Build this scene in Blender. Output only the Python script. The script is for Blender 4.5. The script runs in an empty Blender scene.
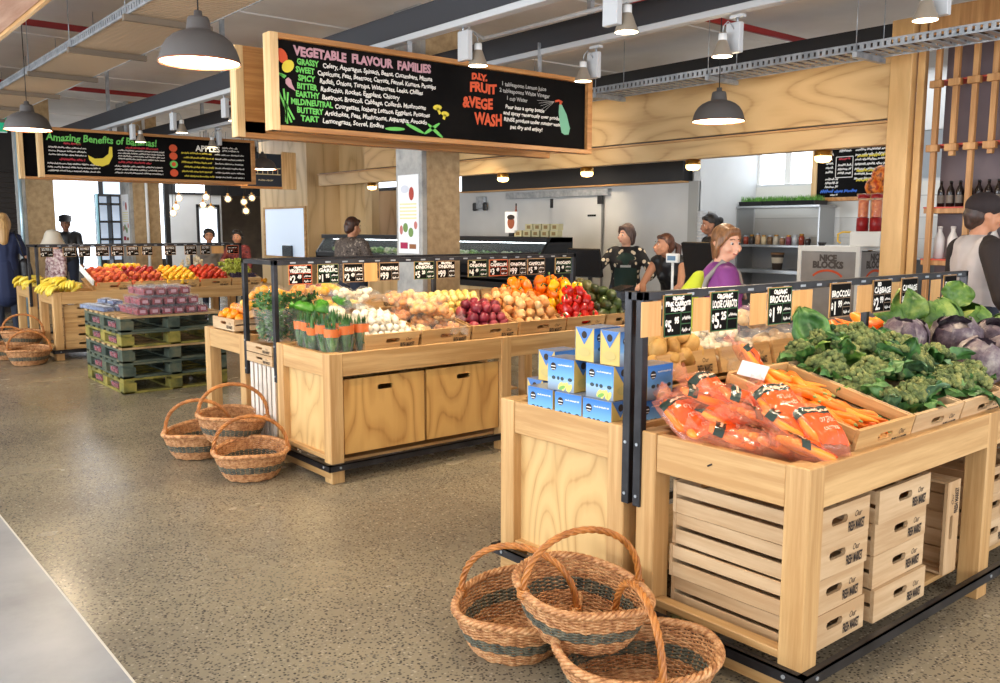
import bpy, bmesh, math, random
from math import sin, cos, pi, radians, sqrt, atan2, floor
from mathutils import Vector, Matrix, Euler, noise

random.seed(7)
SC = bpy.context.scene
COL = SC.collection

# ------------------------------------------------------------------ camera
FPX = 881.34
YAW, PITCH, ROLL = radians(50.5), radians(7.344), radians(0.104)
F_ = Vector((cos(PITCH) * cos(YAW), cos(PITCH) * sin(YAW), -sin(PITCH)))
R_ = Vector((sin(YAW), -cos(YAW), 0))
U_ = R_.cross(F_)
RR = cos(ROLL) * R_ + sin(ROLL) * U_
UU = -sin(ROLL) * R_ + cos(ROLL) * U_
cam_d = bpy.data.cameras.new('camera')
cam = bpy.data.objects.new('camera', cam_d)
COL.objects.link(cam)
cam.matrix_world = Matrix(((RR.x, UU.x, -F_.x, 0), (RR.y, UU.y, -F_.y, 0), (RR.z, UU.z, -F_.z, 1.55), (0, 0, 0, 1)))
cam_d.sensor_width = 36
cam_d.lens = FPX * 36 / 1000
cam_d.clip_start = 0.05
cam_d.clip_end = 200
SC.camera = cam

# ------------------------------------------------------------------ world, exposure
SC.view_settings.view_transform = 'Standard'
SC.view_settings.look = 'None'
SC.view_settings.gamma = 1
SC.view_settings.use_curve_mapping = False
SC.view_settings.exposure = -0.14
W = bpy.data.worlds.new('daylight')
SC.world = W
W.use_nodes = True
wb = W.node_tree.nodes['Background']
wb.inputs[0].default_value = (0.86, 0.93, 1.0, 1)
wb.inputs[1].default_value = 0.95

def light(name, kind, loc, power, color=(1, 1, 1), rot=None, size=None, spot=None, blend=0.6, sizey=None):
    d = bpy.data.lights.new(name, kind)
    d.energy = power
    d.color = color
    o = bpy.data.objects.new(name, d)
    COL.objects.link(o)
    o.location = loc
    if rot: o.rotation_euler = rot
    if kind == 'AREA':
        d.shape = 'RECTANGLE'; d.size = size; d.size_y = sizey or size
    elif kind == 'SPOT':
        d.spot_size = spot; d.spot_blend = blend; d.shadow_soft_size = size or 0.05
    elif kind == 'POINT':
        d.shadow_soft_size = size or 0.1
    return o

WARM = (1.0, 0.80, 0.56)
DAY = (0.86, 0.93, 1.0)
# glazed shop front behind and to the side of the viewer: daylight coming in
light('shopfront_daylight', 'AREA', (-5.2, 7.0, 1.7), 1550, DAY, (0, radians(-134), 0), 2.6, sizey=16)
light('entrance_daylight', 'AREA', (3.0, -5.0, 1.6), 640, (0.97, 0.97, 1.0), (radians(122), 0, 0), 12, sizey=2.4)
# unseen fill lamps added to brighten the kitchen and the cafe behind
light('kitchen_fill', 'AREA', (10.0, 6.0, 3.45), 70, (0.9, 0.95, 1), (0, 0, 0), 1.2, sizey=5)
light('cafe_fill', 'AREA', (6.5, 19.5, 3.4), 180, (0.95, 0.97, 1), (0, 0, 0), 4, sizey=4)

# ------------------------------------------------------------------ materials
def srgb(r, g, b):
    f = lambda c: (c / 255 / 12.92) if c / 255 <= 0.04045 else ((c / 255 + 0.055) / 1.055) ** 2.4
    return (f(r), f(g), f(b), 1)

class NT:
    def __init__(s, name):
        s.m = bpy.data.materials.new(name); s.m.use_nodes = True
        s.t = s.m.node_tree; s.n = s.t.nodes; s.l = s.t.links
        s.b = s.n['Principled BSDF']
    def node(s, kind, **kw):
        x = s.n.new(kind)
        for k, v in kw.items():
            if k.startswith('i_'):
                x.inputs[int(k[2:]) if k[2:].isdigit() else k[2:].replace('_', ' ')].default_value = v
            else: setattr(x, k, v)
        return x
    def link(s, a, b): s.l.new(a, b)
    def ramp(s, fac, stops):
        r = s.node('ShaderNodeValToRGB')
        cr = r.color_ramp
        while len(cr.elements) < len(stops): cr.elements.new(0.5)
        for e, (p, c) in zip(cr.elements, stops): e.position = p; e.color = c
        s.link(fac, r.inputs[0]); return r.outputs[0]
    def coords(s, scale=(1, 1, 1), rnd=True, kind='Object'):
        tc = s.node('ShaderNodeTexCoord'); mp = s.node('ShaderNodeMapping')
        mp.inputs['Scale'].default_value = scale
        s.link(tc.outputs[kind], mp.inputs[0])
        if rnd:
            oi = s.node('ShaderNodeObjectInfo'); mu = s.node('ShaderNodeMath', operation='MULTIPLY'); mu.inputs[1].default_value = 37.0
            s.link(oi.outputs['Random'], mu.inputs[0]); s.link(mu.outputs[0], mp.inputs['Location'])
        return mp.outputs[0]
    def bump(s, h, strength=0.2, dist=0.01):
        b = s.node('ShaderNodeBump'); b.inputs['Strength'].default_value = strength; b.inputs['Distance'].default_value = dist
        s.link(h, b.inputs['Height']); s.link(b.outputs[0], s.b.inputs['Normal'])

def plain(name, col, rough=0.5, metal=0, spec=None, alpha=1, emit=None, es=0, sub=0, trans=0):
    k = NT(name); b = k.b
    b.inputs['Base Color'].default_value = srgb(*col)
    b.inputs['Roughness'].default_value = rough; b.inputs['Metallic'].default_value = metal
    if spec is not None: b.inputs['Specular IOR Level'].default_value = spec
    if alpha < 1: b.inputs['Alpha'].default_value = alpha
    if trans: b.inputs['Transmission Weight'].default_value = trans
    if emit: b.inputs['Emission Color'].default_value = srgb(*emit); b.inputs['Emission Strength'].default_value = es
    if sub: b.inputs['Subsurface Weight'].default_value = sub; b.inputs['Subsurface Radius'].default_value = (0.02, 0.01, 0.005)
    return k.m

def wood(name, c1, c2, axis, rough=0.5, fine=26, rnd=True):
    k = NT(name)
    sc = [fine] * 3; sc[axis] = 1.3
    co = k.coords(sc, rnd)
    n1 = k.node('ShaderNodeTexNoise', i_2=1.0, i_3=5.0, i_4=0.65); k.link(co, n1.inputs['Vector'])
    sc2 = [5.0] * 3; sc2[axis] = 0.7
    n2 = k.node('ShaderNodeTexNoise', i_2=1.0, i_3=2.0); k.link(k.coords(sc2, rnd), n2.inputs['Vector'])
    mu = k.node('ShaderNodeMath', operation='MULTIPLY'); mu.inputs[1].default_value = 9; k.link(n2.outputs[0], mu.inputs[0])
    si = k.node('ShaderNodeMath', operation='SINE'); k.link(mu.outputs[0], si.inputs[0])
    ad = k.node('ShaderNodeMath', operation='MULTIPLY_ADD'); ad.inputs[1].default_value = 0.12; k.link(si.outputs[0], ad.inputs[0]); k.link(n1.outputs[0], ad.inputs[2])
    c = k.ramp(ad.outputs[0], [(0.3, srgb(*c2)), (0.62, srgb(*c1))])
    k.link(c, k.b.inputs['Base Color']); k.b.inputs['Roughness'].default_value = rough
    k.bump(n1.outputs[0], 0.12, 0.004)
    return k.m

def ply(name, c1, c2, axis=2, rings=7, scale=1.0, rough=0.45):
    k = NT(name)
    sc = [2.2 * scale] * 3; sc[axis] = 0.62 * scale
    n = k.node('ShaderNodeTexNoise', i_2=1.0, i_3=1.5, i_4=0.4); k.link(k.coords(sc), n.inputs['Vector'])
    mu = k.node('ShaderNodeMath', operation='MULTIPLY'); mu.inputs[1].default_value = rings; k.link(n.outputs[0], mu.inputs[0])
    fr = k.node('ShaderNodeMath', operation='FRACT'); k.link(mu.outputs[0], fr.inputs[0])
    pp = k.node('ShaderNodeMath', operation='PINGPONG'); pp.inputs[1].default_value = 0.5; k.link(fr.outputs[0], pp.inputs[0])
    sc2 = [40] * 3; sc2[axis] = 3
    f = k.node('ShaderNodeTexNoise', i_2=1.0, i_3=3.0); k.link(k.coords(sc2), f.inputs['Vector'])
    ad = k.node('ShaderNodeMath', operation='MULTIPLY_ADD'); ad.inputs[1].default_value = 0.25; k.link(f.outputs[0], ad.inputs[0]); k.link(pp.outputs[0], ad.inputs[2])
    c = k.ramp(ad.outputs[0], [(0.08, srgb(*c2)), (0.22, srgb(*[(a * 2 + b) / 3 for a, b in zip(c1, c2)])), (0.5, srgb(*c1))])
    k.link(c, k.b.inputs['Base Color']); k.b.inputs['Roughness'].default_value = rough
    return k.m

def mottled(name, cols, scale=8, rough=0.5, detail=3, bump=0, bscale=None, stops=None, dist=0.004, sub=0, spec=None, rnd=True, kind='Object'):
    k = NT(name)
    n = k.node('ShaderNodeTexNoise', i_2=scale, i_3=detail, i_4=0.6); k.link(k.coords(rnd=rnd, kind=kind), n.inputs['Vector'])
    st = stops or [0.35 + 0.3 * i / max(1, len(cols) - 1) for i in range(len(cols))]
    k.link(k.ramp(n.outputs[0], [(p, srgb(*c)) for p, c in zip(st, cols)]), k.b.inputs['Base Color'])
    k.b.inputs['Roughness'].default_value = rough
    if spec is not None: k.b.inputs['Specular IOR Level'].default_value = spec
    if sub: k.b.inputs['Subsurface Weight'].default_value = sub; k.b.inputs['Subsurface Radius'].default_value = (0.02, 0.01, 0.005)
    if bump:
        n2 = k.node('ShaderNodeTexNoise', i_2=bscale or scale * 4, i_3=2.0); k.link(k.coords(rnd=rnd, kind=kind), n2.inputs['Vector'])
        k.bump(n2.outputs[0], bump, dist)
    return k.m

def varied(name, stops, scale=6, rough=0.4, mix=0.5, spec=None, sub=0):
    """each object takes its own tone from the ramp, plus a little mottling on its skin"""
    k = NT(name)
    oi = k.node('ShaderNodeObjectInfo')
    n = k.node('ShaderNodeTexNoise', i_2=scale, i_3=2.0); k.link(k.coords(), n.inputs['Vector'])
    a = k.node('ShaderNodeMath', operation='MULTIPLY'); a.inputs[1].default_value = 1 - mix; k.link(oi.outputs['Random'], a.inputs[0])
    b = k.node('ShaderNodeMath', operation='MULTIPLY_ADD'); b.inputs[1].default_value = mix; k.link(n.outputs[0], b.inputs[0]); k.link(a.outputs[0], b.inputs[2])
    k.link(k.ramp(b.outputs[0], [(p, srgb(*c)) for p, c in stops]), k.b.inputs['Base Color'])
    k.b.inputs['Roughness'].default_value = rough
    if spec is not None: k.b.inputs['Specular IOR Level'].default_value = spec
    if sub: k.b.inputs['Subsurface Weight'].default_value = sub; k.b.inputs['Subsurface Radius'].default_value = (0.01, 0.006, 0.003)
    return k.m

M = {}
PALE1, PALE2 = (214, 174, 118), (182, 138, 84)
for i, ax in enumerate('xyz'):
    M['pine_' + ax] = wood('pine_' + ax, PALE1, PALE2, i)
    M['crate_' + ax] = wood('crate_wood_' + ax, (212, 182, 142), (184, 148, 106), i, 0.6, 20)
    M['slatwood_' + ax] = wood('slat_wood_' + ax, (205, 160, 104), (170, 124, 74), i)
M['ply'] = ply('plywood', (218, 180, 120), (186, 142, 86), 2, 16, 1.3)
M['ply_draw'] = ply('drawer_plywood', (216, 166, 94), (176, 122, 58), 2, 10, 1.5)
M['ply_big'] = ply('bulkhead_plywood', (212, 176, 122), (178, 138, 86), 1, 12, 0.7)
M['ply_vert'] = ply('wall_plywood', (222, 190, 140), (186, 148, 98), 2, 6, 0.6)
M['frame'] = wood('sign_frame_wood', (206, 150, 90), (168, 114, 62), 0, 0.45)
M['card_edge'] = plain('card_edge_brown', (122, 98, 76), 0.6)
M['whitewood'] = wood('whitish_crate_wood', (232, 222, 210), (206, 192, 176), 2, 0.6, 20)
M['framez'] = wood('sign_frame_wood_upright', (236, 204, 154), (204, 164, 110), 2, 0.45)
M['card_wood'] = wood('blank_card_wood', (220, 170, 108), (198, 146, 84), 2, 0.5)
M['steel'] = mottled('black_steel', [(46, 45, 47), (66, 65, 68)], 6, 0.38, 3)
for _m in ('steel',): M[_m].node_tree.nodes['Principled BSDF'].inputs['Metallic'].default_value = 0.7
M['galv'] = mottled('galvanised_metal', [(150, 156, 162), (186, 190, 194)], 12, 0.4, 3)
M['galv'].node_tree.nodes['Principled BSDF'].inputs['Metallic'].default_value = 0.6
M['stainless'] = plain('stainless_steel', (176, 178, 180), 0.3, 0.9)
M['black'] = plain('black_paint', (26, 26, 28), 0.45)
M['beam'] = plain('slate_beam_paint', (44, 45, 50), 0.5)
M['blackboard'] = mottled('blackboard', [(12, 11, 11), (20, 18, 17)], 3, 0.9, 4, spec=0.1)
M['chalk'] = plain('white_chalk', (232, 228, 220), 0.9)
M['chalk_grey'] = plain('grey_chalk', (170, 168, 164), 0.9)
M['chalk_pink'] = plain('pink_chalk', (196, 150, 160), 0.9)
M['chalk_green'] = plain('green_chalk', (112, 200, 96), 0.9)
M['chalk_red'] = plain('red_chalk', (214, 88, 52), 0.9)
M['chalk_rose'] = plain('rose_chalk', (200, 60, 70), 0.9)
M['chalk_yellow'] = plain('yellow_chalk', (226, 206, 70), 0.9)
M['chalk_dkgreen'] = plain('dark_green_chalk', (56, 98, 62), 0.9)
M['chalk_blue'] = plain('blue_chalk', (70, 120, 220), 0.9)
M['ink'] = plain('stencil_ink', (46, 36, 30), 0.8)
M['white'] = plain('white_paint', (236, 236, 232), 0.5)
M['white_gloss'] = plain('white_lamp_body', (190, 192, 194), 0.35)
M['lampgrey'] = plain('grey_lamp_enamel', (84, 80, 78), 0.55)
M['lampin'] = plain('lit_lamp_inside', (255, 250, 235), 0.5, emit=(255, 244, 220), es=5)
M['spotin'] = plain('lit_spot_lens', (255, 250, 235), 0.5, emit=(255, 236, 196), es=9)
M['bulb'] = plain('warm_bulb', (255, 220, 160), 0.4, emit=(255, 206, 130), es=7)
M['brass'] = plain('brass', (176, 130, 60), 0.3, 0.9)
M['redpipe'] = plain('red_pipe_paint', (150, 30, 28), 0.45)
M['concrete'] = mottled('grey_concrete', [(140, 138, 134), (166, 163, 157), (184, 180, 172)], 5, 0.8, 8, 0.3, 60)
M['concrete_tan'] = mottled('tan_concrete', [(164, 136, 98), (180, 152, 112), (192, 164, 124)], 14, 0.85, 10, 0.4, 60)
M['shutter'] = plain('dark_shutter', (34, 28, 25), 0.6)
M['pallet_g'] = mottled('green_pallet_wood', [(46, 58, 50), (72, 82, 68), (100, 98, 74)], 5, 0.8, 6)
M['pallet_y'] = mottled('yellow_pallet_wood', [(78, 78, 38), (128, 118, 48), (152, 136, 64)], 5, 0.8, 6)
M['pallet_t'] = mottled('bare_pallet_board', [(150, 118, 78), (190, 158, 112)], 5, 0.8, 6)
M['clear'] = plain('clear_plastic', (235, 240, 245), 0.12, alpha=0.10, spec=1.0)
M['film'] = plain('crinkled_film', (240, 236, 232), 0.12, alpha=0.10, spec=1.0)
M['glass'] = plain('glass_pane', (220, 235, 240), 0.05, alpha=0.06, spec=0.8)
M['navy'] = plain('navy_laminate', (46, 58, 78), 0.4)
M['paper'] = plain('white_paper', (240, 240, 240), 0.7)
M['screen'] = plain('dark_screen', (22, 24, 26), 0.25)
M['daylit'] = plain('daylit_glass', (240, 246, 255), 0.5, emit=(232, 242, 255), es=2.6)
M['daylit_soft'] = plain('daylit_glass_soft', (200, 212, 225), 0.5, emit=(190, 205, 225), es=0.8)
M['soil'] = plain('dark_soil', (40, 32, 26), 0.9)

def floor_mat():
    k = NT('polished_aggregate_concrete')
    co = k.coords((1, 1, 1), False)
    n1 = k.node('ShaderNodeTexNoise', i_2=0.9, i_3=5.0, i_4=0.6); k.link(co, n1.inputs['Vector'])
    base = k.ramp(n1.outputs[0], [(0.34, srgb(120, 111, 95)), (0.6, srgb(148, 136, 112))])
    v = k.node('ShaderNodeTexVoronoi', i_2=78.0); k.link(co, v.inputs['Vector'])
    nn = k.node('ShaderNodeTexNoise', i_2=150.0, i_3=1.0); k.link(co, nn.inputs['Vector'])
    sp = k.node('ShaderNodeSeparateColor'); k.link(v.outputs['Color'], sp.inputs[0])
    # chips: only some cells hold a dark stone
    lt = k.node('ShaderNodeMath', operation='LESS_THAN'); lt.inputs[1].default_value = 0.88; k.link(sp.outputs[0], lt.inputs[0])
    ad = k.node('ShaderNodeMath', operation='MULTIPLY_ADD'); ad.inputs[1].default_value = 0.35; k.link(nn.outputs[0], ad.inputs[0]); k.link(v.outputs['Distance'], ad.inputs[2])
    ds = k.node('ShaderNodeMapRange', i_1=0.54, i_2=0.64, i_3=1.0, i_4=0.0); k.link(ad.outputs[0], ds.inputs[0])
    mu = k.node('ShaderNodeMath', operation='MULTIPLY'); k.link(lt.outputs[0], mu.inputs[0]); k.link(ds.outputs[0], mu.inputs[1])
    chip = k.ramp(sp.outputs[1], [(0.0, srgb(62, 57, 52)), (0.6, srgb(98, 90, 78)), (1.0, srgb(172, 160, 138))])
    mx = k.node('ShaderNodeMix', data_type='RGBA'); k.link(mu.outputs[0], mx.inputs[0]); k.link(base, mx.inputs[6]); k.link(chip, mx.inputs[7])
    k.link(mx.outputs[2], k.b.inputs['Base Color'])
    rr = k.ramp(n1.outputs[0], [(0.3, (0.2, 0.2, 0.2, 1)), (0.7, (0.3, 0.3, 0.3, 1))]); k.link(rr, k.b.inputs['Roughness'])
    k.b.inputs['Specular IOR Level'].default_value = 0.4
    return k.m
M['floor'] = floor_mat()
M['floor_plain'] = mottled('smooth_pale_concrete', [(132, 133, 134), (152, 152, 152), (164, 164, 163)], 1.6, 0.32, 8, rnd=False)

def tile_mat(name, c1, c2, sx, sy, rot=None):
    k = NT(name)
    tc = k.node('ShaderNodeTexCoord'); mp = k.node('ShaderNodeMapping'); k.link(tc.outputs['Object'], mp.inputs[0])
    if rot: mp.inputs['Rotation'].default_value = rot
    b = k.node('ShaderNodeTexBrick'); k.link(mp.outputs[0], b.inputs[0])
    b.inputs['Color1'].default_value = srgb(*c1); b.inputs['Color2'].default_value = srgb(*c2); b.inputs['Mortar'].default_value = srgb(176, 174, 168)
    b.inputs['Scale'].default_value = 1; b.inputs['Brick Width'].default_value = sx; b.inputs['Row Height'].default_value = sy; b.inputs['Mortar Size'].default_value = 0.005
    k.link(b.outputs[0], k.b.inputs['Base Color']); k.b.inputs['Roughness'].default_value = 0.25
    return k.m
M['tiles'] = tile_mat('glazed_wall_tiles', (226, 224, 216), (198, 196, 190), 0.26, 0.13, (pi / 2, 0, pi / 2))

# ------------------------------------------------------------------ mesh builder
class MB:
    def __init__(s): s.v = []; s.f = []; s.mi = []; s.sm = []; s.cur = 0; s.mats = []; s.smooth = False; s.X = None
    def use(s, mat):
        if mat not in s.mats: s.mats.append(mat)
        s.cur = s.mats.index(mat); return s
    def add(s, vs, fs, smooth=None):
        o = len(s.v)
        if s.X is not None: vs = [s.X @ Vector(p) for p in vs]
        s.v.extend([tuple(p) for p in vs])
        for f in fs: s.f.append([i + o for i in f]); s.mi.append(s.cur); s.sm.append(s.smooth if smooth is None else smooth)
        return s
    def box(s, x0, y0, z0, x1, y1, z1, b=0.0):
        if b <= 0:
            vs = [(x, y, z) for x in (x0, x1) for y in (y0, y1) for z in (z0, z1)]
            return s.add(vs, [(0, 1, 3, 2), (4, 6, 7, 5), (0, 4, 5, 1), (2, 3, 7, 6), (0, 2, 6, 4), (1, 5, 7, 3)], False)
        lo = (x0, y0, z0); hi = (x1, y1, z1); idx = {}; vs = []
        for cx in (0, 1):
            for cy in (0, 1):
                for cz in (0, 1):
                    c = (cx, cy, cz)
                    for a in range(3):
                        p = []
                        for d in range(3):
                            e = hi[d] if c[d] else lo[d]
                            if d != a: e += -b if c[d] else b
                            p.append(e)
                        idx[(c, a)] = len(vs); vs.append(p)
        fs = []
        for a in range(3):
            u, w = [(1, 2), (2, 0), (0, 1)][a]
            for sd in (0, 1):
                q = []
                for (p, r) in ((0, 0), (1, 0), (1, 1), (0, 1)):
                    c = [0, 0, 0]; c[a] = sd; c[u] = p; c[w] = r; q.append(idx[(tuple(c), a)])
                fs.append(q if sd else q[::-1])
        for a in range(3):
            u, w = [(1, 2), (2, 0), (0, 1)][a]
            for p in (0, 1):
                for r in (0, 1):
                    c0 = [0, 0, 0]; c0[u] = p; c0[w] = r; c1 = list(c0); c1[a] = 1
                    q = [idx[(tuple(c0), u)], idx[(tuple(c1), u)], idx[(tuple(c1), w)], idx[(tuple(c0), w)]]
                    fs.append(q if (p ^ r) else q[::-1])
        for c in [(i, j, k) for i in (0, 1) for j in (0, 1) for k in (0, 1)]:
            q = [idx[(c, 0)], idx[(c, 1)], idx[(c, 2)]]
            fs.append(q if (sum(c) % 2) else q[::-1])
        return s.add(vs, fs, False)
    def grid(s, rows, closed_u=False, closed_v=False, smooth=True):
        n = len(rows); m = len(rows[0]); vs = [p for r in rows for p in r]; fs = []
        for i in range(n if closed_v else n - 1):
            for j in range(m if closed_u else m - 1):
                a = i * m + j; b = i * m + (j + 1) % m; c = ((i + 1) % n) * m + (j + 1) % m; d = ((i + 1) % n) * m + j
                fs.append((a, b, c, d))
        return s.add(vs, fs, smooth)
    def lathe(s, prof, n=20, c=(0, 0, 0), smooth=True, wob=None, axis=2):
        rows = []
        for (r, z) in prof:
            row = []
            for k in range(n):
                a = 2 * pi * k / n
                rr = r * (wob(a, z) if wob else 1)
                p = (rr * cos(a), rr * sin(a), z)
                if axis == 0: p = (p[2], p[0], p[1])
                elif axis == 1: p = (p[1], p[2], p[0])
                row.append((c[0] + p[0], c[1] + p[1], c[2] + p[2]))
            rows.append(row)
        s.grid(rows, True, False, smooth)
        return s
    def tube(s, pts, r, n=8, closed=False, cap=True, smooth=True):
        pts = [Vector(p) for p in pts]; N = len(pts)
        rs = r if isinstance(r, (list, tuple)) else [r] * N
        rows = []; up = None
        for i in range(N):
            if closed: t = pts[(i + 1) % N] - pts[i - 1]
            else: t = pts[min(i + 1, N - 1)] - pts[max(i - 1, 0)]
            if t.length < 1e-9: t = Vector((0, 0, 1))
            t.normalize()
            if up is None:
                up = Vector((0, 0, 1)) if abs(t.z) < 0.9 else Vector((1, 0, 0))
            u = up - t * up.dot(t)
            if u.length < 1e-6: u = t.orthogonal()
            u.normalize(); w = t.cross(u); up = u
            rows.append([pts[i] + rs[i] * (cos(2 * pi * k / n) * u + sin(2 * pi * k / n) * w) for k in range(n)])
        s.grid(rows, True, closed, smooth)
        if cap and not closed:
            o = len(s.v) - N * n
            s.f.append([o + k for k in range(n)][::-1]); s.mi.append(s.cur); s.sm.append(False)
            s.f.append([o + (N - 1) * n + k for k in range(n)]); s.mi.append(s.cur); s.sm.append(False)
        return s
    def cyl(s, a, b, r, n=12): return s.tube([a, b], r, n)
    def ball(s, c, r, n=12, m=8, sc=(1, 1, 1), dis=None):
        rows = []
        for i in range(m + 1):
            th = pi * i / m
            row = []
            for j in range(n):
                ph = 2 * pi * j / n
                d = Vector((sin(th) * cos(ph), sin(th) * sin(ph), cos(th)))
                rr = r * (dis(d) if dis else 1)
                row.append((c[0] + d.x * rr * sc[0], c[1] + d.y * rr * sc[1], c[2] + d.z * rr * sc[2]))
            rows.append(row[::-1])
        return s.grid(rows, True, False, True)
    def prism(s, poly, z0, z1, axis=2):
        """poly in the plane across axis, extruded between z0 and z1"""
        n = len(poly)
        def P(u, v, w): return (u, v, w) if axis == 2 else ((w, u, v) if axis == 0 else (u, w, v))
        vs = [P(u, v, z0) for u, v in poly] + [P(u, v, z1) for u, v in poly]
        fs = [list(range(n))[::-1], [n + i for i in range(n)]] + [(i, (i + 1) % n, n + (i + 1) % n, n + i) for i in range(n)]
        return s.add(vs, fs, False)
    def mesh(s, name):
        me = bpy.data.meshes.new(name)
        me.from_pydata(s.v, [], s.f)
        for m in s.mats: me.materials.append(m)
        me.polygons.foreach_set('material_index', s.mi)
        me.polygons.foreach_set('use_smooth', s.sm)
        me.update(); return me
    def build(s, name, parent=None, loc=None, mat=None):
        if mat is not None: s.mats = [mat]; s.mi = [0] * len(s.f)
        o = bpy.data.objects.new(name, s.mesh(name)); COL.objects.link(o)
        if parent is not None: o.parent = parent
        if loc is not None: o.location = loc
        return o

def mb(mat=None):
    b = MB()
    if mat is not None: b.use(M[mat] if isinstance(mat, str) else mat)
    return b

def thing(name, label, cat, loc=(0, 0, 0), rot=(0, 0, 0), group=None):
    o = bpy.data.objects.new(name, None); COL.objects.link(o); o.location = loc; o.rotation_euler = rot
    o.empty_display_size = 0.1
    o['label'] = label; o['category'] = cat
    if group: o['group'] = group
    return o

def tag(o, label, cat, group=None):
    o['label'] = label; o['category'] = cat
    if group: o['group'] = group
    return o

def struct(o): o['kind'] = 'structure'; return o

def dup(root, loc=None, rot=None, label=None, group=None, scale=None, parent=None):
    r = root.copy(); COL.objects.link(r)
    if parent is not None: r.parent = parent
    if loc is not None: r.location = loc
    if rot is not None: r.rotation_euler = rot
    if scale is not None: r.scale = scale if isinstance(scale, (tuple, list, Vector)) else (scale,) * 3
    if label: r['label'] = label
    if group: r['group'] = group
    for ch in list(root.children): dup(ch, parent=r)
    return r

def delete_tree(o):
    for c in list(o.children): delete_tree(c)
    bpy.data.objects.remove(o)

_TXT = {}
def text_data(s, size=1.0, align='LEFT', bold=0.0, spacing=1.0):
    key = (s, size, align, bold, spacing)
    if key in _TXT: return _TXT[key]
    cu = bpy.data.curves.new('t', 'FONT'); cu.body = s; cu.size = size; cu.align_x = align; cu.offset = bold; cu.space_character = spacing; cu.resolution_u = 2
    o = bpy.data.objects.new('t', cu); COL.objects.link(o)
    dg = bpy.context.evaluated_depsgraph_get(); dg.update()
    me = o.evaluated_get(dg).to_mesh()
    vs = [tuple(v.co) for v in me.vertices]; fs = [list(p.vertices) for p in me.polygons]
    o.evaluated_get(dg).to_mesh_clear()
    bpy.data.objects.remove(o); bpy.data.curves.remove(cu)
    _TXT[key] = (vs, fs); return _TXT[key]

def put_text(b, s, size, u, v, place, align='LEFT', bold=0.0, sx=1.0, wob=0.0, slant=0.0, spacing=1.0):
    """place(u, v) -> 3D point on the board's face; lettering is laid on the surface"""
    vs, fs = text_data(s, size, align, bold, spacing)
    out = []
    for (x, y, z) in vs:
        yy = y + wob * sin(x * 9.0 / max(size, 1e-3) * 0.35 + u * 7); xx = x * sx + slant * y
        out.append(place(u + xx, v + yy))
    b.add(out, fs, False)

def squiggle(b, u, v, w, h, place, th, seed=0, words=True):
    """an illegible handwritten line"""
    rnd = random.Random(seed); x = u; 
    while x < u + w:
        wl = rnd.uniform(2.0, 5.5) * h
        x2 = min(x + wl, u + w); n = max(3, int((x2 - x) / (h * 0.28)))
        pts = [(x + (x2 - x) * i / n, v + (h * rnd.uniform(0.45, 1.0) if i % 2 else h * rnd.uniform(-0.1, 0.2))) for i in range(n + 1)]
        for (a, c), (d, e) in zip(pts, pts[1:]):
            dx, dy = d - a, e - c; L = sqrt(dx * dx + dy * dy) or 1; nx, ny = -dy / L * th / 2, dx / L * th / 2
            b.add([place(a + nx, c + ny), place(a - nx, c - ny), place(d - nx, e - ny), place(d + nx, e + ny)], [(0, 1, 2, 3)], False)
        x = x2 + h * 0.45

def stroke(b, pts, th, place):
    for (a, c), (d, e) in zip(pts, pts[1:]):
        dx, dy = d - a, e - c; L = sqrt(dx * dx + dy * dy) or 1; nx, ny = -dy / L * th / 2, dx / L * th / 2
        b.add([place(a + nx, c + ny), place(a - nx, c - ny), place(d - nx, e - ny), place(d + nx, e + ny)], [(0, 1, 2, 3)], False)

def blob2d(b, poly, place):
    b.add([place(u, v) for u, v in poly], [list(range(len(poly)))], False)

def ell(u, v, a, c, n=20, rot=0):
    return [(u + a * cos(t) * cos(rot) - c * sin(t) * sin(rot), v + a * cos(t) * sin(rot) + c * sin(t) * cos(rot)) for t in [2 * pi * i / n for i in range(n)]]

def holed_panel(b, w, h, t, hw, hh, cu, cv, rounded=True, n=28):
    """panel in the local XZ plane (x 0..w, z 0..h, y 0..t) with a slotted hand hole through it"""
    inner = []; outer = []
    r = hh / 2
    angs = [2 * pi * i / n + 0.001 for i in range(n)]
    for cxn, czn in ((0, 0), (1, 0), (1, 1), (0, 1)):
        angs.append(atan2((h if czn else 0) - cv, (w if cxn else 0) - cu) % (2 * pi))
    angs.sort()
    for a in angs:
        dx, dz = cos(a), sin(a)
        t1 = min([((w - cu) / dx if dx > 0 else -cu / dx) if abs(dx) > 1e-9 else 1e9, ((h - cv) / dz if dz > 0 else -cv / dz) if abs(dz) > 1e-9 else 1e9])
        outer.append((cu + dx * t1, cv + dz * t1))
        ex, ez = hw / 2, hh / 2
        t2 = min(ex / abs(dx) if abs(dx) > 1e-9 else 1e9, ez / abs(dz) if abs(dz) > 1e-9 else 1e9)
        px, pz = dx * t2, dz * t2
        if rounded:
            cxr = ex - r
            if abs(px) > cxr:
                sgn = 1 if px > 0 else -1
                # intersect ray with end circle
                A = 1.0; B = -2 * dx * sgn * cxr; C = cxr * cxr - r * r; D = max(0, B * B - 4 * C)
                t2 = (-B + sqrt(D)) / 2; px, pz = dx * t2, dz * t2
        inner.append((cu + px, cv + pz))
    m = len(angs)
    vs = [(x, 0, z) for x, z in outer] + [(x, 0, z) for x, z in inner] + [(x, t, z) for x, z in outer] + [(x, t, z) for x, z in inner]
    fs = []
    for i in range(m):
        j = (i + 1) % m
        fs += [(i, j, m + j, m + i), (2 * m + j, 2 * m + i, 3 * m + i, 3 * m + j), (j, i, 2 * m + i, 2 * m + j), (m + i, m + j, 3 * m + j, 3 * m + i)]
    b.add(vs, fs, False)

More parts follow.
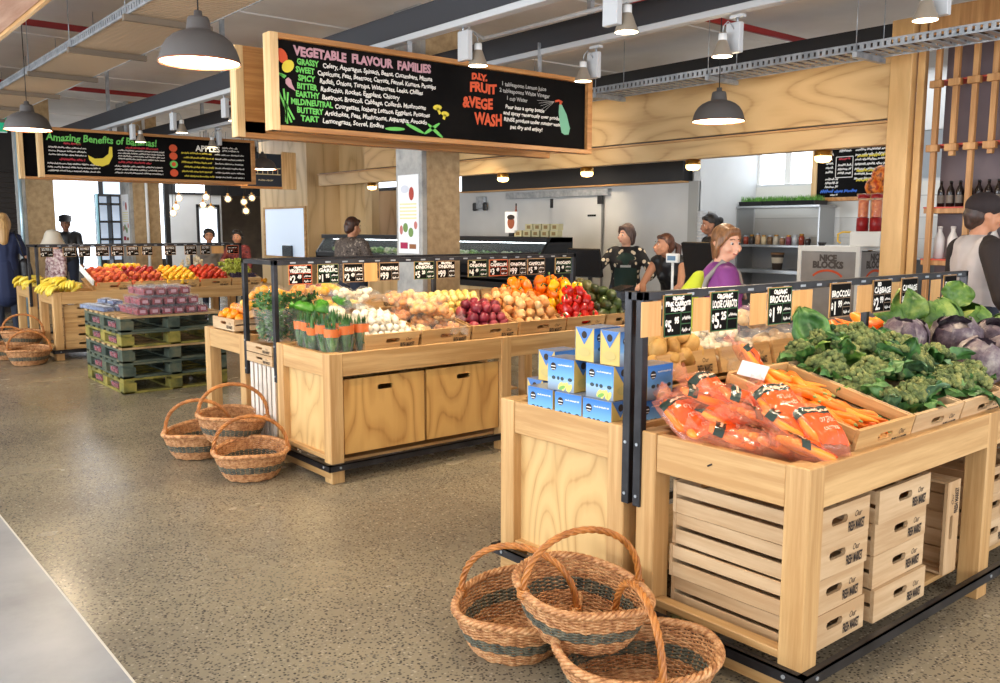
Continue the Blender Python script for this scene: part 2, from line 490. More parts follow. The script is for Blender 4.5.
def remesh(b, voxel, smooth=2, name='m'):
    """fuse overlapping closed pieces into one continuous skin"""
    me = b.mesh(name); o = bpy.data.objects.new(name, me); COL.objects.link(o)
    r = o.modifiers.new('r', 'REMESH'); r.mode = 'VOXEL'; r.voxel_size = voxel; r.use_smooth_shade = True
    if smooth:
        s = o.modifiers.new('s', 'SMOOTH'); s.iterations = smooth; s.factor = 0.6
    dg = bpy.context.evaluated_depsgraph_get(); dg.update()
    out = bpy.data.meshes.new_from_object(o.evaluated_get(dg))
    bpy.data.objects.remove(o); bpy.data.meshes.remove(me)
    for p in out.polygons: p.use_smooth = True
    return out
# ================================================================== the room
b = mb('floor'); b.add([(0.85, -4, 0), (14, -4, 0), (14, 27, 0), (0.85, 27, 0)], [(0, 1, 2, 3)]); struct(b.build('floor'))
b = mb('floor_plain'); b.add([(-5, -4, 0), (0.842, -4, 0), (0.842, 27, 0), (-5, 27, 0)], [(0, 1, 2, 3)]); struct(b.build('floor'))
b = mb(plain('floor_joint_filler', (206, 200, 186), 0.5)); b.box(0.842, -4, -0.02, 0.85, 27, 0.0015); struct(b.build('trim_1'))
M['ceil'] = mottled('painted_ceiling_sheet', [(220, 214, 208), (236, 231, 226)], 0.7, 0.8, 4, rnd=False)
b = mb('ceil')
b.box(-5, -4, 3.62, 14, 27, 3.72)
for i in range(9): b.box(-5, 1.2 + i * 2.4, 3.605, 14, 1.26 + i * 2.4, 3.62)
struct(b.build('ceiling'))
# far walls
M['wall_brown'] = mottled('warm_grey_plaster', [(112, 98, 84), (132, 117, 100)], 2, 0.8)
M['wall_white'] = mottled('white_panel_wall', [(206, 208, 208), (222, 223, 222)], 1, 0.55)
M['cool'] = mottled('coolroom_panel', [(188, 188, 186), (204, 204, 202)], 0.8, 0.45)
b = mb('wall_brown'); b.box(3.5, 24, 0, 14, 24.1, 3.7); struct(b.build('wall_back'))
b = mb('wall_white'); b.box(12.2, 3.0, 0, 12.3, 24, 3.7); struct(b.build('wall_right'))
# dark roller shutter at the far left of the hall
M['shut'] = plain('dark_brown_shutter', (40, 33, 30), 0.6)
b = mb('shut')
for i in range(34): b.box(0.2, 18.0, 0.0 + i * 0.09, 3.95, 18.04 + 0.015 * (i % 2), 0.082 + i * 0.09, 0.004)
struct(b.build('door_1'))
b = mb('wall_brown'); b.box(-5, 18.1, 0, 3.95, 18.25, 3.7); b.use(M['shutter']).box(-3, 17.9, 2.55, 3.9, 18.0, 3.6); struct(b.build('wall_left'))

# concrete columns
def column(x0, y0, s, lab, poster=None):
    c = thing('concrete_column', lab, 'column', (x0, y0, 0))
    mb('concrete').box(0, 0, 0, 0.06, s, 3.62, 0.006).build('edge_face', c)
    mb('concrete_tan').box(0.06, 0, 0, s, s, 3.62, 0.006).build('shaft', c)
    struct(c); return c
c1 = column(4.843, 7.05, 0.453, 'grey concrete column rising behind the middle stand with a tall food poster')
c2 = column(4.72, 15.5, 0.50, 'grey concrete column behind the far fruit stand with a white pipe on its face')
c3 = column(3.10, 15.5, 0.46, 'brown column beside the dark shutter at the far left of the hall')
t = mb('white').cyl((4.99, 15.46, 0), (4.99, 15.46, 3.6), 0.025).build('downpipe'); tag(t, 'thin white pipe running up the face of the far column', 'pipe')
t = mb(plain('pale_blue_pipe', (170, 196, 206), 0.3, 0.4)).cyl((3.05, 15.35, 0), (3.05, 15.35, 3.3), 0.03).build('downpipe'); tag(t, 'pale bluish pipe standing beside the brown column by the shutter', 'pipe')

def food_poster(x, y0, y1, z0, z1, lab):
    p = thing('food_poster', lab, 'poster', (x, y0, z0))
    w = y1 - y0; h = z1 - z0
    mb('paper').box(-0.004, 0, 0, 0, w, h).build('sheet', p)
    P = lambda u, v: (-0.0055, w - u * w, v * h)
    bb = MB()
    a = h / w
    bb.use(plain('poster_grey', (216, 218, 226), 0.8)); blob2d(bb, ell(0.34, 0.82, 0.2, 0.05), P)
    bb.use(plain('poster_red', (176, 70, 58), 0.8)); blob2d(bb, ell(0.66, 0.76, 0.12, 0.085), P)
    bb.use(plain('poster_yellow', (232, 226, 170), 0.8))
    for i in range(5): blob2d(bb, [(0.08, 0.62 - i * 0.045), (0.9, 0.62 - i * 0.045), (0.9, 0.64 - i * 0.045), (0.08, 0.64 - i * 0.045)], P)
    bb.use(plain('poster_green', (120, 150, 84), 0.8)); blob2d(bb, ell(0.36, 0.33, 0.12, 0.06), P); blob2d(bb, ell(0.62, 0.27, 0.12, 0.06), P)
    bb.use(plain('poster_rose', (196, 120, 110), 0.8)); blob2d(bb, ell(0.15, 0.30, 0.08, 0.06), P); blob2d(bb, ell(0.85, 0.36, 0.08, 0.05), P)
    bb.use(plain('poster_crimson', (170, 40, 80), 0.8)); blob2d(bb, [(0.1, 0.06), (0.46, 0.06), (0.46, 0.14), (0.1, 0.14)], P)
    bb.use(plain('poster_brown', (150, 96, 60), 0.8)); blob2d(bb, [(0.54, 0.06), (0.86, 0.06), (0.86, 0.12), (0.54, 0.12)], P)
    for i, p_ in enumerate(bb.v): pass
    # lift each printed shape by a hair so that none share a plane
    bb.build('print', p); return p
food_poster(4.842, 7.10, 7.46, 1.30, 2.06, 'tall white poster with sketched vegetables on the near concrete column')
food_poster(4.719, 15.57, 15.93, 1.28, 2.10, 'tall white poster with sketched food on the far concrete column')

# ------------------------------------------------------------------ ceiling fittings
def beam(x, lab, y0=0.2, y1=17.5, dz=0.0):
    t = thing('ceiling_beam', lab, 'beam', (x, 0, dz))
    q = mb('beam'); q.box(-0.045, y0, 2.915, 0.045, y1, 2.927); q.box(-0.006, y0, 2.927, 0.006, y1, 3.07); q.box(-0.045, y0, 3.07, 0.045, y1, 3.082)
    q.box(-0.043, y0, 2.925, -0.03, y1, 3.072)
    q.build('girder', t)
    q = mb('galv'); 
    y = y0 + 0.8
    while y < y1: q.box(-0.02, y, 3.08, 0.02, y + 0.04, 3.62); y += 3.9
    q.build('hanger', t)
    mb('white_gloss').box(-0.05, y0, 2.868, 0.03, y1, 2.912, 0.004).build('lamp_track', t)
    return t
struct(beam(3.66, 'black steel beam with a white lamp track, nearest the pendant lamps'))
struct(beam(4.94, 'black steel beam with a white lamp track crossing over the middle stand', dz=0.06))

def tray(name, x0, x1, y0, y1, z, lab, brown):
    t = thing('cable_tray', lab, 'cable tray', (x0, y0, z))
    L = y1 - y0; w = x1 - x0
    for xs in (0, w - 0.012):
        q = mb('galv')
        q.box(xs, 0, 0, xs + 0.012, L, 0.016); q.box(xs, 0, 0.052, xs + 0.012, L, 0.068)
        y = 0
        while y < L - 0.06: q.box(xs + 0.002, y, 0.016, xs + 0.010, y + 0.034, 0.052); y += 0.055
        q.build('side_rail', t)
    q = mb('galv' if not brown else plain('dusty_tray_mesh', (172, 148, 120), 0.6))
    y = 0.02; st = 0.05 if brown else 0.10
    while y < L: q.box(0.012, y, 0.004, w - 0.012, y + (0.03 if brown else 0.05), 0.010 if brown else 0.012); y += st
    if brown:
        for k in range(12): q.cyl((0.05 + k * (w - 0.1) / 11, 0, 0.016), (0.05 + k * (w - 0.1) / 11, L, 0.016), 0.003)
    q.build('tray_floor', t)
    q = mb('galv' if not brown else plain('dusty_bracket', (112, 98, 82), 0.6))
    y = 0.6
    bm_ = q.mats[0]
    while y < L: mb(bm_).box(-0.03, y, -0.045, w + 0.03, y + 0.042, -0.004).build('cross_bracket', t); y += 1.45
    q = mb('galv'); y = 0.62
    while y < L:
        for xs in (-0.015, w + 0.015): mb('galv').tube([(xs, y, -0.04), (xs, y, 3.62 - z)], 0.004, 5).build('hanger_rod', t)
        y += 1.45
    q = mb(plain('cable_sheath', (104, 84, 66), 0.6))
    rnd = random.Random(3)
    for k in range(9 if brown else 4):
        xx = 0.06 + (w - 0.12) * rnd.random(); q.tube([(xx + 0.02 * sin(j * 1.3 + k), j * L / 20, 0.03) for j in range(21)], rnd.uniform(0.006, 0.012), 5)
    q.build('cables', t)
    return t
tray('l', 2.02, 2.58, 1.5, 14.5, 3.0, 'wide galvanised cable tray with brown mesh floor above the pendant lamps', True)
tray('r', 6.85, 7.25, 0.3, 9.0, 2.955, 'narrow galvanised cable tray with perforated sides along the timber bulkhead', False)

b = mb(wood('rough_pink_pine', (232, 196, 176), (206, 160, 138), 1, 0.7, 10)); b.box(1.16, 3, 3.02, 1.5, 17.8, 3.42, 0.01); b.use(M['pine_y']).box(1.5, 3, 3.0, 1.53, 17.8, 3.44)
o = b.build('timber_beam'); tag(o, 'rough pale pink timber beam overhead at the top left corner', 'beam'); struct(o)
for (x0, x1, y) in ((0.6, 12, 9.66), (0.6, 12, 13.78), (0.6, 12, 5.38)):
    q = mb('redpipe').box(x0, y - 0.02, 3.47, x1, y + 0.02, 3.53, 0.006).build('sprinkler_pipe')
    tag(q, {9.66: 'red ceiling pipe crossing above the first pendant lamp', 13.78: 'red ceiling pipe crossing above the banana blackboard', 5.38: 'red ceiling pipe crossing near the right cable tray'}[y], 'pipe')
    q = mb('galv')
# pale conduit with a bracket by the second beam
q = mb('white_gloss'); q.tube([(4.45, 3.2, 3.02), (4.45, 5.6, 3.02), (4.45, 5.8, 3.12), (4.45, 5.8, 3.5)][::-1], 0.016, 8)
q.use(M['galv']).box(4.42, 4.2, 3.03, 4.48, 4.24, 3.6); o = q.build('conduit'); tag(o, 'pale bent conduit hung beside the beam above the flavour blackboard', 'conduit')

# ------------------------------------------------------------------ bulkhead, post, lattice
XB = 8.0
q = mb('ply_big'); q.box(XB - 0.05, 4.1, 2.545, XB + 0.12, 13.3, 3.20, 0.004); q.build('wall_bulkhead')['kind'] = 'structure'
q = mb('ply_big'); q.box(XB - 0.02, 4.1, 2.315, XB + 0.12, 15.0, 2.51, 0.004); struct(q.build('wall_bulkhead'))
q = mb('slatwood_y'); q.box(XB - 0.05, 4.1, 2.51, XB + 0.1, 15.0, 2.53); q.use(M['black']).box(XB + 0.0, 4.1, 2.53, XB + 0.1, 15.0, 2.545); struct(q.build('trim_2'))  # timber strip, plus a black strip painting the groove's shadow line
q = mb('black'); q.box(XB + 0.0, 4.1, 3.20, XB + 0.12, 13, 3.39); struct(q.build('trim_gap_shade'))  # black box standing in for the shade in the gap above the bulkhead
q = mb(wood('post_timber', (222, 180, 120), (204, 160, 100), 2, 0.5, 9)); q.box(XB - 0.06, 3.90, 0, XB + 0.06, 4.10, 3.4, 0.006); q.box(XB + 0.02, 3.82, 0, XB + 0.09, 3.885, 3.4, 0.004)
struct(q.build('trim_4'))

# timber lattice shelving to the side of the post
lat = thing('lattice_shelf', 'tall timber lattice shelving with red shelf edges and rows of bottles', 'shelving', (XB, 0, 0))
M['lat'] = wood('lattice_timber', (206, 156, 98), (170, 120, 68), 2, 0.5)
M['rededge'] = plain('red_shelf_edge', (200, 70, 46), 0.5)
ys = [3.69 - 0.158 * i for i in range(12)]
for i, y in enumerate(ys):
    z0 = 0.0 if i % 2 == 0 else 2.18
    mb('lat').box(-0.02, y - 0.022, z0, 0.03, y + 0.022, 3.45, 0.003).build('upright', lat)
for z in (2.25, 2.80):
    q = mb('lat')
    for y in ys: q.box(-0.06, y - 0.012 - 0.045, z - 0.03, 0.0, y + 0.045, z + 0.03, 0.003)
    q.build('rail_stub', lat)
    mb('rededge').box(0.0, 1.85, z + 0.02, 0.26, 3.76, z + 0.035).build('shelf_edge', lat)
for z in (0.35, 0.80, 1.27, 1.73):
    q = mb('lat').box(0.03, 1.85, z - 0.045, 0.34, 3.76, z, 0.003).build('shelf', lat)
    mb('rededge').box(0.022, 1.85, z, 0.34, 3.76, z + 0.012).build('shelf_edge', lat)
mb('lat').box(-0.03, 1.85, 3.2, 0.05, 3.78, 3.45).build('header', lat)
mb(mottled('dusk_panel', [(98, 86, 92), (124, 110, 116)], 1, 0.6)).box(0.36, 1.6, 0, 0.4, 3.78, 3.5).build('back_panel', lat)
struct(lat)
q = mb('daylit_soft'); q.box(8.33, 2.1, 2.95, 8.345, 2.65, 3.3); q.build('window_1')['kind'] = 'structure'

# bottles on the lattice
def bottle(name, col, r, h, lab, cat, gr, loc, neck=0.35, cap=(30, 30, 30), label_col=None):
    t = thing(name, lab, cat, loc, group=gr)
    q = mb(plain(name + '_' + str(col[0]) + str(col[1]) + str(int(r * 1000)), col, 0.2)); q.lathe([(0.001, 0), (r, 0.001), (r, h * 0.58), (r * 0.92, h * 0.66), (r * neck, h * 0.84), (r * neck, h * 0.95), (0.001, h * 0.951)], 14).build('glass_body', t)
    mb(plain(name + 'cap' + str(cap[0]), cap, 0.4)).lathe([(0.001, h * 0.93), (r * neck * 1.15, h * 0.93), (r * neck * 1.15, h), (0.001, h)], 10).build('cap', t)
    if label_col: mb(plain(name + 'lb' + str(label_col[0]), label_col, 0.6)).lathe([(r * 1.01, h * 0.15), (r * 1.01, h * 0.45)], 14).build('paper_label', t)
    return t
p0 = bottle('beer_bottle', (36, 26, 24), 0.03, 0.23, 'small dark bottle in the row on the upper lattice shelf', 'bottle', 'dark bottles on the lattice shelf', (XB + 0.13, 3.66, 1.742), label_col=(120, 110, 100))
for i in range(1, 22): dup(p0, (XB + 0.13, 3.66 - 0.08 * i, 1.742))
for i in range(0, 22): dup(p0, (XB + 0.24, 3.62 - 0.08 * i, 1.742))
p1 = bottle('milk_bottle', (226, 222, 220), 0.045, 0.29, 'plain white plastic bottle in the row on the lower lattice shelf', 'bottle', 'white bottles on the lattice shelf', (XB + 0.14, 3.65, 1.282), neck=0.42, cap=(214, 208, 206))
for i in range(1, 14): dup(p1, (XB + 0.14, 3.65 - 0.115 * i, 1.282))

# ------------------------------------------------------------------ coolroom and kitchen
q = mb('cool'); q.box(9.5, 7.5, 0, 9.6, 13.5, 2.17); struct(q.build('wall_coolroom'))
q = mb('wall_white'); q.box(9.5, 7.4, 0, 12.2, 7.5, 2.62); struct(q.build('wall_kitchen'))
q = mb(plain('corner_grey', (160, 160, 156), 0.5)); q.box(9.47, 7.4, 0, 9.52, 7.56, 2.17); struct(q.build('trim_5'))
q = mb('black'); q.box(9.35, 7.56, 2.17, 9.55, 12.4, 2.62, 0.004); q.use(M['slatwood_y']).box(9.33, 7.56, 2.15, 9.55, 12.4, 2.17); struct(q.build('trim_6'))
q = mb('daylit'); q.box(9.62, 12.4, 2.2, 9.64, 13.6, 2.8); struct(q.build('window_2'))
cd = thing('coolroom_door', 'pale sliding coolroom door under a grey track housing, behind the salad case', 'door', (9.46, 9.14, 0))
mb('cool').box(0, 0, 0.05, 0.04, 1.06, 2.0, 0.004).build('door_leaf', cd)
mb('galv').box(-0.05, -0.16, 2.02, 0.04, 2.14, 2.12, 0.004).build('door_track', cd)
mb('black').box(-0.03, -0.04, 1.90, 0.0, 0.06, 2.02).build('hanger', cd)
mb('black').box(-0.03, 1.04, 1.86, 0.0, 1.08, 2.0).build('hanger', cd)
mb(plain('seal', (120, 120, 120), 0.5)).box(-0.005, -0.04, 0.1, 0.0, 0.0, 1.9).build('edge_seal', cd)
mb('screen').box(-0.006, 0.11, 1.72, 0.0, 0.28, 1.75).build('name_plate', cd)
struct(cd)
q = mb('tiles'); q.box(10.76, 3.0, 0, 10.86, 7.4, 2.12); struct(q.build('wall_tiled'))
q = mb('wall_white'); q.box(10.76, 3.0, 2.72, 10.86, 7.4, 3.62); q.box(10.76, 3.0, 2.12, 10.88, 7.4, 2.15); q.box(9.6, 7.4, 2.62, 10.8, 7.5, 3.62); struct(q.build('wall_tiled'))
for i, (a, c) in enumerate(((6.95, 7.38), (6.45, 6.90), (5.9, 6.4), (5.3, 5.85))):
    w = thing('window_%d' % (i + 3), 'bright clerestory window over the kitchen', 'window', (10.79, a, 2.15))
    mb('daylit').box(0.02, 0, 0, 0.03, c - a, 0.57).build('pane', w)
    q = mb('white'); q.box(-0.01, -0.02, 0, 0.03, 0.02, 0.57); q.box(-0.01, c - a - 0.02, 0, 0.03, c - a + 0.03, 0.57); q.build('window_frame', w); struct(w)
q = mb(plain('grey_steel_bench', (120, 124, 128), 0.35, 0.5)); q.box(10.35, 3.4, 0.0, 10.72, 6.0, 1.2, 0.01); o = q.build('steel_bench'); tag(o, 'grey steel bench along the tiled kitchen wall', 'bench')

ks = thing('kitchen_shelf', 'stainless wall shelving with seedling trays on top and glass jars below', 'shelf', (10.3, 6.14, 0))
for z in (1.30, 1.82): mb('stainless').box(0, 0, z, 0.4, 1.25, z + 0.03, 0.004).build('shelf', ks)
mb('stainless').box(0, 0, 0.95, 0.4, 1.25, 1.0, 0.004).build('worktop', ks)
for y in (0.0, 1.23): mb('stainless').box(0.02, y, 0, 0.38, y + 0.02, 1.82).build('side_panel', ks)
mb(plain('shelf_back', (150, 152, 156), 0.5)).box(0.385, 0.02, 0.0, 0.395, 1.23, 1.3).build('back_panel', ks)
M['sprout'] = mottled('seedling_green', [(60, 120, 40), (120, 178, 70)], 30, 0.6, 2)
for i in range(3):
    t = thing('seedling_tray', ['tray of green seedlings on the kitchen shelf end by the wall corner', 'tray of green seedlings in the middle of the kitchen shelf', 'tray of green seedlings at the shelf end near the menu board'][i], 'seedling tray', (10.34, 7.0 - i * 0.38, 1.85))
    mb('black').prism([(0, 0.0), (0.3, 0.0), (0.32, 0.06), (-0.02, 0.06)], 0, 0.37, 1).build('tray', t)
    q = mb('sprout'); rnd = random.Random(i)
    for _ in range(330):
        x, y = rnd.uniform(0.0, 0.3), rnd.uniform(0.01, 0.36); h = rnd.uniform(0.03, 0.085); a = rnd.uniform(0, 6.28); dx, dy = cos(a) * 0.008, sin(a) * 0.008
        q.add([(x - dx, y - dy, 0.05), (x + dx, y + dy, 0.05), (x + rnd.uniform(-.02, .02), y + rnd.uniform(-.02, .02), 0.06 + h)], [(0, 1, 2)])
    o = q.build('seedlings', t); o['kind'] = 'stuff'
rnd = random.Random(11)
JC = [((150, 60, 40), 'reddish'), ((60, 50, 44), 'dark'), ((190, 150, 110), 'tan'), ((210, 190, 150), 'cream'), ((120, 90, 60), 'brown'), ((190, 180, 160), 'pale'), ((150, 110, 80), 'nut brown'), ((130, 60, 80), 'plum'), ((190, 196, 200), 'clear')]
for i in range(11):
    cc, nm = JC[i % 9]; y = 7.30 - i * 0.095
    t = thing('spice_jar', '%s glass jar standing on the kitchen middle shelf%s' % (nm, ', second of its colour' if i >= 9 else ''), 'jar', (10.42, y, 1.332))
    h = rnd.uniform(0.1, 0.16)
    mb(plain('jar%d' % i, cc, 0.2)).lathe([(0.001, 0), (0.036, 0.001), (0.038, h * 0.7), (0.028, h * 0.8), (0.028, h * 0.86)], 14).build('jar_body', t)
    mb('brass' if i % 2 else 'galv').lathe([(0.03, h * 0.84), (0.03, h), (0.001, h)], 14).build('lid', t)
t = thing('paper_tub', 'dark patterned paper tub with a lid on the lower kitchen shelf', 'tub', (10.4, 6.78, 1.0))
mb(plain('tubpaper', (60, 48, 40), 0.6)).lathe([(0.001, 0), (0.06, 0.001), (0.085, 0.21)], 18).build('tub_body', t)
mb(plain('tublabel', (190, 180, 160), 0.6)).lathe([(0.0715, 0.09), (0.08, 0.165)], 18).build('paper_label', t)
mb(plain('tublid', (120, 84, 50), 0.6)).lathe([(0.09, 0.205), (0.09, 0.23), (0.001, 0.23)], 18).build('lid', t)

for k_, (x_, y_) in enumerate(((9.42, 7.28), (9.60, 7.28))):
    q = mb('white_gloss')
    for j_ in range(9): q.lathe([(0.001, 0), (0.062, 0.001), (0.07, 0.05), (0.001, 0.051)], 18, (0, 0, j_ * 0.045))
    o = q.build('stacked_tubs', loc=(x_, y_, 1.36)); tag(o, ['tower of white stacked tubs nearest the coolroom corner', 'tower of white stacked tubs beside the black haired worker'][k_], 'tubs')
q = mb('stainless').box(9.3, 7.15, 0, 9.75, 7.39, 1.355, 0.01).build('steel_cabinet'); tag(q, 'steel cabinet under the white stacked tubs in the kitchen corner', 'cabinet')
# upright freezer with NICE BLOCKS on two sides
fz = thing('display_freezer', 'white framed display freezer lettered NICE BLOCKS near the timber post', 'freezer', (8.9, 4.81, 0))
M['fzp'] = mottled('frosted_freezer_panel', [(132, 128, 126), (158, 152, 148)], 2, 0.3)
mb('fzp').box(0.012, 0.012, 0.08, 0.7, 0.725, 1.30).build('panel', fz)
q = mb('white')
for (y0, y1) in ((0, 0.045), (0.69, 0.735)): q.box(0, y0, 0.0, 0.04, y1, 1.36, 0.003)
q.box(0, 0.045, 1.30, 0.04, 0.69, 1.36, 0.003); q.box(0, 0.045, 0.0, 0.04, 0.69, 0.1, 0.003); q.box(0.04, 0, 1.32, 0.7, 0.735, 1.36); q.box(0.66, 0, 0, 0.7, 0.04, 1.32)
q.build('frame', fz)
def blocks(place, sc):
    bb = MB(); bb.use(plain('faded_print', (84, 76, 72), 0.7))
    put_text(bb, 'NICE', 0.13 * sc, 0, 0.2 * sc, place, 'CENTER', 0.006); put_text(bb, 'BLOCKS', 0.14 * sc, 0, 0.09 * sc, place, 'CENTER', 0.006)
    bb.use(M['chalk_red']); arc = [(cos(pi * (0.18 + 0.64 * i / 14)) * 0.29 * sc, sin(pi * (0.18 + 0.64 * i / 14)) * 0.2 * sc - 0.15 * sc) for i in range(15)]
    stroke(bb, arc, 0.035 * sc, place); return bb
blocks(lambda u, v: (-0.001 + 0.012 - 0.004, 0.368 - u, 1.06 + v), 0.7).build('lettering', fz)
blocks(lambda u, v: (0.36 + u, 0.010, 1.06 + v), 0.75).build('lettering', fz)
t = thing('fruit_dispenser', 'red based clear dispenser full of orange fruit beside the timber post', 'dispenser', (9.05, 4.73, 1.52))
def dispenser(t):
    mb(plain('disp_red', (150, 22, 26), 0.4)).lathe([(0.001, 0), (0.062, 0.001), (0.062, 0.14), (0.04, 0.15), (0.001, 0.151)], 16).build('base', t)
    mb(mottled('orange_fruit_pulp', [(206, 84, 24), (236, 140, 50)], 30, 0.5)).lathe([(0.05, 0.15), (0.052, 0.3), (0.05, 0.33), (0.001, 0.331)], 16).build('contents', t)
    mb('clear').lathe([(0.058, 0.15), (0.06, 0.36), (0.03, 0.4), (0.001, 0.4)], 16).build('jar', t)
    mb(plain('disp_red', (150, 22, 26), 0.4)).lathe([(0.062, 0.35), (0.062, 0.39), (0.001, 0.395)], 16).build('lid', t)
dispenser(t); t['label'] = 'red based clear dispenser with orange fruit, touching the timber post side'
dup(t, (9.05, 4.88, 1.52), label='red based clear dispenser with orange fruit, on the menu board side')
q = mb('white').box(8.98, 4.64, 1.36, 9.3, 4.98, 1.518, 0.008).build('countertop_unit'); tag(q, 'white box unit under the red dispensers on the freezer', 'appliance')
q = mb('black').lathe([(0.001, 0), (0.03, 0), (0.05, 0.035), (0.046, 0.035), (0.001, 0.01)], 16).build('bowl', loc=(8.98, 5.30, 1.362)); tag(q, 'small black bowl on top of the white freezer', 'bowl')
t = thing('jug', 'clear jug with a yellow handle beside the white box unit', 'jug', (9.05, 5.07, 1.362)); mb('clear').lathe([(0.001, 0), (0.045, 0.001), (0.05, 0.13)], 14).build('jug_body', t)
mb(plain('yellow_plastic', (236, 190, 40), 0.4)).tube([(0, 0.05, 0.03), (0, 0.085, 0.05), (0, 0.085, 0.13), (0, 0.03, 0.15), (0, -0.07, 0.15)], 0.01, 8).build('handle', t)
M['orangebag'] = mottled('orange_netted_fruit', [(196, 70, 20), (240, 140, 50), (120, 50, 20)], 14, 0.5, 2, 0.5, 30)
q = mb('orangebag')
for (y, z) in ((4.75, 2.02), (4.9, 2.0), (4.83, 2.12)): q.ball((9.3, y, z), 0.1, 12, 8, (0.8, 1, 1.1), lambda d: 1 + 0.08 * sin(d.x * 9) * sin(d.y * 8))
M['lat'];
o = q.build('netted_oranges'); tag(o, 'netted orange fruit piled above the red dispensers', 'fruit'); o['kind'] = 'stuff'
q = mb('slatwood_y').box(9.16, 4.6, 1.90, 9.45, 5.02, 1.925).box(9.42, 4.62, 0, 9.45, 4.66, 1.9).box(9.42, 4.96, 0, 9.45, 5.0, 1.9).build('small_shelf'); tag(q, 'small timber shelf carrying netted oranges above the dispensers', 'shelf')

# ------------------------------------------------------------------ salad case (long refrigerated counter)
dc = thing('salad_case', 'long black refrigerated salad case with lit greens and a timber base', 'display case', (7.6, 8.42, 0))
L = 6.0
mb('ply_vert').box(0.0, 0.0, 0.10, 0.06, L, 0.74).build('timber_front', dc)
mb('black').box(0.06, 0.0, 0.0, 0.58, L, 0.72).build('plinth', dc)
mb('black').box(-0.02, 0, 0.74, 0.58, L, 0.82, 0.004).build('bumper', dc)
mb('black').box(-0.02, 0, 1.05, 0.1, L, 1.125, 0.004).build('sill', dc)
mb('black').box(0.10, 0, 1.36, 0.58, L, 1.43, 0.006).build('canopy', dc)
mb('black').prism([(-0.02, 0.82), (0.58, 0.82), (0.58, 1.43), (0.2, 1.43), (-0.02, 1.12)], 0.0, 0.05, 1).build('end_panel', dc)
mb('black').prism([(-0.02, 0.82), (0.58, 0.82), (0.58, 1.43), (0.2, 1.43), (-0.02, 1.12)], L - 0.05, L, 1).build('end_panel', dc)
mb('black').box(0.53, 0.05, 0.82, 0.58, L - 0.05, 1.36).build('back_panel', dc)
mb(plain('case_floor', (200, 206, 204), 0.4)).box(0.1, 0.05, 1.06, 0.53, L - 0.05, 1.10).build('display_deck', dc)
mb(plain('case_tube', (255, 255, 250), 0.5, emit=(240, 250, 255), es=9)).box(0.30, 0.08, 1.345, 0.34, L - 0.08, 1.358).build('light_tube', dc)
mb('glass').add([(-0.01, 0.05, 1.12), (0.17, 0.05, 1.40), (0.17, L - 0.05, 1.40), (-0.01, L - 0.05, 1.12)], [(0, 1, 2, 3)]).build('glass_front', dc)
q = mb(plain('shelf_dark', (40, 36, 34), 0.5)); q.box(0.0, 0.05, 0.86, 0.5, L - 0.05, 0.88); q.build('lower_shelf', dc)
rnd = random.Random(5)
GR = [mottled('salad_leaf_%d' % i, c, 20, 0.5, 3) for i, c in enumerate([[(50, 96, 40), (110, 150, 70)], [(90, 130, 60), (190, 200, 140)], [(40, 70, 40), (90, 120, 70)], [(200, 200, 180), (120, 150, 90)]])]
protoS = []
for g in range(4):
    q = mb(GR[g]); rr = random.Random(g)
    for _ in range(16):
        c = (rr.uniform(0.02, 0.26), rr.uniform(-0.11, 0.11), rr.uniform(0.02, 0.07)); ph = rr.uniform(0, 6)
        q.ball(c, rr.uniform(0.03, 0.05), 8, 6, (1, 1, 0.8), lambda d, ph=ph: 1 + 0.25 * sin(7 * d.x + ph) * sin(6 * d.y + ph))
    o = q.build('salad_heap', loc=(7.78, 8.6, 1.10)); o['kind'] = 'stuff'; tag(o, '', 'salad', 'salad heaps inside the refrigerated case'); protoS.append(o)
used = set(); names = ['dark green salad leaves heaped inside the lit case', 'pale green salad leaves heaped inside the lit case', 'deep green herbs heaped inside the lit case', 'white and green salad heaped inside the lit case']
for i in range(23):
    g = rnd.randrange(4) if i >= 4 else i; y = 8.55 + i * 0.25
    if g not in used: o = protoS[g]; used.add(g); o.location = (7.76, y, 1.13)
    else: o = dup(protoS[g], (7.76, y, 1.13))
    o['label'] = names[g]
# cartons on top of the case
for i in range(5):
    o = None if i == 0 else dup(cart0)
    if i == 0:
        cart0 = thing("juice_carton", "", "carton", (7.9, 8.9, 1.432)); mb(plain("carton_cream", (206, 196, 150), 0.6)).box(0, 0, 0, 0.09, 0.15, 0.085, 0.003).build("carton_body", cart0)
        mb(plain('carton_label', (150, 120, 70), 0.6)).box(-0.003, 0.04, 0.02, 0, 0.11, 0.065).build('printed_panel', cart0); o = cart0
    o.location = (7.95, 8.47 + i * 0.18, 1.432); tag(o, 'small cream carton in the bottom row on top of the salad case', 'carton', 'cartons in the bottom row on the salad case')
for i in range(4):
    o = dup(cart0, (7.955, 8.46 + i * 0.17, 1.519), label='small cream carton in the upper row on top of the salad case', group='cartons in the upper row on the salad case')
t = thing('picture_easel', 'small framed face picture standing on the salad case beside the column', 'picture', (7.95, 9.28, 1.432))
mb('paper').box(0, 0, 0.05, 0.02, 0.26, 0.34).build('picture_sheet', t)
q = MB(); q.use(plain('face_brown', (150, 80, 50), 0.7)); blob2d(q, ell(0.13, 0.19, 0.075, 0.085), lambda u, v: (-0.002, u, v)); q.use(M['ink']); blob2d(q, ell(0.13, 0.265, 0.08, 0.035), lambda u, v: (-0.003, u, v)); q.build('printed_face', t)
mb('black').box(0.0, 0.08, 0, 0.03, 0.18, 0.05).build('stand', t)
t = bottle('oil_bottle', (120, 60, 40), 0.03, 0.24, 'brown bottle standing behind the small face picture', 'bottle', None, (8.1, 10.02, 1.432))
t.location = (8.05, 9.42, 1.432); t.scale = (1, 1, 1.9)
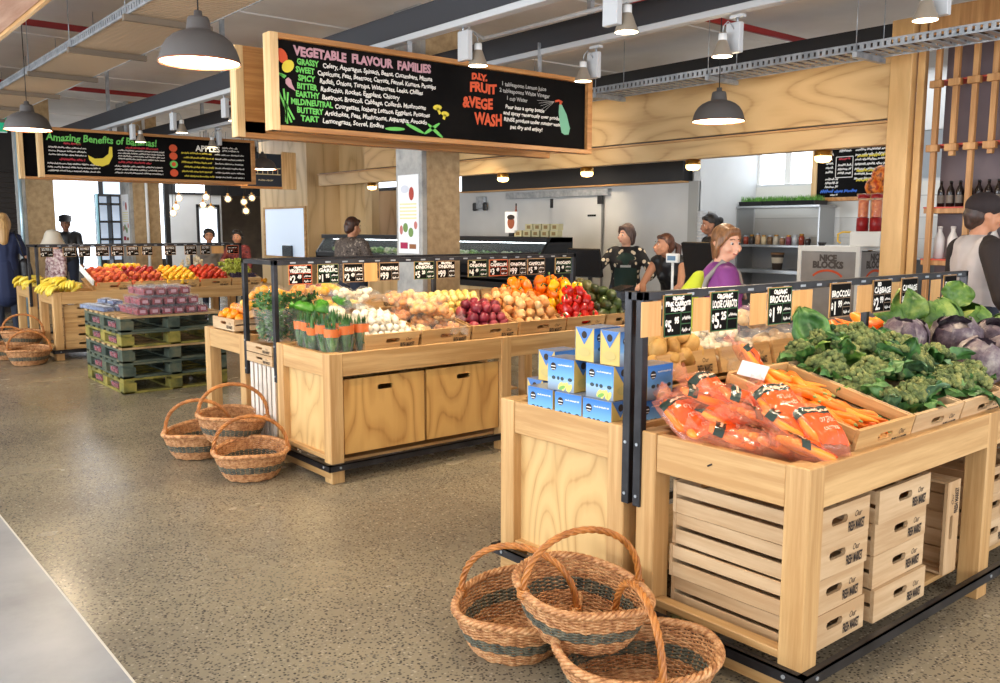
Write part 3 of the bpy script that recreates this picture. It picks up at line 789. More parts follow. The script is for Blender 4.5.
# wall phone / switches on coolroom wall
q = mb('galv').box(9.44, 11.88, 1.87, 9.5, 12.12, 2.08, 0.01); q.use(M['black']).box(9.42, 11.82, 1.84, 9.47, 11.92, 1.98, 0.02); q.box(9.42, 12.10, 1.84, 9.47, 12.2, 1.98, 0.02); o = q.build('roll_dispenser'); tag(o, 'steel dispenser with dark rolls on the coolroom wall behind the column', 'dispenser')

# timber clad block with a lit serving window
q = mb('ply_vert'); q.box(8.0, 15.5, 0, 9.6, 17.6, 3.3, 0.004); struct(q.build('wall_serving_block'))
q = mb('ply_vert'); q.box(8.70, 14.55, 0, 8.85, 15.5, 3.3, 0.004); struct(q.build('wall_serving_block'))
q = mb('daylit_soft'); q.box(7.985, 15.62, 0.98, 7.998, 17.35, 1.92); struct(q.build('window_7'))
q = mb('pine_y'); q.box(7.97, 15.55, 0.92, 8.0, 17.42, 0.98); q.box(7.97, 15.55, 1.92, 8.0, 17.42, 1.96); q.box(7.97, 15.55, 0.98, 8.0, 15.62, 1.92); q.box(7.97, 17.35, 0.98, 8.0, 17.42, 1.92); struct(q.build('trim_7'))
q = mb('screen').box(7.9, 16.05, 0.98, 7.95, 16.45, 1.2, 0.01).build('till_screen'); tag(q, 'small dark till screen in the lit serving window', 'screen')
q = mb('ply_vert'); q.box(10.5, 13.0, 0, 10.6, 18.0, 2.35); struct(q.build('wall_timber_far'))
q = mb('daylit'); q.box(10.5, 13.0, 2.42, 10.55, 18.0, 2.9); q.use(M['black']).box(10.48, 13, 2.35, 10.56, 18, 2.42); struct(q.build('window_8'))

# cafe beyond the far columns: bright glazing, dark shelving, light doorway
q = mb('daylit'); q.box(5.0, 22.0, 0.6, 6.0, 22.05, 3.2); struct(q.build('window_9'))
q = mb('black'); q.box(6.0, 21.95, 0, 6.1, 22.1, 3.3); q.box(7.15, 21.9, 0, 7.4, 22.1, 3.3); struct(q.build('trim_8'))
sh = thing('dark_shelf_unit', 'dark open shelving against bright glazing beyond the far column', 'shelving', (5.82, 21.4, 0))
for i in range(4): mb('black').box(i * 0.27, 0, 0, i * 0.27 + 0.03, 0.3, 2.28).build('upright', sh)
for z in (1.25, 1.65, 2.05, 2.25): mb('black').box(0, 0, z, 0.85, 0.3, z + 0.05).build('shelf', sh)
mb('daylit_soft').box(0, 0.29, 0.8, 0.85, 0.3, 2.25).build('back_glass', sh)
q = mb('daylit_soft'); q.box(6.1, 22.1, 2.25, 6.9, 22.15, 3.1); struct(q.build('window_10'))
q = mb('glass'); q.box(5.2, 21.2, 0.0, 5.75, 21.22, 2.3); q.use(plain('blue_glass_edge', (150, 200, 215), 0.2)).box(5.72, 21.18, 0.2, 5.76, 21.24, 2.3); o = q.build('glass_screen'); tag(o, 'pale blue edged glass screen in front of the bright cafe window', 'screen')
q = mb('wall_white'); q.box(7.6, 21.9, 0, 8.9, 22.0, 2.35); struct(q.build('wall_cafe'))
q = mb('daylit'); q.box(8.35, 21.85, 0.7, 8.75, 21.89, 2.0); q.use(M['black']).box(8.25, 21.84, 0.3, 8.3, 21.9, 2.1); q.box(8.78, 21.84, 0.3, 8.83, 21.9, 2.1); q.box(8.25, 21.84, 2.05, 8.83, 21.9, 2.12); struct(q.build('door_2'))
q = mb('daylit'); q.box(7.75, 21.8, 2.4, 8.45, 21.85, 2.95); struct(q.build('window_11'))
q = mb('black'); q.box(7.5, 21.86, 2.35, 12, 21.95, 3.6); struct(q.build('trim_9'))
q = mb('daylit'); q.box(7.15, 21.7, 0.8, 7.4, 21.75, 3.0); struct(q.build('window_12'))
q = mb('black'); q.box(6.5, 19.0, 0.0, 6.6, 19.1, 3.6); q.build('trim_10')['kind'] = 'structure'
bulb0 = None
BL = [(179, 198), (206, 197), (211, 209), (228, 199), (244, 202), (252, 198), (173, 213), (246, 211), (203, 205), (176, 207)]
def at_y(px, py, Y):
    d = (px - 500) * RR - (py - 341.5) * UU + FPX * F_
    t = Y / d.y; p = Vector((0, 0, 1.55)) + t * d; return p
def at_x(px, py, X):
    d = (px - 500) * RR - (py - 341.5) * UU + FPX * F_
    t = X / d.x; return Vector((0, 0, 1.55)) + t * d
def at_z(px, py, Z):
    d = (px - 500) * RR - (py - 341.5) * UU + FPX * F_
    t = (Z - 1.55) / d.z; return Vector((0, 0, 1.55)) + t * d
for i, (px, py) in enumerate(BL):
    p = at_y(px, py, 19.0 + 0.2 * (i % 3))
    if i == 0:
        bulb0 = thing('globe_bulb', 'glowing globe bulb hanging on a thin cord in the cafe beyond', 'hanging bulb', p, group='globe bulbs over the cafe')
        mb('bulb').ball((0, 0, 0), 0.055, 12, 8).build('filament', bulb0); mb('clear').ball((0, 0, 0), 0.09, 14, 10).build('globe', bulb0)
        mb('black').cyl((0, 0, 0.08), (0, 0, 3.62 - p.z + 0.3), 0.006).build('cord', bulb0); mb('brass').cyl((0, 0, 0.06), (0, 0, 0.12), 0.025).build('cap', bulb0)
    else: dup(bulb0, p)
# green exit sign at the far left
t = thing('exit_sign', 'green lit exit sign under the timber beam at the photo edge', 'sign', at_y(-6, 131, 14.0)); mb(plain('exit_green', (20, 140, 100), 0.4, emit=(20, 150, 110), es=0.7)).box(-0.16, 0, 0, 0.16, 0.04, 0.28).build('sign_face', t); mb('white').box(-0.17, 0.04, -0.01, 0.17, 0.06, 0.29).build('housing', t)
mb('galv').box(-0.02, 0.04, 0.29, 0.02, 0.06, 3.6 - t.location.z).build('bracket', t)
# ================================================================== lamps
def pendant(loc, lab):
    t = thing('pendant_lamp', lab, 'lamp', loc, group=None)
    prof = [(0.205, 0.0), (0.203, 0.012), (0.195, 0.04), (0.183, 0.075), (0.162, 0.108), (0.13, 0.135), (0.095, 0.152), (0.066, 0.16), (0.062, 0.17), (0.056, 0.215), (0.05, 0.228), (0.022, 0.235), (0.02, 0.26), (0.001, 0.262)]
    mb('lampgrey').lathe(prof, 40).build('shade', t)
    mb('lampin').lathe([(0.199, 0.004), (0.19, 0.035), (0.177, 0.07), (0.15, 0.1), (0.11, 0.125), (0.001, 0.14)], 32).build('lit_lining', t)
    mb(plain('copper_rim', (150, 84, 50), 0.5)).lathe([(0.2055, -0.003), (0.2075, 0.004), (0.2035, 0.006), (0.199, 0.0)], 40).build('rim', t)
    mb('black').tube([(0, 0, 0.26), (0, 0, 3.62 - loc[2])], 0.004, 6).build('cord', t)
    mb('bulb').ball((0, 0, 0.08), 0.045, 14, 8).build('bulb', t)
    l = light('pendant_light', 'POINT', (0, 0, 0.0), 42, WARM, size=0.16); l.parent = t
    l.location = (0, 0, -0.05)
    return t
pendant((1.798, 4.631, 2.395), 'grey dome pendant lamp, largest of the four, in front of the cable tray')
pendant((1.95, 9.30, 2.45), 'grey dome pendant lamp hanging in front of the banana blackboard')
pendant((5.873, 4.414, 2.388), 'grey dome pendant lamp hanging before the timber bulkhead')
pendant((5.83, 12.7, 2.42), 'small looking grey dome pendant lamp beside the dark cafe sign')

sp0 = None
def spotlamp(x, y, lab, aim=(0, 0), z=2.868, flip=1, power=46):
    """track spot: flat white driver box hung from the track and a bell shaped head beside it"""
    global sp0
    if sp0 is None:
        t = thing('track_spotlight', lab, 'spotlight', (x, y, z))
        mb('white_gloss').box(-0.02, -0.05, -0.018, 0.02, 0.05, 0.0).build('track_adapter', t)
        mb('white_gloss').box(-0.022, -0.075, -0.235, 0.022, 0.035, -0.045, 0.004).build('driver_box', t)
        mb('galv').cyl((0, 0.0, -0.05), (0, 0.0, -0.01), 0.007).build('stem', t)
        h = mb(plain('spot_head_champagne', (168, 156, 140), 0.35, 0.5)); h.lathe([(0.066, -0.262), (0.062, -0.245), (0.048, -0.215), (0.036, -0.18), (0.03, -0.165), (0.026, -0.16), (0.025, -0.115), (0.001, -0.112)], 26, (0.085, -0.05, 0)); h.build('lamp_head', t)
        mb(plain('spot_collar_white', (230, 230, 228), 0.3)).lathe([(0.0275, -0.163), (0.027, -0.12), (0.001, -0.118)], 18, (0.085, -0.05, 0)).build('collar', t)
        mb('spotin').lathe([(0.064, -0.263), (0.001, -0.264)], 24, (0.085, -0.05, 0)).build('lens', t)
        mb('galv').tube([(0.085, -0.05, -0.115), (0.082, -0.045, -0.07), (0.06, -0.03, -0.04), (0.04, -0.02, -0.06), (0.02, -0.01, -0.09)], 0.0035, 6).build('cord', t)
        sp0 = t
    else:
        t = dup(sp0, (x, y, z), label=lab)
    if flip < 0: t.rotation_euler = (0, 0, pi)
    return t
def spotlight_at(x, y, aim, power, size=radians(78)):
    s = Vector((x, y, 2.60)); d = Vector(aim) - s
    o = light('spot_beam', 'SPOT', s, power, WARM, size=0.05, spot=size, blend=0.8)
    o.rotation_euler = d.to_track_quat('-Z', 'Y').to_euler()
SPOTS = [(3.66, 11.78, 1, 'track spotlight over the word Bananas on the blackboard'), (3.66, 10.32, 1, 'track spotlight just before the painted red apples on the banana blackboard'),
         (3.66, 8.83, 1, 'track spotlight partly hidden by the pale frame end of the flavour blackboard'),
         (3.66, 4.83, 1, 'track spotlight hanging in front of the orange lettering D.I.Y.'),
         (3.66, 3.50, 1, 'large looking track spotlight high up between two black beams'),
         (4.94, 12.13, -1, 'track spotlight covering the end of the word APPLES'),
         (4.94, 4.857, -1, 'track spotlight at the right end of the flavour blackboard'), (4.94, 3.586, -1, 'track spotlight directly above the bulkhead pendant lamp'),
         (4.94, 2.277, -1, 'track spotlight above the timber post near the lattice shelving')]
for x, y, fl, lab in SPOTS: spotlamp(x, y, lab, flip=fl, z=2.885 if x < 4 else 2.915)
for (x, y, aim) in [(3.66, 11.3, (3.6, 11.4, 0.8)), (3.66, 9.9, (3.4, 9.2, 0.7)), (3.66, 4.6, (3.6, 4.9, 0.8)), (3.66, 3.3, (3.9, 2.0, 0.8)), (3.0, 4.0, (3.0, 4.9, 0.8)), (3.66, 6.2, (3.4, 6.2, 0.8)),
                    (4.94, 12.5, (4.6, 11.6, 0.8)), (4.94, 5.0, (4.7, 5.1, 0.8)), (4.94, 3.8, (4.9, 2.2, 0.8)), (4.94, 2.4, (4.6, 1.8, 0.8)), (3.2, 1.6, (3.2, 1.9, 0.8)), (3.2, 12.6, (3.1, 11.6, 0.8))]:
    spotlight_at(x, y, aim, 110)
for (x, y, aim, p_) in [(1.9, 2.6, (2.6, 2.4, 0.6), 70), (7.2, 9.5, (8.2, 10.5, 1.0), 90), (7.0, 6.6, (7.6, 6.6, 1.2), 110), (6.8, 5.0, (8, 5, 2.4), 22), (7.0, 8.0, (8, 8, 2.6), 25), (6.6, 3.0, (8.0, 3.2, 1.4), 22), (8.4, 8.6, (9.3, 9.8, 1.4), 90)]:
    spotlight_at(x, y, aim, p_, radians(100))

dl0 = None
for i, (px, py) in enumerate([(823, 157), (693, 164), (587, 171), (503, 175), (372, 182)]):
    p = at_x(px, py + 1, XB + 0.07)
    p.z = 2.255 if px > 400 else 2.255
    lab = ['round brass downlight in front of the menu blackboard frame', 'round brass downlight above the corner of the coolroom', 'round brass downlight over the sliding coolroom door', 'round brass downlight above the picture on the salad case', 'round brass downlight over the customer in the floral top'][i]
    if i == 0:
        dl0 = thing('bulkhead_downlight', lab, 'downlight', p)
        mb('brass').lathe([(0.085, 0.0), (0.085, 0.05), (0.06, 0.06), (0.001, 0.06)], 20).build('collar', dl0)
        mb('bulb').lathe([(0.078, 0.0), (0.08, -0.03), (0.06, -0.055), (0.001, -0.065)], 20).build('diffuser', dl0)
        mb('brass').lathe([(0.05, 0.055), (0.05, 0.066)], 14).build('mount', dl0)
    else: dup(dl0, p, label=lab)

# ================================================================== blackboards
def board(name, lab, x0, x1, y, z0, z1, depth=0.10, fr=0.05, double=False):
    """long framed blackboard facing -Y"""
    t = thing(name, lab, 'blackboard', (x0, y, z0)); w = x1 - x0; h = z1 - z0
    q = mb('frame'); q.box(0.0, 0.0, 0.0, w, depth, 0.035, 0.003); q.box(0.0, 0.0, h - 0.035, w, depth, h, 0.003); q.build('frame_rail', t)
    q = mb('framez'); q.box(-0.004, -0.003, 0.0, 0.055, depth, h, 0.003); q.build('frame_end', t)
    q = mb('frame'); q.box(w - 0.055, 0.0, 0.035, w, depth, h - 0.035, 0.003); q.build('frame_end', t)
    mb('blackboard').box(0.05, 0.035, 0.03, w - 0.05, 0.06, h - 0.03).build('chalk_panel', t)
    q = mb('galv')
    for fx in (0.37, 0.80):
        q.box(w * fx, depth * 0.4, h, w * fx + 0.035, depth * 0.5, 2.92 - z0 + 0.1)
    q.build('hanging_strap', t)
    return t, w, h
t, w, h = board('hanging_blackboard', 'hanging blackboard lettered Vegetable Flavour Families over the middle stand', 2.55, 5.45, 5.39, 2.172, 2.785)
P = lambda u, v: (u, 0.0325, v)
bb = MB(); bb.use(M['chalk_pink'])
def fit_text(b, s_, u0, u1, v0, hgt, place, bold=0.0, wob=0.0, slant=0.0):
    """lettering squeezed to run from u0 to u1 with capitals hgt tall"""
    size = hgt / 0.70; vs, fs = text_data(s_, size, 'LEFT', bold, 1.0); w0 = max(v_[0] for v_ in vs)
    put_text(b, s_, size, u0, v0, place, 'LEFT', bold, (u1 - u0) / w0, wob, slant)
fit_text(bb, 'VEGETABLE  FLAVOUR  FAMILIES', 0.18, 1.265, 0.492, 0.056, P, 0.004, 0.003)
bb.build('chalk_heading', t); bb = MB()
rowsF = [('GRASSY', 'Celery, Asparagus, Spinach, Beans, Cucumbers, Mizuna', 0.199, 0.358, 0.385, 1.275), ('SWEET', 'Capsicums, Peas, Beetroot, Carrots, Fennel, Kumara, Parsnips', 0.19, 0.325, 0.345, 1.305),
         ('SPICY', 'Radish, Onions, Turnips, Watercress, Leeks, Chillies', 0.205, 0.33, 0.36, 1.19), ('BITTER', 'Radicchio, Rocket, Eggplant, Chicory', 0.195, 0.345, 0.365, 0.99),
         ('EARTHY', 'Beetroot, Broccoli, Cabbage, Collards, Mushrooms', 0.185, 0.36, 0.375, 1.215), ('MILD/NEUTRAL', 'Courgettes, Iceberg Lettuce, Eggplant, Potatoes', 0.149, 0.456, 0.47, 1.25),
         ('BUTTERY', 'Artichokes, Peas, Mushrooms, Asparagus, Avocado', 0.19, 0.385, 0.395, 1.225), ('TART', 'Lemongrass, Sorrel, Endive', 0.217, 0.35, 0.375, 0.856)]
for i, (a_, c, u1, u2, u3, u4) in enumerate(rowsF):
    v = 0.436 - i * 0.0515
    bb.use(M['chalk_green']); fit_text(bb, a_, u1, u2, v, 0.036, P, 0.0022, 0.002)
    bb.use(M['chalk']); fit_text(bb, c, u3, u4, v, 0.030, P, 0.0012, 0.003, 0.12)
bb.build('chalk_list', t); bb = MB(); bb.use(M['chalk_red'])
for s_, u, u_, v, z in (('D.I.Y.', 1.64, 1.79, 0.495, 0.042), ('FRUIT', 1.62, 1.883, 0.405, 0.066), ('&VEGE', 1.554, 1.844, 0.285, 0.075), ('WASH', 1.668, 1.934, 0.165, 0.085)): fit_text(bb, s_, u, u_, v, z, P, 0.005, 0.004)
bb.use(M['chalk_grey'])
for s_, u, u_, v in (('1 tablespoon Lemon Juice', 1.93, 2.40, 0.475), ('2 tablespoons White Vinegar', 1.91, 2.44, 0.425), ('1 cup Water', 1.98, 2.20, 0.370)): fit_text(bb, s_, u, u_, v, 0.030, P, 0.001, 0.002)
bb.use(M['chalk'])
for s_, u, u_, v in (('Pour into a spray bottle', 1.97, 2.38, 0.305), ('and spray generously over produce.', 1.95, 2.60, 0.258), ('RINSE produce under running water,', 1.955, 2.59, 0.208), ('pat dry and enjoy!', 2.02, 2.36, 0.155)): fit_text(bb, s_, u, u_, v, 0.028, P, 0.0012, 0.002, 0.1)
bb.build('chalk_lettering', t)
bb = MB()
P2 = lambda u, v: (u, 0.0322, v)
bb.use(M['chalk_red']); blob2d(bb, ell(0.095, 0.475, 0.05, 0.036, 14, -1.1), P2)
bb.use(M['chalk_yellow']); blob2d(bb, ell(0.135, 0.415, 0.048, 0.036, 14, 0.7), lambda u, v: (u, 0.0318, v))
bb.build('chalk_capsicums', t); bb = MB(); bb.use(M['chalk_pink']); blob2d(bb, [(0.115, 0.33), (0.135, 0.345), (0.155, 0.33), (0.16, 0.305), (0.185, 0.262), (0.135, 0.285), (0.115, 0.305)], P2)
bb.build('chalk_radish', t); bb = MB(); bb.use(M['chalk_green'])
for (a, c_, d, e) in ((0.06, 0.37, 0.11, 0.34), (0.08, 0.36, 0.12, 0.35), (0.06, 0.26, 0.15, 0.06), (0.10, 0.27, 0.12, 0.05), (0.13, 0.25, 0.11, 0.06), (0.10, 0.20, 0.17, 0.08)): stroke(bb, [(a, c_), (d, e)], 0.013, P2)
bb.build('chalk_asparagus', t); bb = MB(); bb.use(M['chalk_green'])
for (u, v, a_) in ((0.95, 0.075, 0.05), (1.12, 0.09, -0.35), (1.27, 0.10, 0.55), (1.30, 0.085, -0.6)): blob2d(bb, ell(u, v, 0.085, 0.013, 12, a_), P2)
bb.build('chalk_pea_pods', t); bb = MB(); bb.use(M['chalk_yellow']); blob2d(bb, ell(1.32, 0.255, 0.04, 0.02, 12, 0.1), P2); blob2d(bb, ell(1.39, 0.215, 0.036, 0.018, 12, -0.1), P2); stroke(bb, [(1.32, 0.25), (1.345, 0.21)], 0.022, P2); stroke(bb, [(1.39, 0.21), (1.375, 0.175)], 0.022, P2)
bb.build('chalk_mushrooms', t); bb = MB(); bb.use(plain('pale_green_chalk', (120, 180, 150), 0.9)); blob2d(bb, [(2.545, 0.385), (2.575, 0.385), (2.63, 0.31), (2.67, 0.20), (2.655, 0.15), (2.61, 0.145), (2.575, 0.16), (2.55, 0.25), (2.54, 0.32)], P2)
bb.use(M['chalk_red']); stroke(bb, [(2.50, 0.405), (2.54, 0.415), (2.58, 0.405)], 0.016, P2); stroke(bb, [(2.56, 0.41), (2.56, 0.385)], 0.022, P2)
bb.use(M['chalk_grey'])
for k in range(5): stroke(bb, [(2.49, 0.402), (2.30 + 0.02 * k, 0.395 - 0.02 * k)], 0.0025, P2)
bb.build('chalk_spray_bottle', t)

t, w, h = board('hanging_blackboard', 'hanging blackboard seen behind the flavour board, its frame showing past it', 2.58, 5.53, 6.0, 2.178, 2.80)
q = mb('frame'); q.box(0.05, 0.0, 0.035, 0.205, 0.03, h - 0.035); q.box(0.05, 0.0, 0.035, w - 0.05, 0.03, 0.11); q.build('inner_frame', t)

t, w, h = board('hanging_blackboard', 'hanging blackboard lettered Amazing Benefits of Bananas over the far fruit stand', 2.66, 5.49, 12.2, 2.165, 2.785)
bb = MB(); P = lambda u, v: (u, 0.0325, v)
bb.use(M['chalk_green']); put_text(bb, 'Amazing Benefits of Bananas!', 0.125, 0.10, 0.46, P, bold=0.003, wob=0.006, sx=0.92, slant=0.1)
bb.use(M['chalk_rose']); squiggle(bb, 0.30, 0.42, 0.2, 0.03, P, 0.010, 1); squiggle(bb, 0.24, 0.22, 0.3, 0.035, P, 0.011, 2); squiggle(bb, 1.05, 0.41, 0.42, 0.03, P, 0.010, 3); squiggle(bb, 0.95, 0.22, 0.42, 0.03, P, 0.010, 4)
bb.use(M['chalk'])
for i in range(3): squiggle(bb, 0.12, 0.37 - 0.045 * i, 0.44, 0.024, P, 0.006, 10 + i); squiggle(bb, 0.1, 0.17 - 0.045 * i, 0.62, 0.024, P, 0.006, 20 + i); squiggle(bb, 0.90, 0.17 - 0.042 * i, 0.62, 0.024, P, 0.006, 40 + i)
for i in range(4): squiggle(bb, 0.95, 0.375 - 0.036 * i, 0.6, 0.022, P, 0.006, 30 + i)
bb.build('chalk_lettering', t); bb = MB(); bb.use(M['chalk'])
put_text(bb, 'APPLES', 0.11, 1.98, 0.43, P, bold=0.003)
for i in range(6):
    v = 0.385 - i * 0.062; bb.use(M['chalk_yellow']); squiggle(bb, 1.78 + 0.03 * (i % 2), v, 0.42, 0.028, P, 0.008, 50 + i); bb.use(M['chalk']); squiggle(bb, 2.25, v, 0.42, 0.024, P, 0.006, 60 + i)
squiggle(bb, 2.36, 0.48, 0.22, 0.03, P, 0.006, 90); squiggle(bb, 2.36, 0.44, 0.24, 0.03, P, 0.006, 91)
bb.build('chalk_lettering', t)
bb = MB(); bb.use(M['chalk_yellow']); blob2d(bb, [(0.58, 0.30), (0.66, 0.26), (0.76, 0.27), (0.83, 0.33), (0.845, 0.42), (0.88, 0.42), (0.88, 0.30), (0.83, 0.2), (0.75, 0.165), (0.65, 0.18), (0.59, 0.24)], P2)
bb.build('chalk_banana', t); bb = MB()
for i, v in enumerate((0.45, 0.345, 0.235, 0.12)): bb.use(M['chalk_red'] if i != 2 else M['chalk_green']); blob2d(bb, ell(1.67, v, 0.055, 0.05, 16), P2)
bb.use(M['chalk_red']); blob2d(bb, ell(1.67, 0.235, 0.03, 0.03, 12), lambda u, v: (u, 0.0318, v))
bb.build('chalk_drawing', t)
t, w, h = board('hanging_blackboard', 'hanging blackboard frame end behind the banana board, by the shutter', 2.55, 5.6, 12.75, 2.165, 2.785)

# small hanging cafe sign (dark blue) beside the second pendant
p = at_y(258, 181, 14.0); t = thing('cafe_sign', 'small dark blue hanging sign with a cream drawing beside the banana blackboard', 'sign', (6.05, 14.0, 2.19))
mb('frame').box(0, 0, 0, 0.82, 0.05, 0.04, 0.004).build('frame_rail', t)
mb('framez').box(0.72, -0.005, 0.0, 0.98, 0.06, 0.62, 0.004).build('frame_end', t)
mb(plain('dark_blue_board', (28, 40, 58), 0.6)).box(0.0, 0.02, 0.04, 0.74, 0.045, 0.58).build('sign_panel', t)
bb = MB(); bb.use(plain('cream_paint', (216, 204, 170), 0.7)); P = lambda u, v: (u, 0.017, v)
for i in range(6): stroke(bb, [(0.2 + i * 0.09, 0.24), (0.2 + i * 0.09, 0.34)], 0.012, P)
stroke(bb, [(0.16, 0.34), (0.7, 0.34)], 0.014, P); stroke(bb, [(0.16, 0.24), (0.7, 0.24)], 0.014, P); stroke(bb, [(0.36, 0.42), (0.40, 0.47), (0.43, 0.44), (0.46, 0.47), (0.43, 0.40)], 0.02, P); squiggle(bb, 0.3, 0.13, 0.26, 0.03, P, 0.008, 5)
bb.build('painted_design', t)
mb('galv').box(0.3, 0.03, 0.6, 0.32, 0.04, 1.49).build('hanging_strap', t)

# menu blackboard on the kitchen wall
t = thing('menu_blackboard', 'menu blackboard with yellow and white chalk lists on the kitchen wall', 'blackboard', (10.68, 6.42, 1.90))
mb('framez').box(-0.02, -0.0, 0, 0.03, 0.07, 0.75, 0.004).build('frame_end', t)
q = mb('frame'); q.box(-0.02, -1.3, 0, 0.03, 0, 0.05, 0.004); q.box(-0.02, -1.3, 0.7, 0.03, 0, 0.75, 0.004); q.build('frame_rail', t)
mb('blackboard').box(0.0, -1.3, 0.05, 0.02, 0, 0.7).build('chalk_panel', t)
P = lambda u, v: (-0.002, -u, v)
bb = MB(); bb.use(M['chalk'])
for i in range(5): squiggle(bb, 0.12, 0.58 - i * 0.055, 0.1, 0.035, P, 0.009, i)
for i in range(3): squiggle(bb, 0.12, 0.27 - i * 0.05, 0.18, 0.035, P, 0.009, 9 + i)
squiggle(bb, 0.3, 0.62, 0.16, 0.04, P, 0.01, 70)
for i in range(7): squiggle(bb, 0.52, 0.62 - i * 0.06, 0.45, 0.035, P, 0.009, 30 + i)
for i in range(3): squiggle(bb, 0.29, 0.44 - i * 0.05, 0.18, 0.035, P, 0.009, 80 + i)
stroke(bb, [(0.26, 0.56), (0.49, 0.56), (0.49, 0.3), (0.26, 0.3), (0.26, 0.56)], 0.008, P)
bb.use(M['chalk_yellow'])
for i in (1, 4, 6): squiggle(bb, 0.55, 0.60 - i * 0.06, 0.4, 0.04, lambda u, v: (-0.003, -u, v), 0.012, 40 + i)
bb.use(M['chalk_rose']); squiggle(bb, 0.3, 0.52, 0.15, 0.035, P, 0.012, 47)
bb.use(M['chalk_blue']); squiggle(bb, 0.06, 0.11, 0.5, 0.045, P, 0.014, 48); bb.use(M['chalk']); squiggle(bb, 0.2, 0.07, 0.1, 0.03, P, 0.01, 49)
bb.build('chalk_lettering', t)

# ================================================================== crates
CW, CL, CH = 0.395, 0.56, 0.115
def build_crate(lab, loc, pale=False, group=None):
    """timber produce crate: origin at the front lower corner; x across, y along the long side"""
    t = thing('produce_crate', lab, 'crate', loc, group=group)
    mx = M['crate_x'] if pale else M['pine_x']; my = M['crate_y'] if pale else M['pine_y']
    for y in (0, CL - 0.014):
        q = MB(); q.use(mx); q.X = Matrix.Translation((0, y, 0)); holed_panel(q, CW, CH, 0.014, 0.105, 0.028, CW * 0.5, CH * 0.58); e = q.build('end_panel', t)
        bb = MB(); bb.use(M['ink'])
        Pf = (lambda u, v: (u, -0.001, v)) if y == 0 else (lambda u, v: (CW - u, CL + 0.001, v))
        put_text(bb, 'FRESH MARKET', 0.044, CW * 0.655 - 0.005, 0.016, Pf, 'LEFT', 0.0016, sx=0.36)
        put_text(bb, 'Our', 0.030, CW * 0.74, 0.058, Pf, 'LEFT', 0, sx=0.9, slant=0.3)
        bb.build('stencil_lettering', e)
    for x in (0, CW - 0.010):
        for (z0, z1) in ((0.0, 0.052), (0.066, CH - 0.004)):
            q = MB(); q.use(my).box(x, 0.014, z0, x + 0.010, CL - 0.014, z1, 0.0015); q.build('side_slat', t)
    q = MB(); q.use(my)
    for i in range(5): q.box(0.006 + i * 0.078, 0.012, 0.0, 0.006 + i * 0.078 + 0.070, CL - 0.012, 0.007)
    q.build('crate_floor', t)
    return t

# ================================================================== stands
PW = 0.09; TH = 0.80
def table(name_lab, x0, y0, y1, posts, x1, front=-1, end='ply', deck='flat'):
    """timber stand table; posts = x positions of leg pairs, front = side (-1: y0, +1: y1) the shoppers use"""
    t = thing('produce_table', name_lab, 'table', (x0, y0, 0)); W_ = y1 - y0; L_ = x1 - x0
    for px in posts:
        for yy in (0, W_ - PW): mb('pine_z').box(px, yy, 0, px + PW, yy + PW, TH, 0.004).build('leg', t)
    # end rails, long rails
    mb('pine_y').box(0.006, PW, 0.655, 0.045, W_ - PW, TH - 0.004, 0.003).build('end_rail', t)
    mb('pine_y').box(L_ - 0.045, PW, 0.655, L_ - 0.006, W_ - PW, TH - 0.004, 0.003).build('end_rail', t)
    for yy in (0.004, W_ - 0.044): 
        mb('pine_x').box(PW, yy, 0.655, L_ - PW, yy + 0.040, TH - 0.002, 0.003).build('long_rail', t)
    mb('pine_y').box(0.01, PW, 0.135, 0.06, W_ - PW, 0.165, 0.003).build('lower_board', t)
    mb('pine_y').box(-0.004, 0.01, 0.03, 0.03, W_ - 0.01, 0.088, 0.003).build('foot_board', t)
    mb('pine_x').box(PW, 0.10, 0.10, L_ - PW, W_ - 0.10, 0.118).build('bottom_shelf', t)
    mb('pine_x').box(0.046, 0.045, 0.70, L_ - 0.046, W_ - 0.045, 0.715).build('top_deck', t)
    if end == 'ply': mb('ply').box(0.045, PW - 0.01, 0.165, 0.058, W_ - PW + 0.01, 0.70).build('end_panel', t)
    return t
def skirt(x0, y0, x1, y1, lab):
    """black angle steel running round the feet of a stand"""
    t = thing('steel_kick_rail', lab, 'kick rail', (x0, y0, 0)); w = x1 - x0; d = y1 - y0; o = 0.03
    q = mb('steel')
    q.box(-o, -o, 0.085, -o + 0.006, d + o, 0.125); q.box(-o, -o, 0.119, -0.001, d + o, 0.125)
    q.box(-o, -o, 0.085, w + o, -o + 0.006, 0.125); q.box(-o + 0.006, -o, 0.119, w + o, -0.001, 0.125)
    q.box(-o, d + o - 0.006, 0.085, w + o, d + o, 0.125)
    q.build('angle_bar', t)
    q = mb('galv')
    for y in (0.045, d - 0.045): q.cyl((-o - 0.004, y, 0.105), (-o, y, 0.105), 0.007)
    x = 0.045
    while x < w: q.cyl((x, -o - 0.004, 0.105), (x, -o, 0.105), 0.007); x += 1.34
    q.build('bolts', t)
    return t

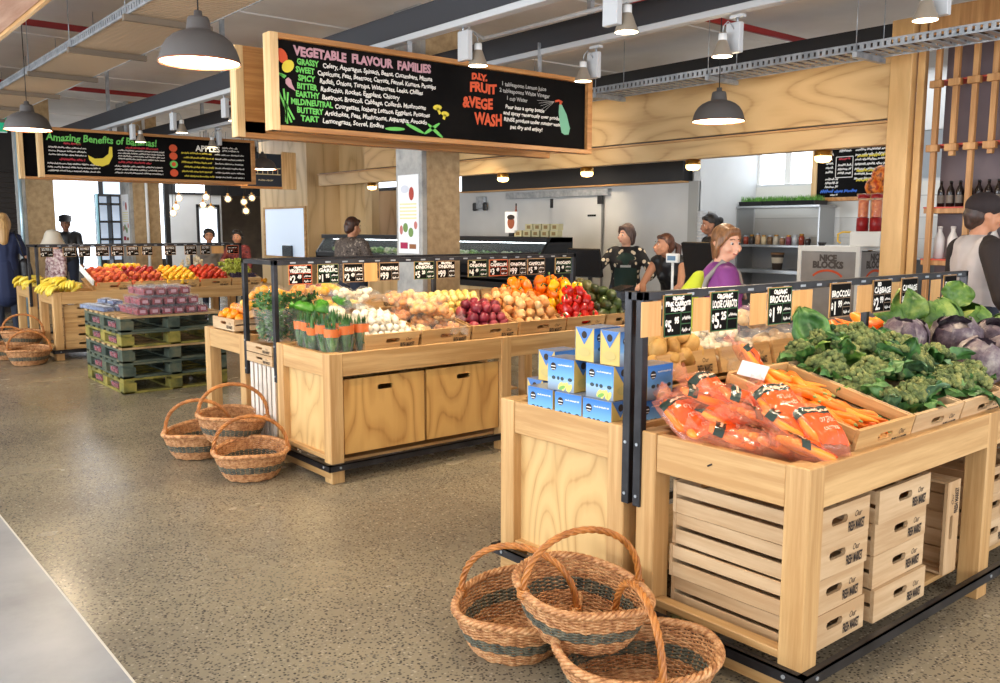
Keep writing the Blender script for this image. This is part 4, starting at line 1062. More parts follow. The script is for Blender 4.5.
# price rail frames ---------------------------------------------------------
CARD = {}
def price_rail(lab, x0, x1, ya, yb, z=1.34, zb=0.51, mid=None, end_extra=True):
    t = thing('price_rail', lab, 'rail', (x0, ya, 0)); L_ = x1 - x0; d = yb - ya
    for y in (0, d):
        mb('steel').box(0.0, y - 0.018, zb, 0.032, y + 0.018, z, 0.002).build('end_upright', t)
    mb('steel').box(L_ - 0.03, -0.018, 0.78, L_, 0.018, z, 0.002).build('end_upright', t)
    mb('steel').box(0.0, -0.018, z - 0.032, L_, 0.018, z, 0.002).build('top_bar', t)
    if d > 0.2: mb('steel').box(0.0, d - 0.018, z - 0.032, L_, d + 0.018, z, 0.002).build('top_bar', t)
    mb('steel').box(0, 0, z - 0.03, 0.03, d, z - 0.002).build('end_tie', t)
    if mid: mb('steel').box(mid, -0.015, 0.80, mid + 0.03, 0.015, z - 0.03, 0.002).build('middle_upright', t)
    q = mb('galv')
    for y in (0, d):
        for zz in (zb + 0.04, zb + 0.24): q.cyl((-0.004, y, zz), (0.0, y, zz), 0.006)
    q.build('bolts', t)
    q = mb('galv'); x = 0.12
    while x < L_ - 0.1: q.box(x, -0.0195, z - 0.022, x + 0.04, -0.0185, z - 0.012); x += 0.13
    q.build('slot_marks', t)
    return t
def card(x0, x1, y, z, h, rows, lab, border='chalk_dkgreen', cat='price card'):
    """hand chalked card on a rail; rows = [(text, size fraction, u, v, material)]"""
    w = x1 - x0
    t = thing('price_card', lab, cat, (x0, y - 0.024, z - h))
    mb('card_wood').box(0, 0, 0, w, 0.004, h).build('backing', t)
    if rows is None: return t
    mb('blackboard').box(0.004, -0.002, 0.004, w - 0.004, 0.0, h - 0.004).build('chalk_face', t)
    bb = MB(); P = lambda u, v: (u * w, -0.0035, v * h)
    bb.use(M[border]); th = 0.004
    stroke(bb, [(0.004 / w, 0.5), (1 - 0.004 / w, 0.5)], 0.0, P)
    Pw = lambda u, v: (u, -0.0032, v)
    for seg in ([(0.004, 0.004), (w - 0.004, 0.004)], [(0.004, h - 0.004), (w - 0.004, h - 0.004)], [(0.005, 0), (0.005, h)], [(w - 0.005, 0), (w - 0.005, h)], [(0.005, h * 0.56), (w - 0.005, h * 0.56)], [(w * 0.6, h * 0.56), (w * 0.6, 0.005)], [(w * 0.6, h * 0.29), (w - 0.005, h * 0.29)]):
        stroke(bb, seg, th if seg[0][1] in (0.004, h - 0.004, 0) else 0.003, Pw)
    for (s_, sz, u, v, m_) in rows:
        bb.use(M[m_]); 
        if s_ == '~': squiggle(bb, u * w, v * h, sz * w, 0.016, Pw, 0.0035, int(u * 100 + v * 1000))
        elif len(s_) > 4: fit_text(bb, s_, u * w, (0.94 if u < 0.15 else 1 - u) * w, v * h, sz * h * 0.72, Pw, 0.0016, 0.002)
        else: put_text(bb, s_, sz * h, u * w, v * h, Pw, 'LEFT', 0.002, sx=0.8)
    bb.build('chalk_lettering', t)
    return t
def std(name1, name2, price, cents):
    r = []
    if name1: r.append((name1, 0.15, 0.22, 0.82, 'chalk'))
    r.append((name2, 0.24, 0.06, 0.60, 'chalk'))
    r += [('$', 0.24, 0.05, 0.26, 'chalk'), (price, 0.52, 0.14, 0.10, 'chalk'), (cents, 0.26, 0.38, 0.30, 'chalk'), ('~', 0.3, 0.65, 0.36, 'chalk'), ('~', 0.3, 0.65, 0.1, 'chalk')]
    return r
# ================================================================== produce prototypes
class Kind:
    """one modelled item, copied with all its parts"""
    def __init__(s, name, cat, make): s.name = name; s.cat = cat; s.make = make; s.proto = None
    def put(s, loc, rot=(0, 0, 0), label='', group=None, scale=1.0):
        if s.proto is None:
            t = thing(s.name, label, s.cat, loc, rot, group); s.make(t); s.proto = t
            if scale != 1.0: t.scale = (scale,) * 3 if not isinstance(scale, tuple) else scale
            return t
        o = dup(s.proto, loc, rot, label, group, scale)
        if not group and 'group' in o: del o['group']
        return o
def one(name, cat, mat, build):
    """items that are a single mesh"""
    class K1(Kind):
        def put(s, loc, rot=(0, 0, 0), label='', group=None, scale=1.0):
            if s.proto is None:
                q = MB(); q.use(M[mat] if isinstance(mat, str) else mat); build(q); o = q.build(name); s.proto = o
            else: o = s.proto.copy(); COL.objects.link(o)
            o.location = loc; o.rotation_euler = rot; o.scale = (scale,) * 3 if not isinstance(scale, tuple) else scale
            tag(o, label, cat, group)
            if not group and 'group' in o: del o['group']
            return o
    return K1(name, cat, None)

def nz(d, f=2.0, s=0.0): return noise.noise(Vector((d.x * f + s, d.y * f + s * 1.7, d.z * f - s)))
M['onion'] = varied('onion_skin', [(0.2, (206, 128, 62)), (0.5, (226, 164, 96)), (0.75, (232, 196, 140))], 5, 0.35, 0.45, 0.5)
M['redonion'] = varied('red_onion_skin', [(0.2, (96, 20, 40)), (0.5, (138, 36, 52)), (0.8, (172, 74, 80))], 5, 0.3, 0.5, 0.5)
M['garlic'] = varied('garlic_skin', [(0.2, (210, 196, 170)), (0.6, (240, 232, 212))], 5, 0.6, 0.5)
M['pota'] = mottled('potato_skin', [(150, 106, 46), (190, 144, 72), (206, 164, 94)], 7, 0.6, 5, 0.15)
M['carrot'] = varied('carrot_skin', [(0.2, (232, 100, 18)), (0.7, (250, 150, 44))], 10, 0.35, 0.5, sub=0.1)
M['cap_red'] = plain('red_capsicum_skin', (206, 26, 14), 0.15, spec=0.7)
M['cap_org'] = plain('orange_capsicum_skin', (244, 122, 4), 0.15, spec=0.7)
M['cap_yel'] = plain('yellow_capsicum_skin', (246, 188, 8), 0.15, spec=0.7)
M['stemgreen'] = plain('green_stalk', (92, 130, 50), 0.5)
M['avo'] = varied('avocado_skin', [(0.2, (44, 54, 24)), (0.6, (80, 100, 40)), (0.85, (100, 70, 40))], 14, 0.4, 0.4)
M['paleonion'] = varied('pale_onion_skin', [(0.2, (214, 180, 84)), (0.7, (240, 218, 140))], 5, 0.4, 0.5)
M['orange'] = varied('orange_peel', [(0.2, (240, 128, 6)), (0.8, (250, 160, 20))], 20, 0.35, 0.4)
M['yellowfruit'] = varied('yellow_fruit_skin', [(0.2, (240, 160, 20)), (0.7, (250, 206, 60))], 8, 0.3, 0.5)
M['peach'] = varied('peach_skin', [(0.15, (150, 36, 30)), (0.5, (204, 84, 46)), (0.85, (236, 150, 76))], 6, 0.55, 0.6)
M['nectar'] = varied('nectarine_skin', [(0.15, (110, 14, 20)), (0.8, (186, 40, 36))], 6, 0.3, 0.6)
M['apple'] = varied('apple_skin', [(0.15, (170, 30, 20)), (0.6, (216, 66, 36)), (0.9, (236, 150, 70))], 6, 0.25, 0.6)
M['grape_g'] = varied('green_grape_skin', [(0.2, (160, 170, 50)), (0.8, (206, 206, 90))], 20, 0.25, 0.6)
M['grape_d'] = varied('dark_grape_skin', [(0.2, (30, 22, 44)), (0.8, (70, 50, 80))], 20, 0.3, 0.6)
M['banana'] = varied('banana_skin', [(0.2, (226, 190, 40)), (0.8, (242, 222, 96))], 5, 0.4, 0.5)
M['leafdark'] = mottled('dark_green_leaf', [(34, 70, 32), (62, 108, 46), (104, 142, 78)], 12, 0.5, 4)
M['leaflight'] = mottled('light_green_leaf', [(54, 92, 32), (92, 128, 48), (150, 168, 84)], 10, 0.5, 6, 0.5, 40)
M['broc'] = mottled('broccoli_florets', [(62, 78, 40), (100, 114, 62), (150, 150, 88)], 18, 0.8, 4, 0.9, 240, dist=0.006)
M['brocstem'] = plain('broccoli_stalk', (142, 166, 92), 0.5)
M['cabpurple'] = mottled('purple_cabbage_leaf', [(60, 44, 58), (104, 88, 96), (158, 148, 142)], 14, 0.5, 8, 0.8, 44)
M['cabgreen'] = mottled('green_cabbage_leaf', [(58, 96, 30), (112, 142, 48), (166, 178, 86)], 10, 0.5, 6, 0.7, 44)

onion = Kind('brown_onion', 'onion', lambda t: (mb('onion').lathe([(0.001, -0.034), (0.014, -0.033), (0.032, -0.02), (0.039, 0.0), (0.034, 0.018), (0.018, 0.031), (0.007, 0.038), (0.004, 0.05), (0.001, 0.056)], 16).build('bulb_skin', t), mb('crate_z').lathe([(0.001, -0.037), (0.008, -0.035), (0.009, -0.031)], 8).build('root_end', t)))
redonion = one('red_onion', 'onion', 'redonion', lambda q: q.lathe([(0.001, -0.036), (0.014, -0.035), (0.034, -0.02), (0.041, 0.0), (0.036, 0.018), (0.019, 0.031), (0.007, 0.038), (0.003, 0.052), (0.001, 0.055)], 16))
garlic = one('garlic_bulb', 'garlic', 'garlic', lambda q: q.lathe([(0.001, -0.02), (0.012, -0.021), (0.026, -0.008), (0.026, 0.004), (0.014, 0.018), (0.005, 0.026), (0.004, 0.033), (0.001, 0.034)], 16, wob=lambda a, z: 1 + 0.07 * abs(sin(3.5 * a)) * (1 if z < 0.02 else 0)))
paleonion = one('pale_small_onion', 'onion', 'paleonion', lambda q: q.lathe([(0.001, -0.028), (0.02, -0.022), (0.03, 0), (0.022, 0.018), (0.006, 0.03), (0.001, 0.038)], 14))
potato = one('potato', 'potato', 'pota', lambda q: q.ball((0, 0, 0), 0.04, 18, 12, (1.35, 0.95, 0.85), lambda d: 1 + 0.16 * nz(d, 1.6, 3)))
carrot = Kind('carrot', 'carrot', lambda t: (mb('carrot').tube([(0.10 - 0.2 * i / 12, 0.010 * sin(i * 0.4), 0.006 * cos(i * 0.5)) for i in range(13)], [0.006, 0.0145, 0.0165, 0.0165, 0.016, 0.015, 0.014, 0.0128, 0.0112, 0.0092, 0.007, 0.0045, 0.0012], 10).build('root', t), mb('brocstem').tube([(0.112, 0, 0.006), (0.098, 0, 0.006)], [0.003, 0.006], 6).build('stalk_stub', t)))
def mkcap(mat):
    def f(t):
        mb(mat).lathe([(0.001, -0.040), (0.014, -0.043), (0.028, -0.036), (0.036, -0.014), (0.041, 0.012), (0.039, 0.03), (0.028, 0.040), (0.013, 0.036), (0.001, 0.03)], 24, wob=lambda a, z: 1 + 0.075 * cos(4 * a)).build('flesh', t)
        mb('stemgreen').tube([(0, 0, 0.03), (0.002, 0, 0.045), (0.008, 0, 0.062)], [0.009, 0.005, 0.006], 8).build('stalk', t)
    return f
capred = Kind('red_capsicum', 'capsicum', mkcap('cap_red')); caporg = Kind('orange_capsicum', 'capsicum', mkcap('cap_org')); capyel = Kind('yellow_capsicum', 'capsicum', mkcap('cap_yel'))
avocado = one('avocado', 'avocado', 'avo', lambda q: q.lathe([(0.001, -0.045), (0.018, -0.042), (0.035, -0.02), (0.036, 0.0), (0.028, 0.028), (0.017, 0.05), (0.006, 0.058), (0.001, 0.059)], 16))
def ballfruit(name, cat, mat, r=0.036): return one(name, cat, mat, lambda q: q.ball((0, 0, 0), r, 14, 10, (1, 1, 0.92), lambda d: 1 - 0.12 * max(0, d.z - 0.85) / 0.15))
orange = ballfruit('orange', 'orange', 'orange'); yfruit = ballfruit('yellow_fruit', 'fruit', 'yellowfruit', 0.034); peach = ballfruit('peach', 'peach', 'peach'); nectarine = ballfruit('nectarine', 'nectarine', 'nectar', 0.034); apple = ballfruit('apple', 'apple', 'apple')
def mkbanana(t):
    for k in range(6):
        a = -0.5 + k * 0.2; pts = []
        for i in range(9):
            s_ = i / 8; ang = 1.5 * s_; R = 0.12
            x = R * sin(ang); z = -R * (1 - cos(ang)) * 0.9
            pts.append((x * cos(a), x * sin(a) + 0.01 * k, z + 0.006 * (k % 2)))
        mb('banana').tube(pts, [0.006, 0.012, 0.0165, 0.018, 0.018, 0.0175, 0.016, 0.01, 0.005], 7).build('banana', t)
    mb('stemgreen').ball((0, 0.02, 0), 0.014, 8, 6).build('stalk', t)
banana = Kind('banana_bunch', 'bananas', mkbanana)
def mkgrapes(mat):
    def f(q):
        rr = random.Random(2)
        for i in range(34):
            s_ = rr.random(); w = 0.045 * (1 - s_) + 0.012
            q.ball((s_ * 0.13 - 0.05, rr.uniform(-w, w), rr.uniform(-0.6, 1) * w * 0.7), 0.0125, 7, 5)
    return f
grapeg = one('green_grape_bunch', 'grapes', 'grape_g', mkgrapes(0)); graped = one('dark_grape_bunch', 'grapes', 'grape_d', mkgrapes(0))

def frame_of(cr):  # matrix of a placed crate
    return Matrix.Translation(cr.location) @ cr.rotation_euler.to_matrix().to_4x4()
def heap(kind, Mx, u0, u1, v0, v1, d, base, layers, label, group, jit=0.18, grow=0.5, tilt=True, sc=(0.88, 1.08), flat=None, seed=1, mixk=None):
    rr = random.Random(seed); n = 0
    for l in range(layers):
        m = l * d * grow; a0, a1, b0, b1 = u0 + m, u1 - m, v0 + m * 1.2, v1 - m * 0.4
        if a1 - a0 < d * 0.5 or b1 - b0 < d * 0.5: break
        nu = max(1, int((a1 - a0) / d)); nv = max(1, int((b1 - b0) / (d * 0.88)))
        for j in range(nv):
            for i in range(nu):
                u = a0 + (i + 0.5 + (0.25 if j % 2 else -0.25) * (1 if nu > 1 else 0)) * (a1 - a0) / nu + rr.uniform(-jit, jit) * d * 0.5
                v = b0 + (j + 0.5) * (b1 - b0) / nv + rr.uniform(-jit, jit) * d * 0.5
                w = base + l * d * 0.72 + rr.uniform(-0.08, 0.08) * d
                p = Mx @ Vector((u, v, w))
                r = (rr.uniform(0, 6.28), rr.uniform(0, 6.28), rr.uniform(0, 6.28)) if flat is None else (rr.uniform(-flat, flat), rr.uniform(-flat, flat), rr.uniform(0, 6.28))
                k = kind if mixk is None else mixk(u, v, l, rr)
                if isinstance(k, tuple): kk, lb, gg = k
                else: kk, lb, gg = k, label, group
                kk.put(p, r, lb, gg, rr.uniform(*sc)); n += 1
    return n

# ------------------------------------------------------------------ crates shared on the stands
CR0 = None
def crate(loc, rot=(0, 0, 0), lab='', pale=False, group=None, sc=None):
    global CR0, CRP
    if pale:
        if CRP is None: CRP = build_crate(lab, loc, True, group); CRP.rotation_euler = rot; r = CRP
        else: r = dup(CRP, loc, rot, lab, group)
    else:
        if CR0 is None: CR0 = build_crate(lab, loc, False, group); CR0.rotation_euler = rot; r = CR0
        else: r = dup(CR0, loc, rot, lab, group)
    if not group and 'group' in r: del r['group']
    if sc: r.scale = sc
    return r
CR0 = None; CRP = None
TILT = radians(14)

# ------------------------------------------------------------------ film bags
def pillow(u, v, L, Wd, H, seed=0, amp=0.13):
    """u, v in -1..1 -> height of the bag's upper skin"""
    e = max(0.0, 1 - abs(u) ** 3.2) ** 0.5 * max(0.0, 1 - abs(v) ** 2.6) ** 0.55
    n_ = noise.noise(Vector((u * 2.4 + seed, v * 2.4, seed * 1.3))) * amp * 2 + noise.noise(Vector((u * 7 + seed, v * 7, 4))) * amp
    return H * e * (1 + n_)
def film_bag(t, L, Wd, H, seed, film, tie=True):
    N = 22; rows = []
    for i in range(N + 1):
        u = -1 + 2 * i / N; row = []
        for j in range(N + 1):
            v = -1 + 2 * j / N; row.append((u * L / 2, v * Wd / 2 * (1 - 0.10 * abs(u) ** 3), pillow(u, v, L, Wd, H, seed)))
        rows.append(row)
    q = mb(film); q.grid(rows); q.grid([[(x, y, -z * 0.45) for x, y, z in r] for r in rows][::-1])
    if tie: q.lathe([(0.001, 0.0), (0.012, 0.002), (0.008, 0.02), (0.03, 0.05), (0.034, 0.07)], 12, (L / 2 - 0.02, 0, 0), axis=0, wob=lambda a, z: 1 + 0.35 * sin(5 * a + z * 40))
    return q.build('film_bag', t)
M['redfilm'] = plain('pale_pink_film', (246, 150, 116), 0.15, alpha=0.24, spec=1.0)
M['printorange'] = plain('printed_orange_film', (238, 84, 22), 0.2, spec=0.8)
M['printgreen'] = plain('printed_dark_green_band', (34, 52, 44), 0.25, spec=0.8)
def mkcarrotbag(seed):
    def f(t):
        L, Wd, H = 0.25, 0.17, 0.062
        film_bag(t, L, Wd, H, seed, 'redfilm')
        q = mb('carrot'); rr = random.Random(seed)
        for k in range(7):
            y = -Wd * 0.38 + k * Wd * 0.76 / 6; s_ = 1 if k % 2 else -1
            q.tube([(s_ * (0.09 - 0.18 * i / 8), y + rr.uniform(-.004, .004), 0.008 + 0.6 * pillow(0.2, y / (Wd / 2), L, Wd, H, seed, 0) * 0.6) for i in range(9)], [0.008, 0.016, 0.018, 0.0175, 0.016, 0.014, 0.011, 0.008, 0.003], 8)
        q.build('carrots_inside', t)['kind'] = 'stuff'
        def top(u, v, o=0.0015): return (u * L / 2, v * Wd / 2 * (1 - 0.10 * abs(u) ** 3), pillow(u, v, L, Wd, H, seed) + o)
        q = mb('printorange'); q.grid([[top(-0.82 + 1.12 * i / 12, -0.78 + 1.56 * j / 12) for j in range(13)] for i in range(13)]); q.build('printed_panel', t)
        q = mb('printgreen'); q.grid([[top(0.28 + 0.30 * i / 6, -0.95 + 1.9 * j / 18, 0.002) for j in range(19)] for i in range(7)]); q.build('printed_band', t)
        bb = mb(plain('pale_orange_print', (250, 196, 160), 0.5)); Pl = lambda a, c: top(c * 1.0, -a, 0.0035)
        put_text(bb, 'organic', 0.30, -0.35, -0.12, Pl, sx=0.85); put_text(bb, 'carrots', 0.30, -0.35, -0.42, Pl, sx=0.85)
        squiggle(bb, -0.6, 0.37, 1.2, 0.10, lambda a, c: top(c, -a, 0.004), 0.05, seed)
        bb.build('printed_lettering', t)
    return f
cbag = [Kind('carrot_bag', 'bag of carrots', mkcarrotbag(s)) for s in (1, 2, 3)]
def mkproducebag(mat, r, n, seed, film='film', L=0.2, Wd=0.14, H=0.055):
    def f(t):
        film_bag(t, L, Wd, H, seed, film)
        q = mb(mat); rr = random.Random(seed)
        for _ in range(n):
            u, v = rr.uniform(-0.75, 0.75), rr.uniform(-0.75, 0.75); z = pillow(u, v, L, Wd, H, seed, 0)
            q.ball((u * L / 2, v * Wd / 2, rr.uniform(0, max(0.001, z - r * 0.8))), r * rr.uniform(0.85, 1.1), 10, 7, (1, 1, 0.9))
        q.build('produce_inside', t)['kind'] = 'stuff'
    return f
onionbag = Kind('bagged_onions', 'bag of onions', mkproducebag('onion', 0.026, 16, 5))
M['mush'] = mottled('cream_mushroom', [(206, 186, 150), (236, 226, 200)], 8, 0.6)
M['ginger'] = mottled('ginger_root_skin', [(176, 140, 96), (214, 184, 140)], 10, 0.7, 4, 0.4, 30)
garlicbag = Kind('bagged_garlic', 'bag of garlic', mkproducebag('mush', 0.02, 24, 7, L=0.19, Wd=0.15, H=0.06))
gingerbag = Kind('bagged_roots', 'bag of root vegetables', mkproducebag('ginger', 0.032, 14, 9, L=0.26, Wd=0.19, H=0.085))
orangebag = Kind('bagged_oranges', 'bag of oranges', mkproducebag('yellowfruit', 0.034, 9, 4, L=0.22, Wd=0.16, H=0.06))
M['greenbag'] = mottled('green_film_bag', [(50, 112, 26), (84, 150, 44)], 5, 0.3, 3, 0.4, 14)
def mkgreenbag(t):
    film_bag(t, 0.24, 0.18, 0.08, 3, 'greenbag')
greenbag = Kind('green_salad_bag', 'bag of salad', mkgreenbag)

def mksleeve(seed):
    def f(t):
        rr = random.Random(seed)
        q = mb('film'); q.lathe([(0.028, 0.0), (0.036, 0.07), (0.046, 0.16), (0.052, 0.235)], 16, wob=lambda a, z: 1 + 0.08 * sin(4 * a + z * 30)); q.build('clear_sleeve', t)
        q = mb(plain('orange_print_band', (240, 124, 60), 0.4, alpha=0.8)); q.lathe([(0.0485, 0.175), (0.0525, 0.225)], 16, wob=lambda a, z: 1 + 0.08 * sin(4 * a + z * 30)); q.build('printed_band', t)
        q = mb(plain('red_root', (214, 70, 40), 0.4))
        for k in range(5): q.ball((0.018 * cos(k * 1.26), 0.018 * sin(k * 1.26), 0.022), 0.014, 8, 6, (1, 1, 1.6))
        q.build('roots', t)
        q = mb('leafdark')
        for k in range(90):
            a = rr.uniform(0, 6.28); r0 = rr.uniform(0.0, 0.02); r1 = rr.uniform(0.01, 0.055); z1 = rr.uniform(0.12, 0.30); w = rr.uniform(0.004, 0.010); ca, sa = cos(a), sin(a)
            p0 = Vector((r0 * ca, r0 * sa, 0.04)); p1 = Vector((r1 * ca, r1 * sa, z1)); sd = Vector((-sa, ca, 0)) * w; mid = p0.lerp(p1, 0.75)
            q.add([p0, mid + sd, p1, mid - sd], [(0, 1, 2, 3)])
        q.build('leafy_tops', t)['kind'] = 'stuff'
    return f
sleeves = [Kind('sleeved_root_bunch', 'vegetable bunch', mksleeve(s)) for s in (1, 2)]
def mkherb(seed):
    def f(t):
        rr = random.Random(seed)
        q = mb('film'); q.lathe([(0.03, 0.0), (0.05, 0.10), (0.085, 0.25)], 14, wob=lambda a, z: 1 + 0.10 * sin(3 * a + z * 20)); q.build('clear_sleeve', t)
        q = mb('leafdark')
        for k in range(240):
            a = rr.uniform(0, 6.28); z = rr.uniform(0.02, 0.34); r = (0.025 + 0.2 * z) * rr.uniform(0.2, 1); s_ = rr.uniform(0.012, 0.028); c = Vector((r * cos(a), r * sin(a), z)); d = Vector((rr.uniform(-1, 1), rr.uniform(-1, 1), rr.uniform(-0.3, 1))).normalized() * s_; e = d.orthogonal().normalized() * s_ * 0.5
            q.add([c - d, c + e, c + d, c - e], [(0, 1, 2, 3)])
        q.build('herb_leaves', t)['kind'] = 'stuff'
    return f
herb = [Kind('herb_bunch', 'herbs', mkherb(s)) for s in (3, 4)]

def leaf(q, base, direction, up, L, Wd, curl=0.5, wavy=0.1, seed=0, n=9, m=7):
    base = Vector(base); d = Vector(direction).normalized(); up = Vector(up); up = (up - d * up.dot(d)).normalized(); s_ = d.cross(up)
    rows = []
    for i in range(n + 1):
        a = i / n; row = []
        wd = Wd * (sin(pi * min(1, a * 0.93 + 0.07)) ** 0.7)
        cen = base + d * (L * sin(a * curl) / curl if curl > 1e-3 else L * a) + up * (-(L * (1 - cos(a * curl)) / max(curl, 1e-3)))
        for j in range(m + 1):
            b = -1 + 2 * j / m
            w = wavy * L * 0.5 * noise.noise(Vector((a * 4 + seed, b * 2.5, seed * 2.1))) * (0.3 + abs(b)) + 0.10 * wd * abs(b)
            row.append(cen + s_ * (b * wd * 0.5) + up * w)
        rows.append(row)
    q.grid(rows)
M['leafblue'] = mottled('blue_green_leaf', [(44, 78, 52), (80, 116, 78), (128, 156, 118)], 12, 0.5, 4)
def mkbroc(seed):
    def f(t):
        rr = random.Random(seed)
        q = mb('broc')
        lobes = [(0, 0, 0.045, 0.05)] + [(0.048 * cos(a_), 0.048 * sin(a_), 0.022 + rr.uniform(-.008, .008), 0.036 + rr.uniform(-.004, .005)) for a_ in [k * 1.047 + rr.uniform(-.15, .15) for k in range(6)]]
        for (lx, ly, lz, lr) in lobes:
            nF = 20
            for k in range(nF):
                y = 1 - (k / (nF - 1)) * 1.1; r = sqrt(max(0, 1 - y * y)); ph = k * 2.39996 + lx * 50
                c = Vector((lx + r * cos(ph) * lr * 0.8, ly + r * sin(ph) * lr * 0.8, lz + y * lr * 0.72)); s0 = rr.uniform(0, 9)
                q.ball(c, rr.uniform(0.011, 0.0155), 7, 5, (1, 1, 0.95), lambda v, s0=s0: 1 + 0.30 * nz(v, 3.5, s0))
        q.build('florets', t)
        q = mb('brocstem'); q.tube([(0, 0, -0.07), (0, 0, -0.01), (0, 0, 0.03)], [0.018, 0.020, 0.03], 10)
        for k in range(6): a = k * 1.047; q.tube([(0, 0, -0.02), (0.045 * cos(a), 0.045 * sin(a), 0.02)], [0.012, 0.014], 7)
        q.build('stalk', t)
        for k in range(6):
            a = k * 1.05 + rr.uniform(-.4, .4); q = mb(('leafdark', 'leafblue', 'leaflight')[(k + seed) % 3 if k % 2 else 0]); L = rr.uniform(0.10, 0.17)
            leaf(q, (0.02 * cos(a), 0.02 * sin(a), -0.03), (cos(a) * 0.8, sin(a) * 0.8, rr.uniform(0.5, 1.3)), (-cos(a) * .6, -sin(a) * .6, 1), L, 0.075, rr.uniform(0.4, 1.0), 0.55, k + seed, 10, 8)
            q.tube([(0.02 * cos(a), 0.02 * sin(a), -0.03), (0.05 * cos(a), 0.05 * sin(a), 0.01)], 0.004, 5); q.build('leaf', t)
    return f
brocs = [Kind('broccoli', 'broccoli', mkbroc(s)) for s in (1, 2, 3)]
def mkcab(mat, leafmat, seed, nl=6):
    def f(t):
        mb(mat).ball((0, 0, 0), 0.085, 30, 20, (1, 1, 0.9), lambda d: 1 + 0.07 * nz(d, 1.7, seed) + 0.05 * nz(d, 5, seed)).build('heart', t)
        rr = random.Random(seed)
        for k in range(nl):
            a = k * 6.28 / nl + rr.uniform(-.3, .3); q = mb(leafmat)
            rows = []
            for i in range(11):
                th = 2.5 - i / 10 * (1.75 + 0.12 * k % 0.5); row = []
                for j in range(11):
                    ph = a + (-0.75 + 1.5 * j / 10) * sin(min(1.6, 0.5 + i * 0.2)); R = 0.093 + 0.004 * k % 0.012 + 0.018 * (i / 10) ** 3 + 0.010 * noise.noise(Vector((i * 0.5 + k, j * 0.6, seed)))
                    row.append((R * sin(th) * cos(ph), R * sin(th) * sin(ph), R * cos(th) * 0.92))
                rows.append(row)
            q.grid(rows); q.build('outer_leaf', t)
    return f
cabp = Kind('purple_cabbage', 'cabbage', mkcab('cabpurple', 'cabpurple', 3)); cabg = Kind('green_cabbage', 'cabbage', mkcab('cabgreen', 'leaflight', 8, 7))

# ------------------------------------------------------------------ wicker baskets
M['cane'] = mottled('tan_wicker_cane', [(150, 96, 54), (190, 134, 84), (212, 164, 114)], 40, 0.5, 3)
M['canedark'] = mottled('grey_green_wicker', [(58, 58, 48), (92, 90, 74), (120, 112, 90)], 30, 0.55, 3)
M['canehandle'] = mottled('honey_wicker_handle', [(150, 88, 34), (196, 126, 58)], 20, 0.4, 3)
def mkbasket(t):
    A, B = 0.268, 0.222; H = 0.15; NS = 44
    def prof(h):  # flare of the wall
        return 0.70 + 0.30 * (h ** 0.7)
    def pt(a, h, off=0.0):
        f = prof(h); ca, sa = cos(a), sin(a)
        ex = 2.25; r = (abs(ca) ** ex + abs(sa) ** ex) ** (-1 / ex)
        x = (A * f + off) * r * ca; y = (B * f + off) * r * sa
        return Vector((x, y, 0.012 + H * h + 0.018 * h * abs(ca) ** 4))
    rows = 26
    for nm, mat, r0, r1 in (('lower_weave', 'cane', 0, 8), ('dark_weave', 'canedark', 8, 15), ('upper_weave', 'cane', 15, rows)):
        q = mb(mat)
        for i in range(r0, r1):
            h = (i + 0.5) / rows; pts = []
            for k in range(NS * 3):
                a = 2 * pi * k / (NS * 3); s_ = cos(k / 3 * pi + i * pi)
                pts.append(pt(a, h, 0.0045 * s_) + Vector((0, 0, 0.001 * sin(k * 1.7 + i))))
            q.tube(pts, 0.0037, 5, True)
        q.build(nm, t)
    q = mb('cane')
    for k in range(NS):
        a = 2 * pi * k / NS; q.tube([pt(a, h) for h in (0, 0.33, 0.66, 1.0)], 0.003, 5)
    q.build('stakes', t)
    q = mb('cane')
    for s_ in range(4):
        pts = []
        for k in range(160):
            a = 2 * pi * k / 160; tw = a * 16 + s_ * pi / 2
            p = pt(a, 1.02, 0.010 * cos(tw)); p.z += 0.008 * sin(tw); pts.append(p)
        q.tube(pts, 0.0068, 6, True)
    q.build('rim', t)
    q = mb('cane')
    for i in range(13):
        f = (i + 1) / 13.0 * 0.70; pts = []
        for k in range(80):
            a = 2 * pi * k / 80; ca, sa = cos(a), sin(a); ex = 2.25; r = (abs(ca) ** ex + abs(sa) ** ex) ** (-1 / ex)
            pts.append((A * f * r * ca, B * f * r * sa, 0.011 + 0.003 * cos(k / 80 * 2 * pi * 12 + i * pi)))
        q.tube(pts, 0.0062, 5, True)
    for k in range(24):
        a = 2 * pi * k / 24; e = pt(a, 0); q.tube([(0, 0, 0.008), (e.x, e.y, 0.010)], 0.004, 5)
    q.build('woven_base', t)
    q = mb('canehandle'); N = 46
    def arch(s_):
        th = pi * s_; y = -cos(th) * (B + 0.004); z = 0.012 + H - 0.02 + 0.235 * (sin(th) ** 0.8 if sin(th) > 0 else 0); return Vector((0, y, z))
    path = [arch(i / N) for i in range(N + 1)]
    q.tube(path, 0.0085, 8)
    for s_ in range(4):
        pts = []
        for i in range(N * 3 + 1):
            x = i / (N * 3); p = arch(x); p2 = arch(min(1, x + 0.01)) - arch(max(0, x - 0.01)); tn = p2.normalized(); n1 = Vector((1, 0, 0)); n2 = tn.cross(n1); an = x * 34 + s_ * pi / 2
            pts.append(p + (n1 * cos(an) + n2 * sin(an)) * 0.0085)
        q.tube(pts, 0.0048, 5)
    q.build('handle', t)
    for sy in (-1, 1):
        q = mb('canehandle')
        for k in range(4): q.tube([(0.022 * cos(a), sy * (B + 0.002) + 0.018 * sin(a), 0.012 + H - 0.012 + k * 0.008) for a in [2 * pi * j / 12 for j in range(12)]], 0.0045, 5, True)
        q.build('handle_binding', t)
basket = Kind('wicker_basket', 'basket', mkbasket)

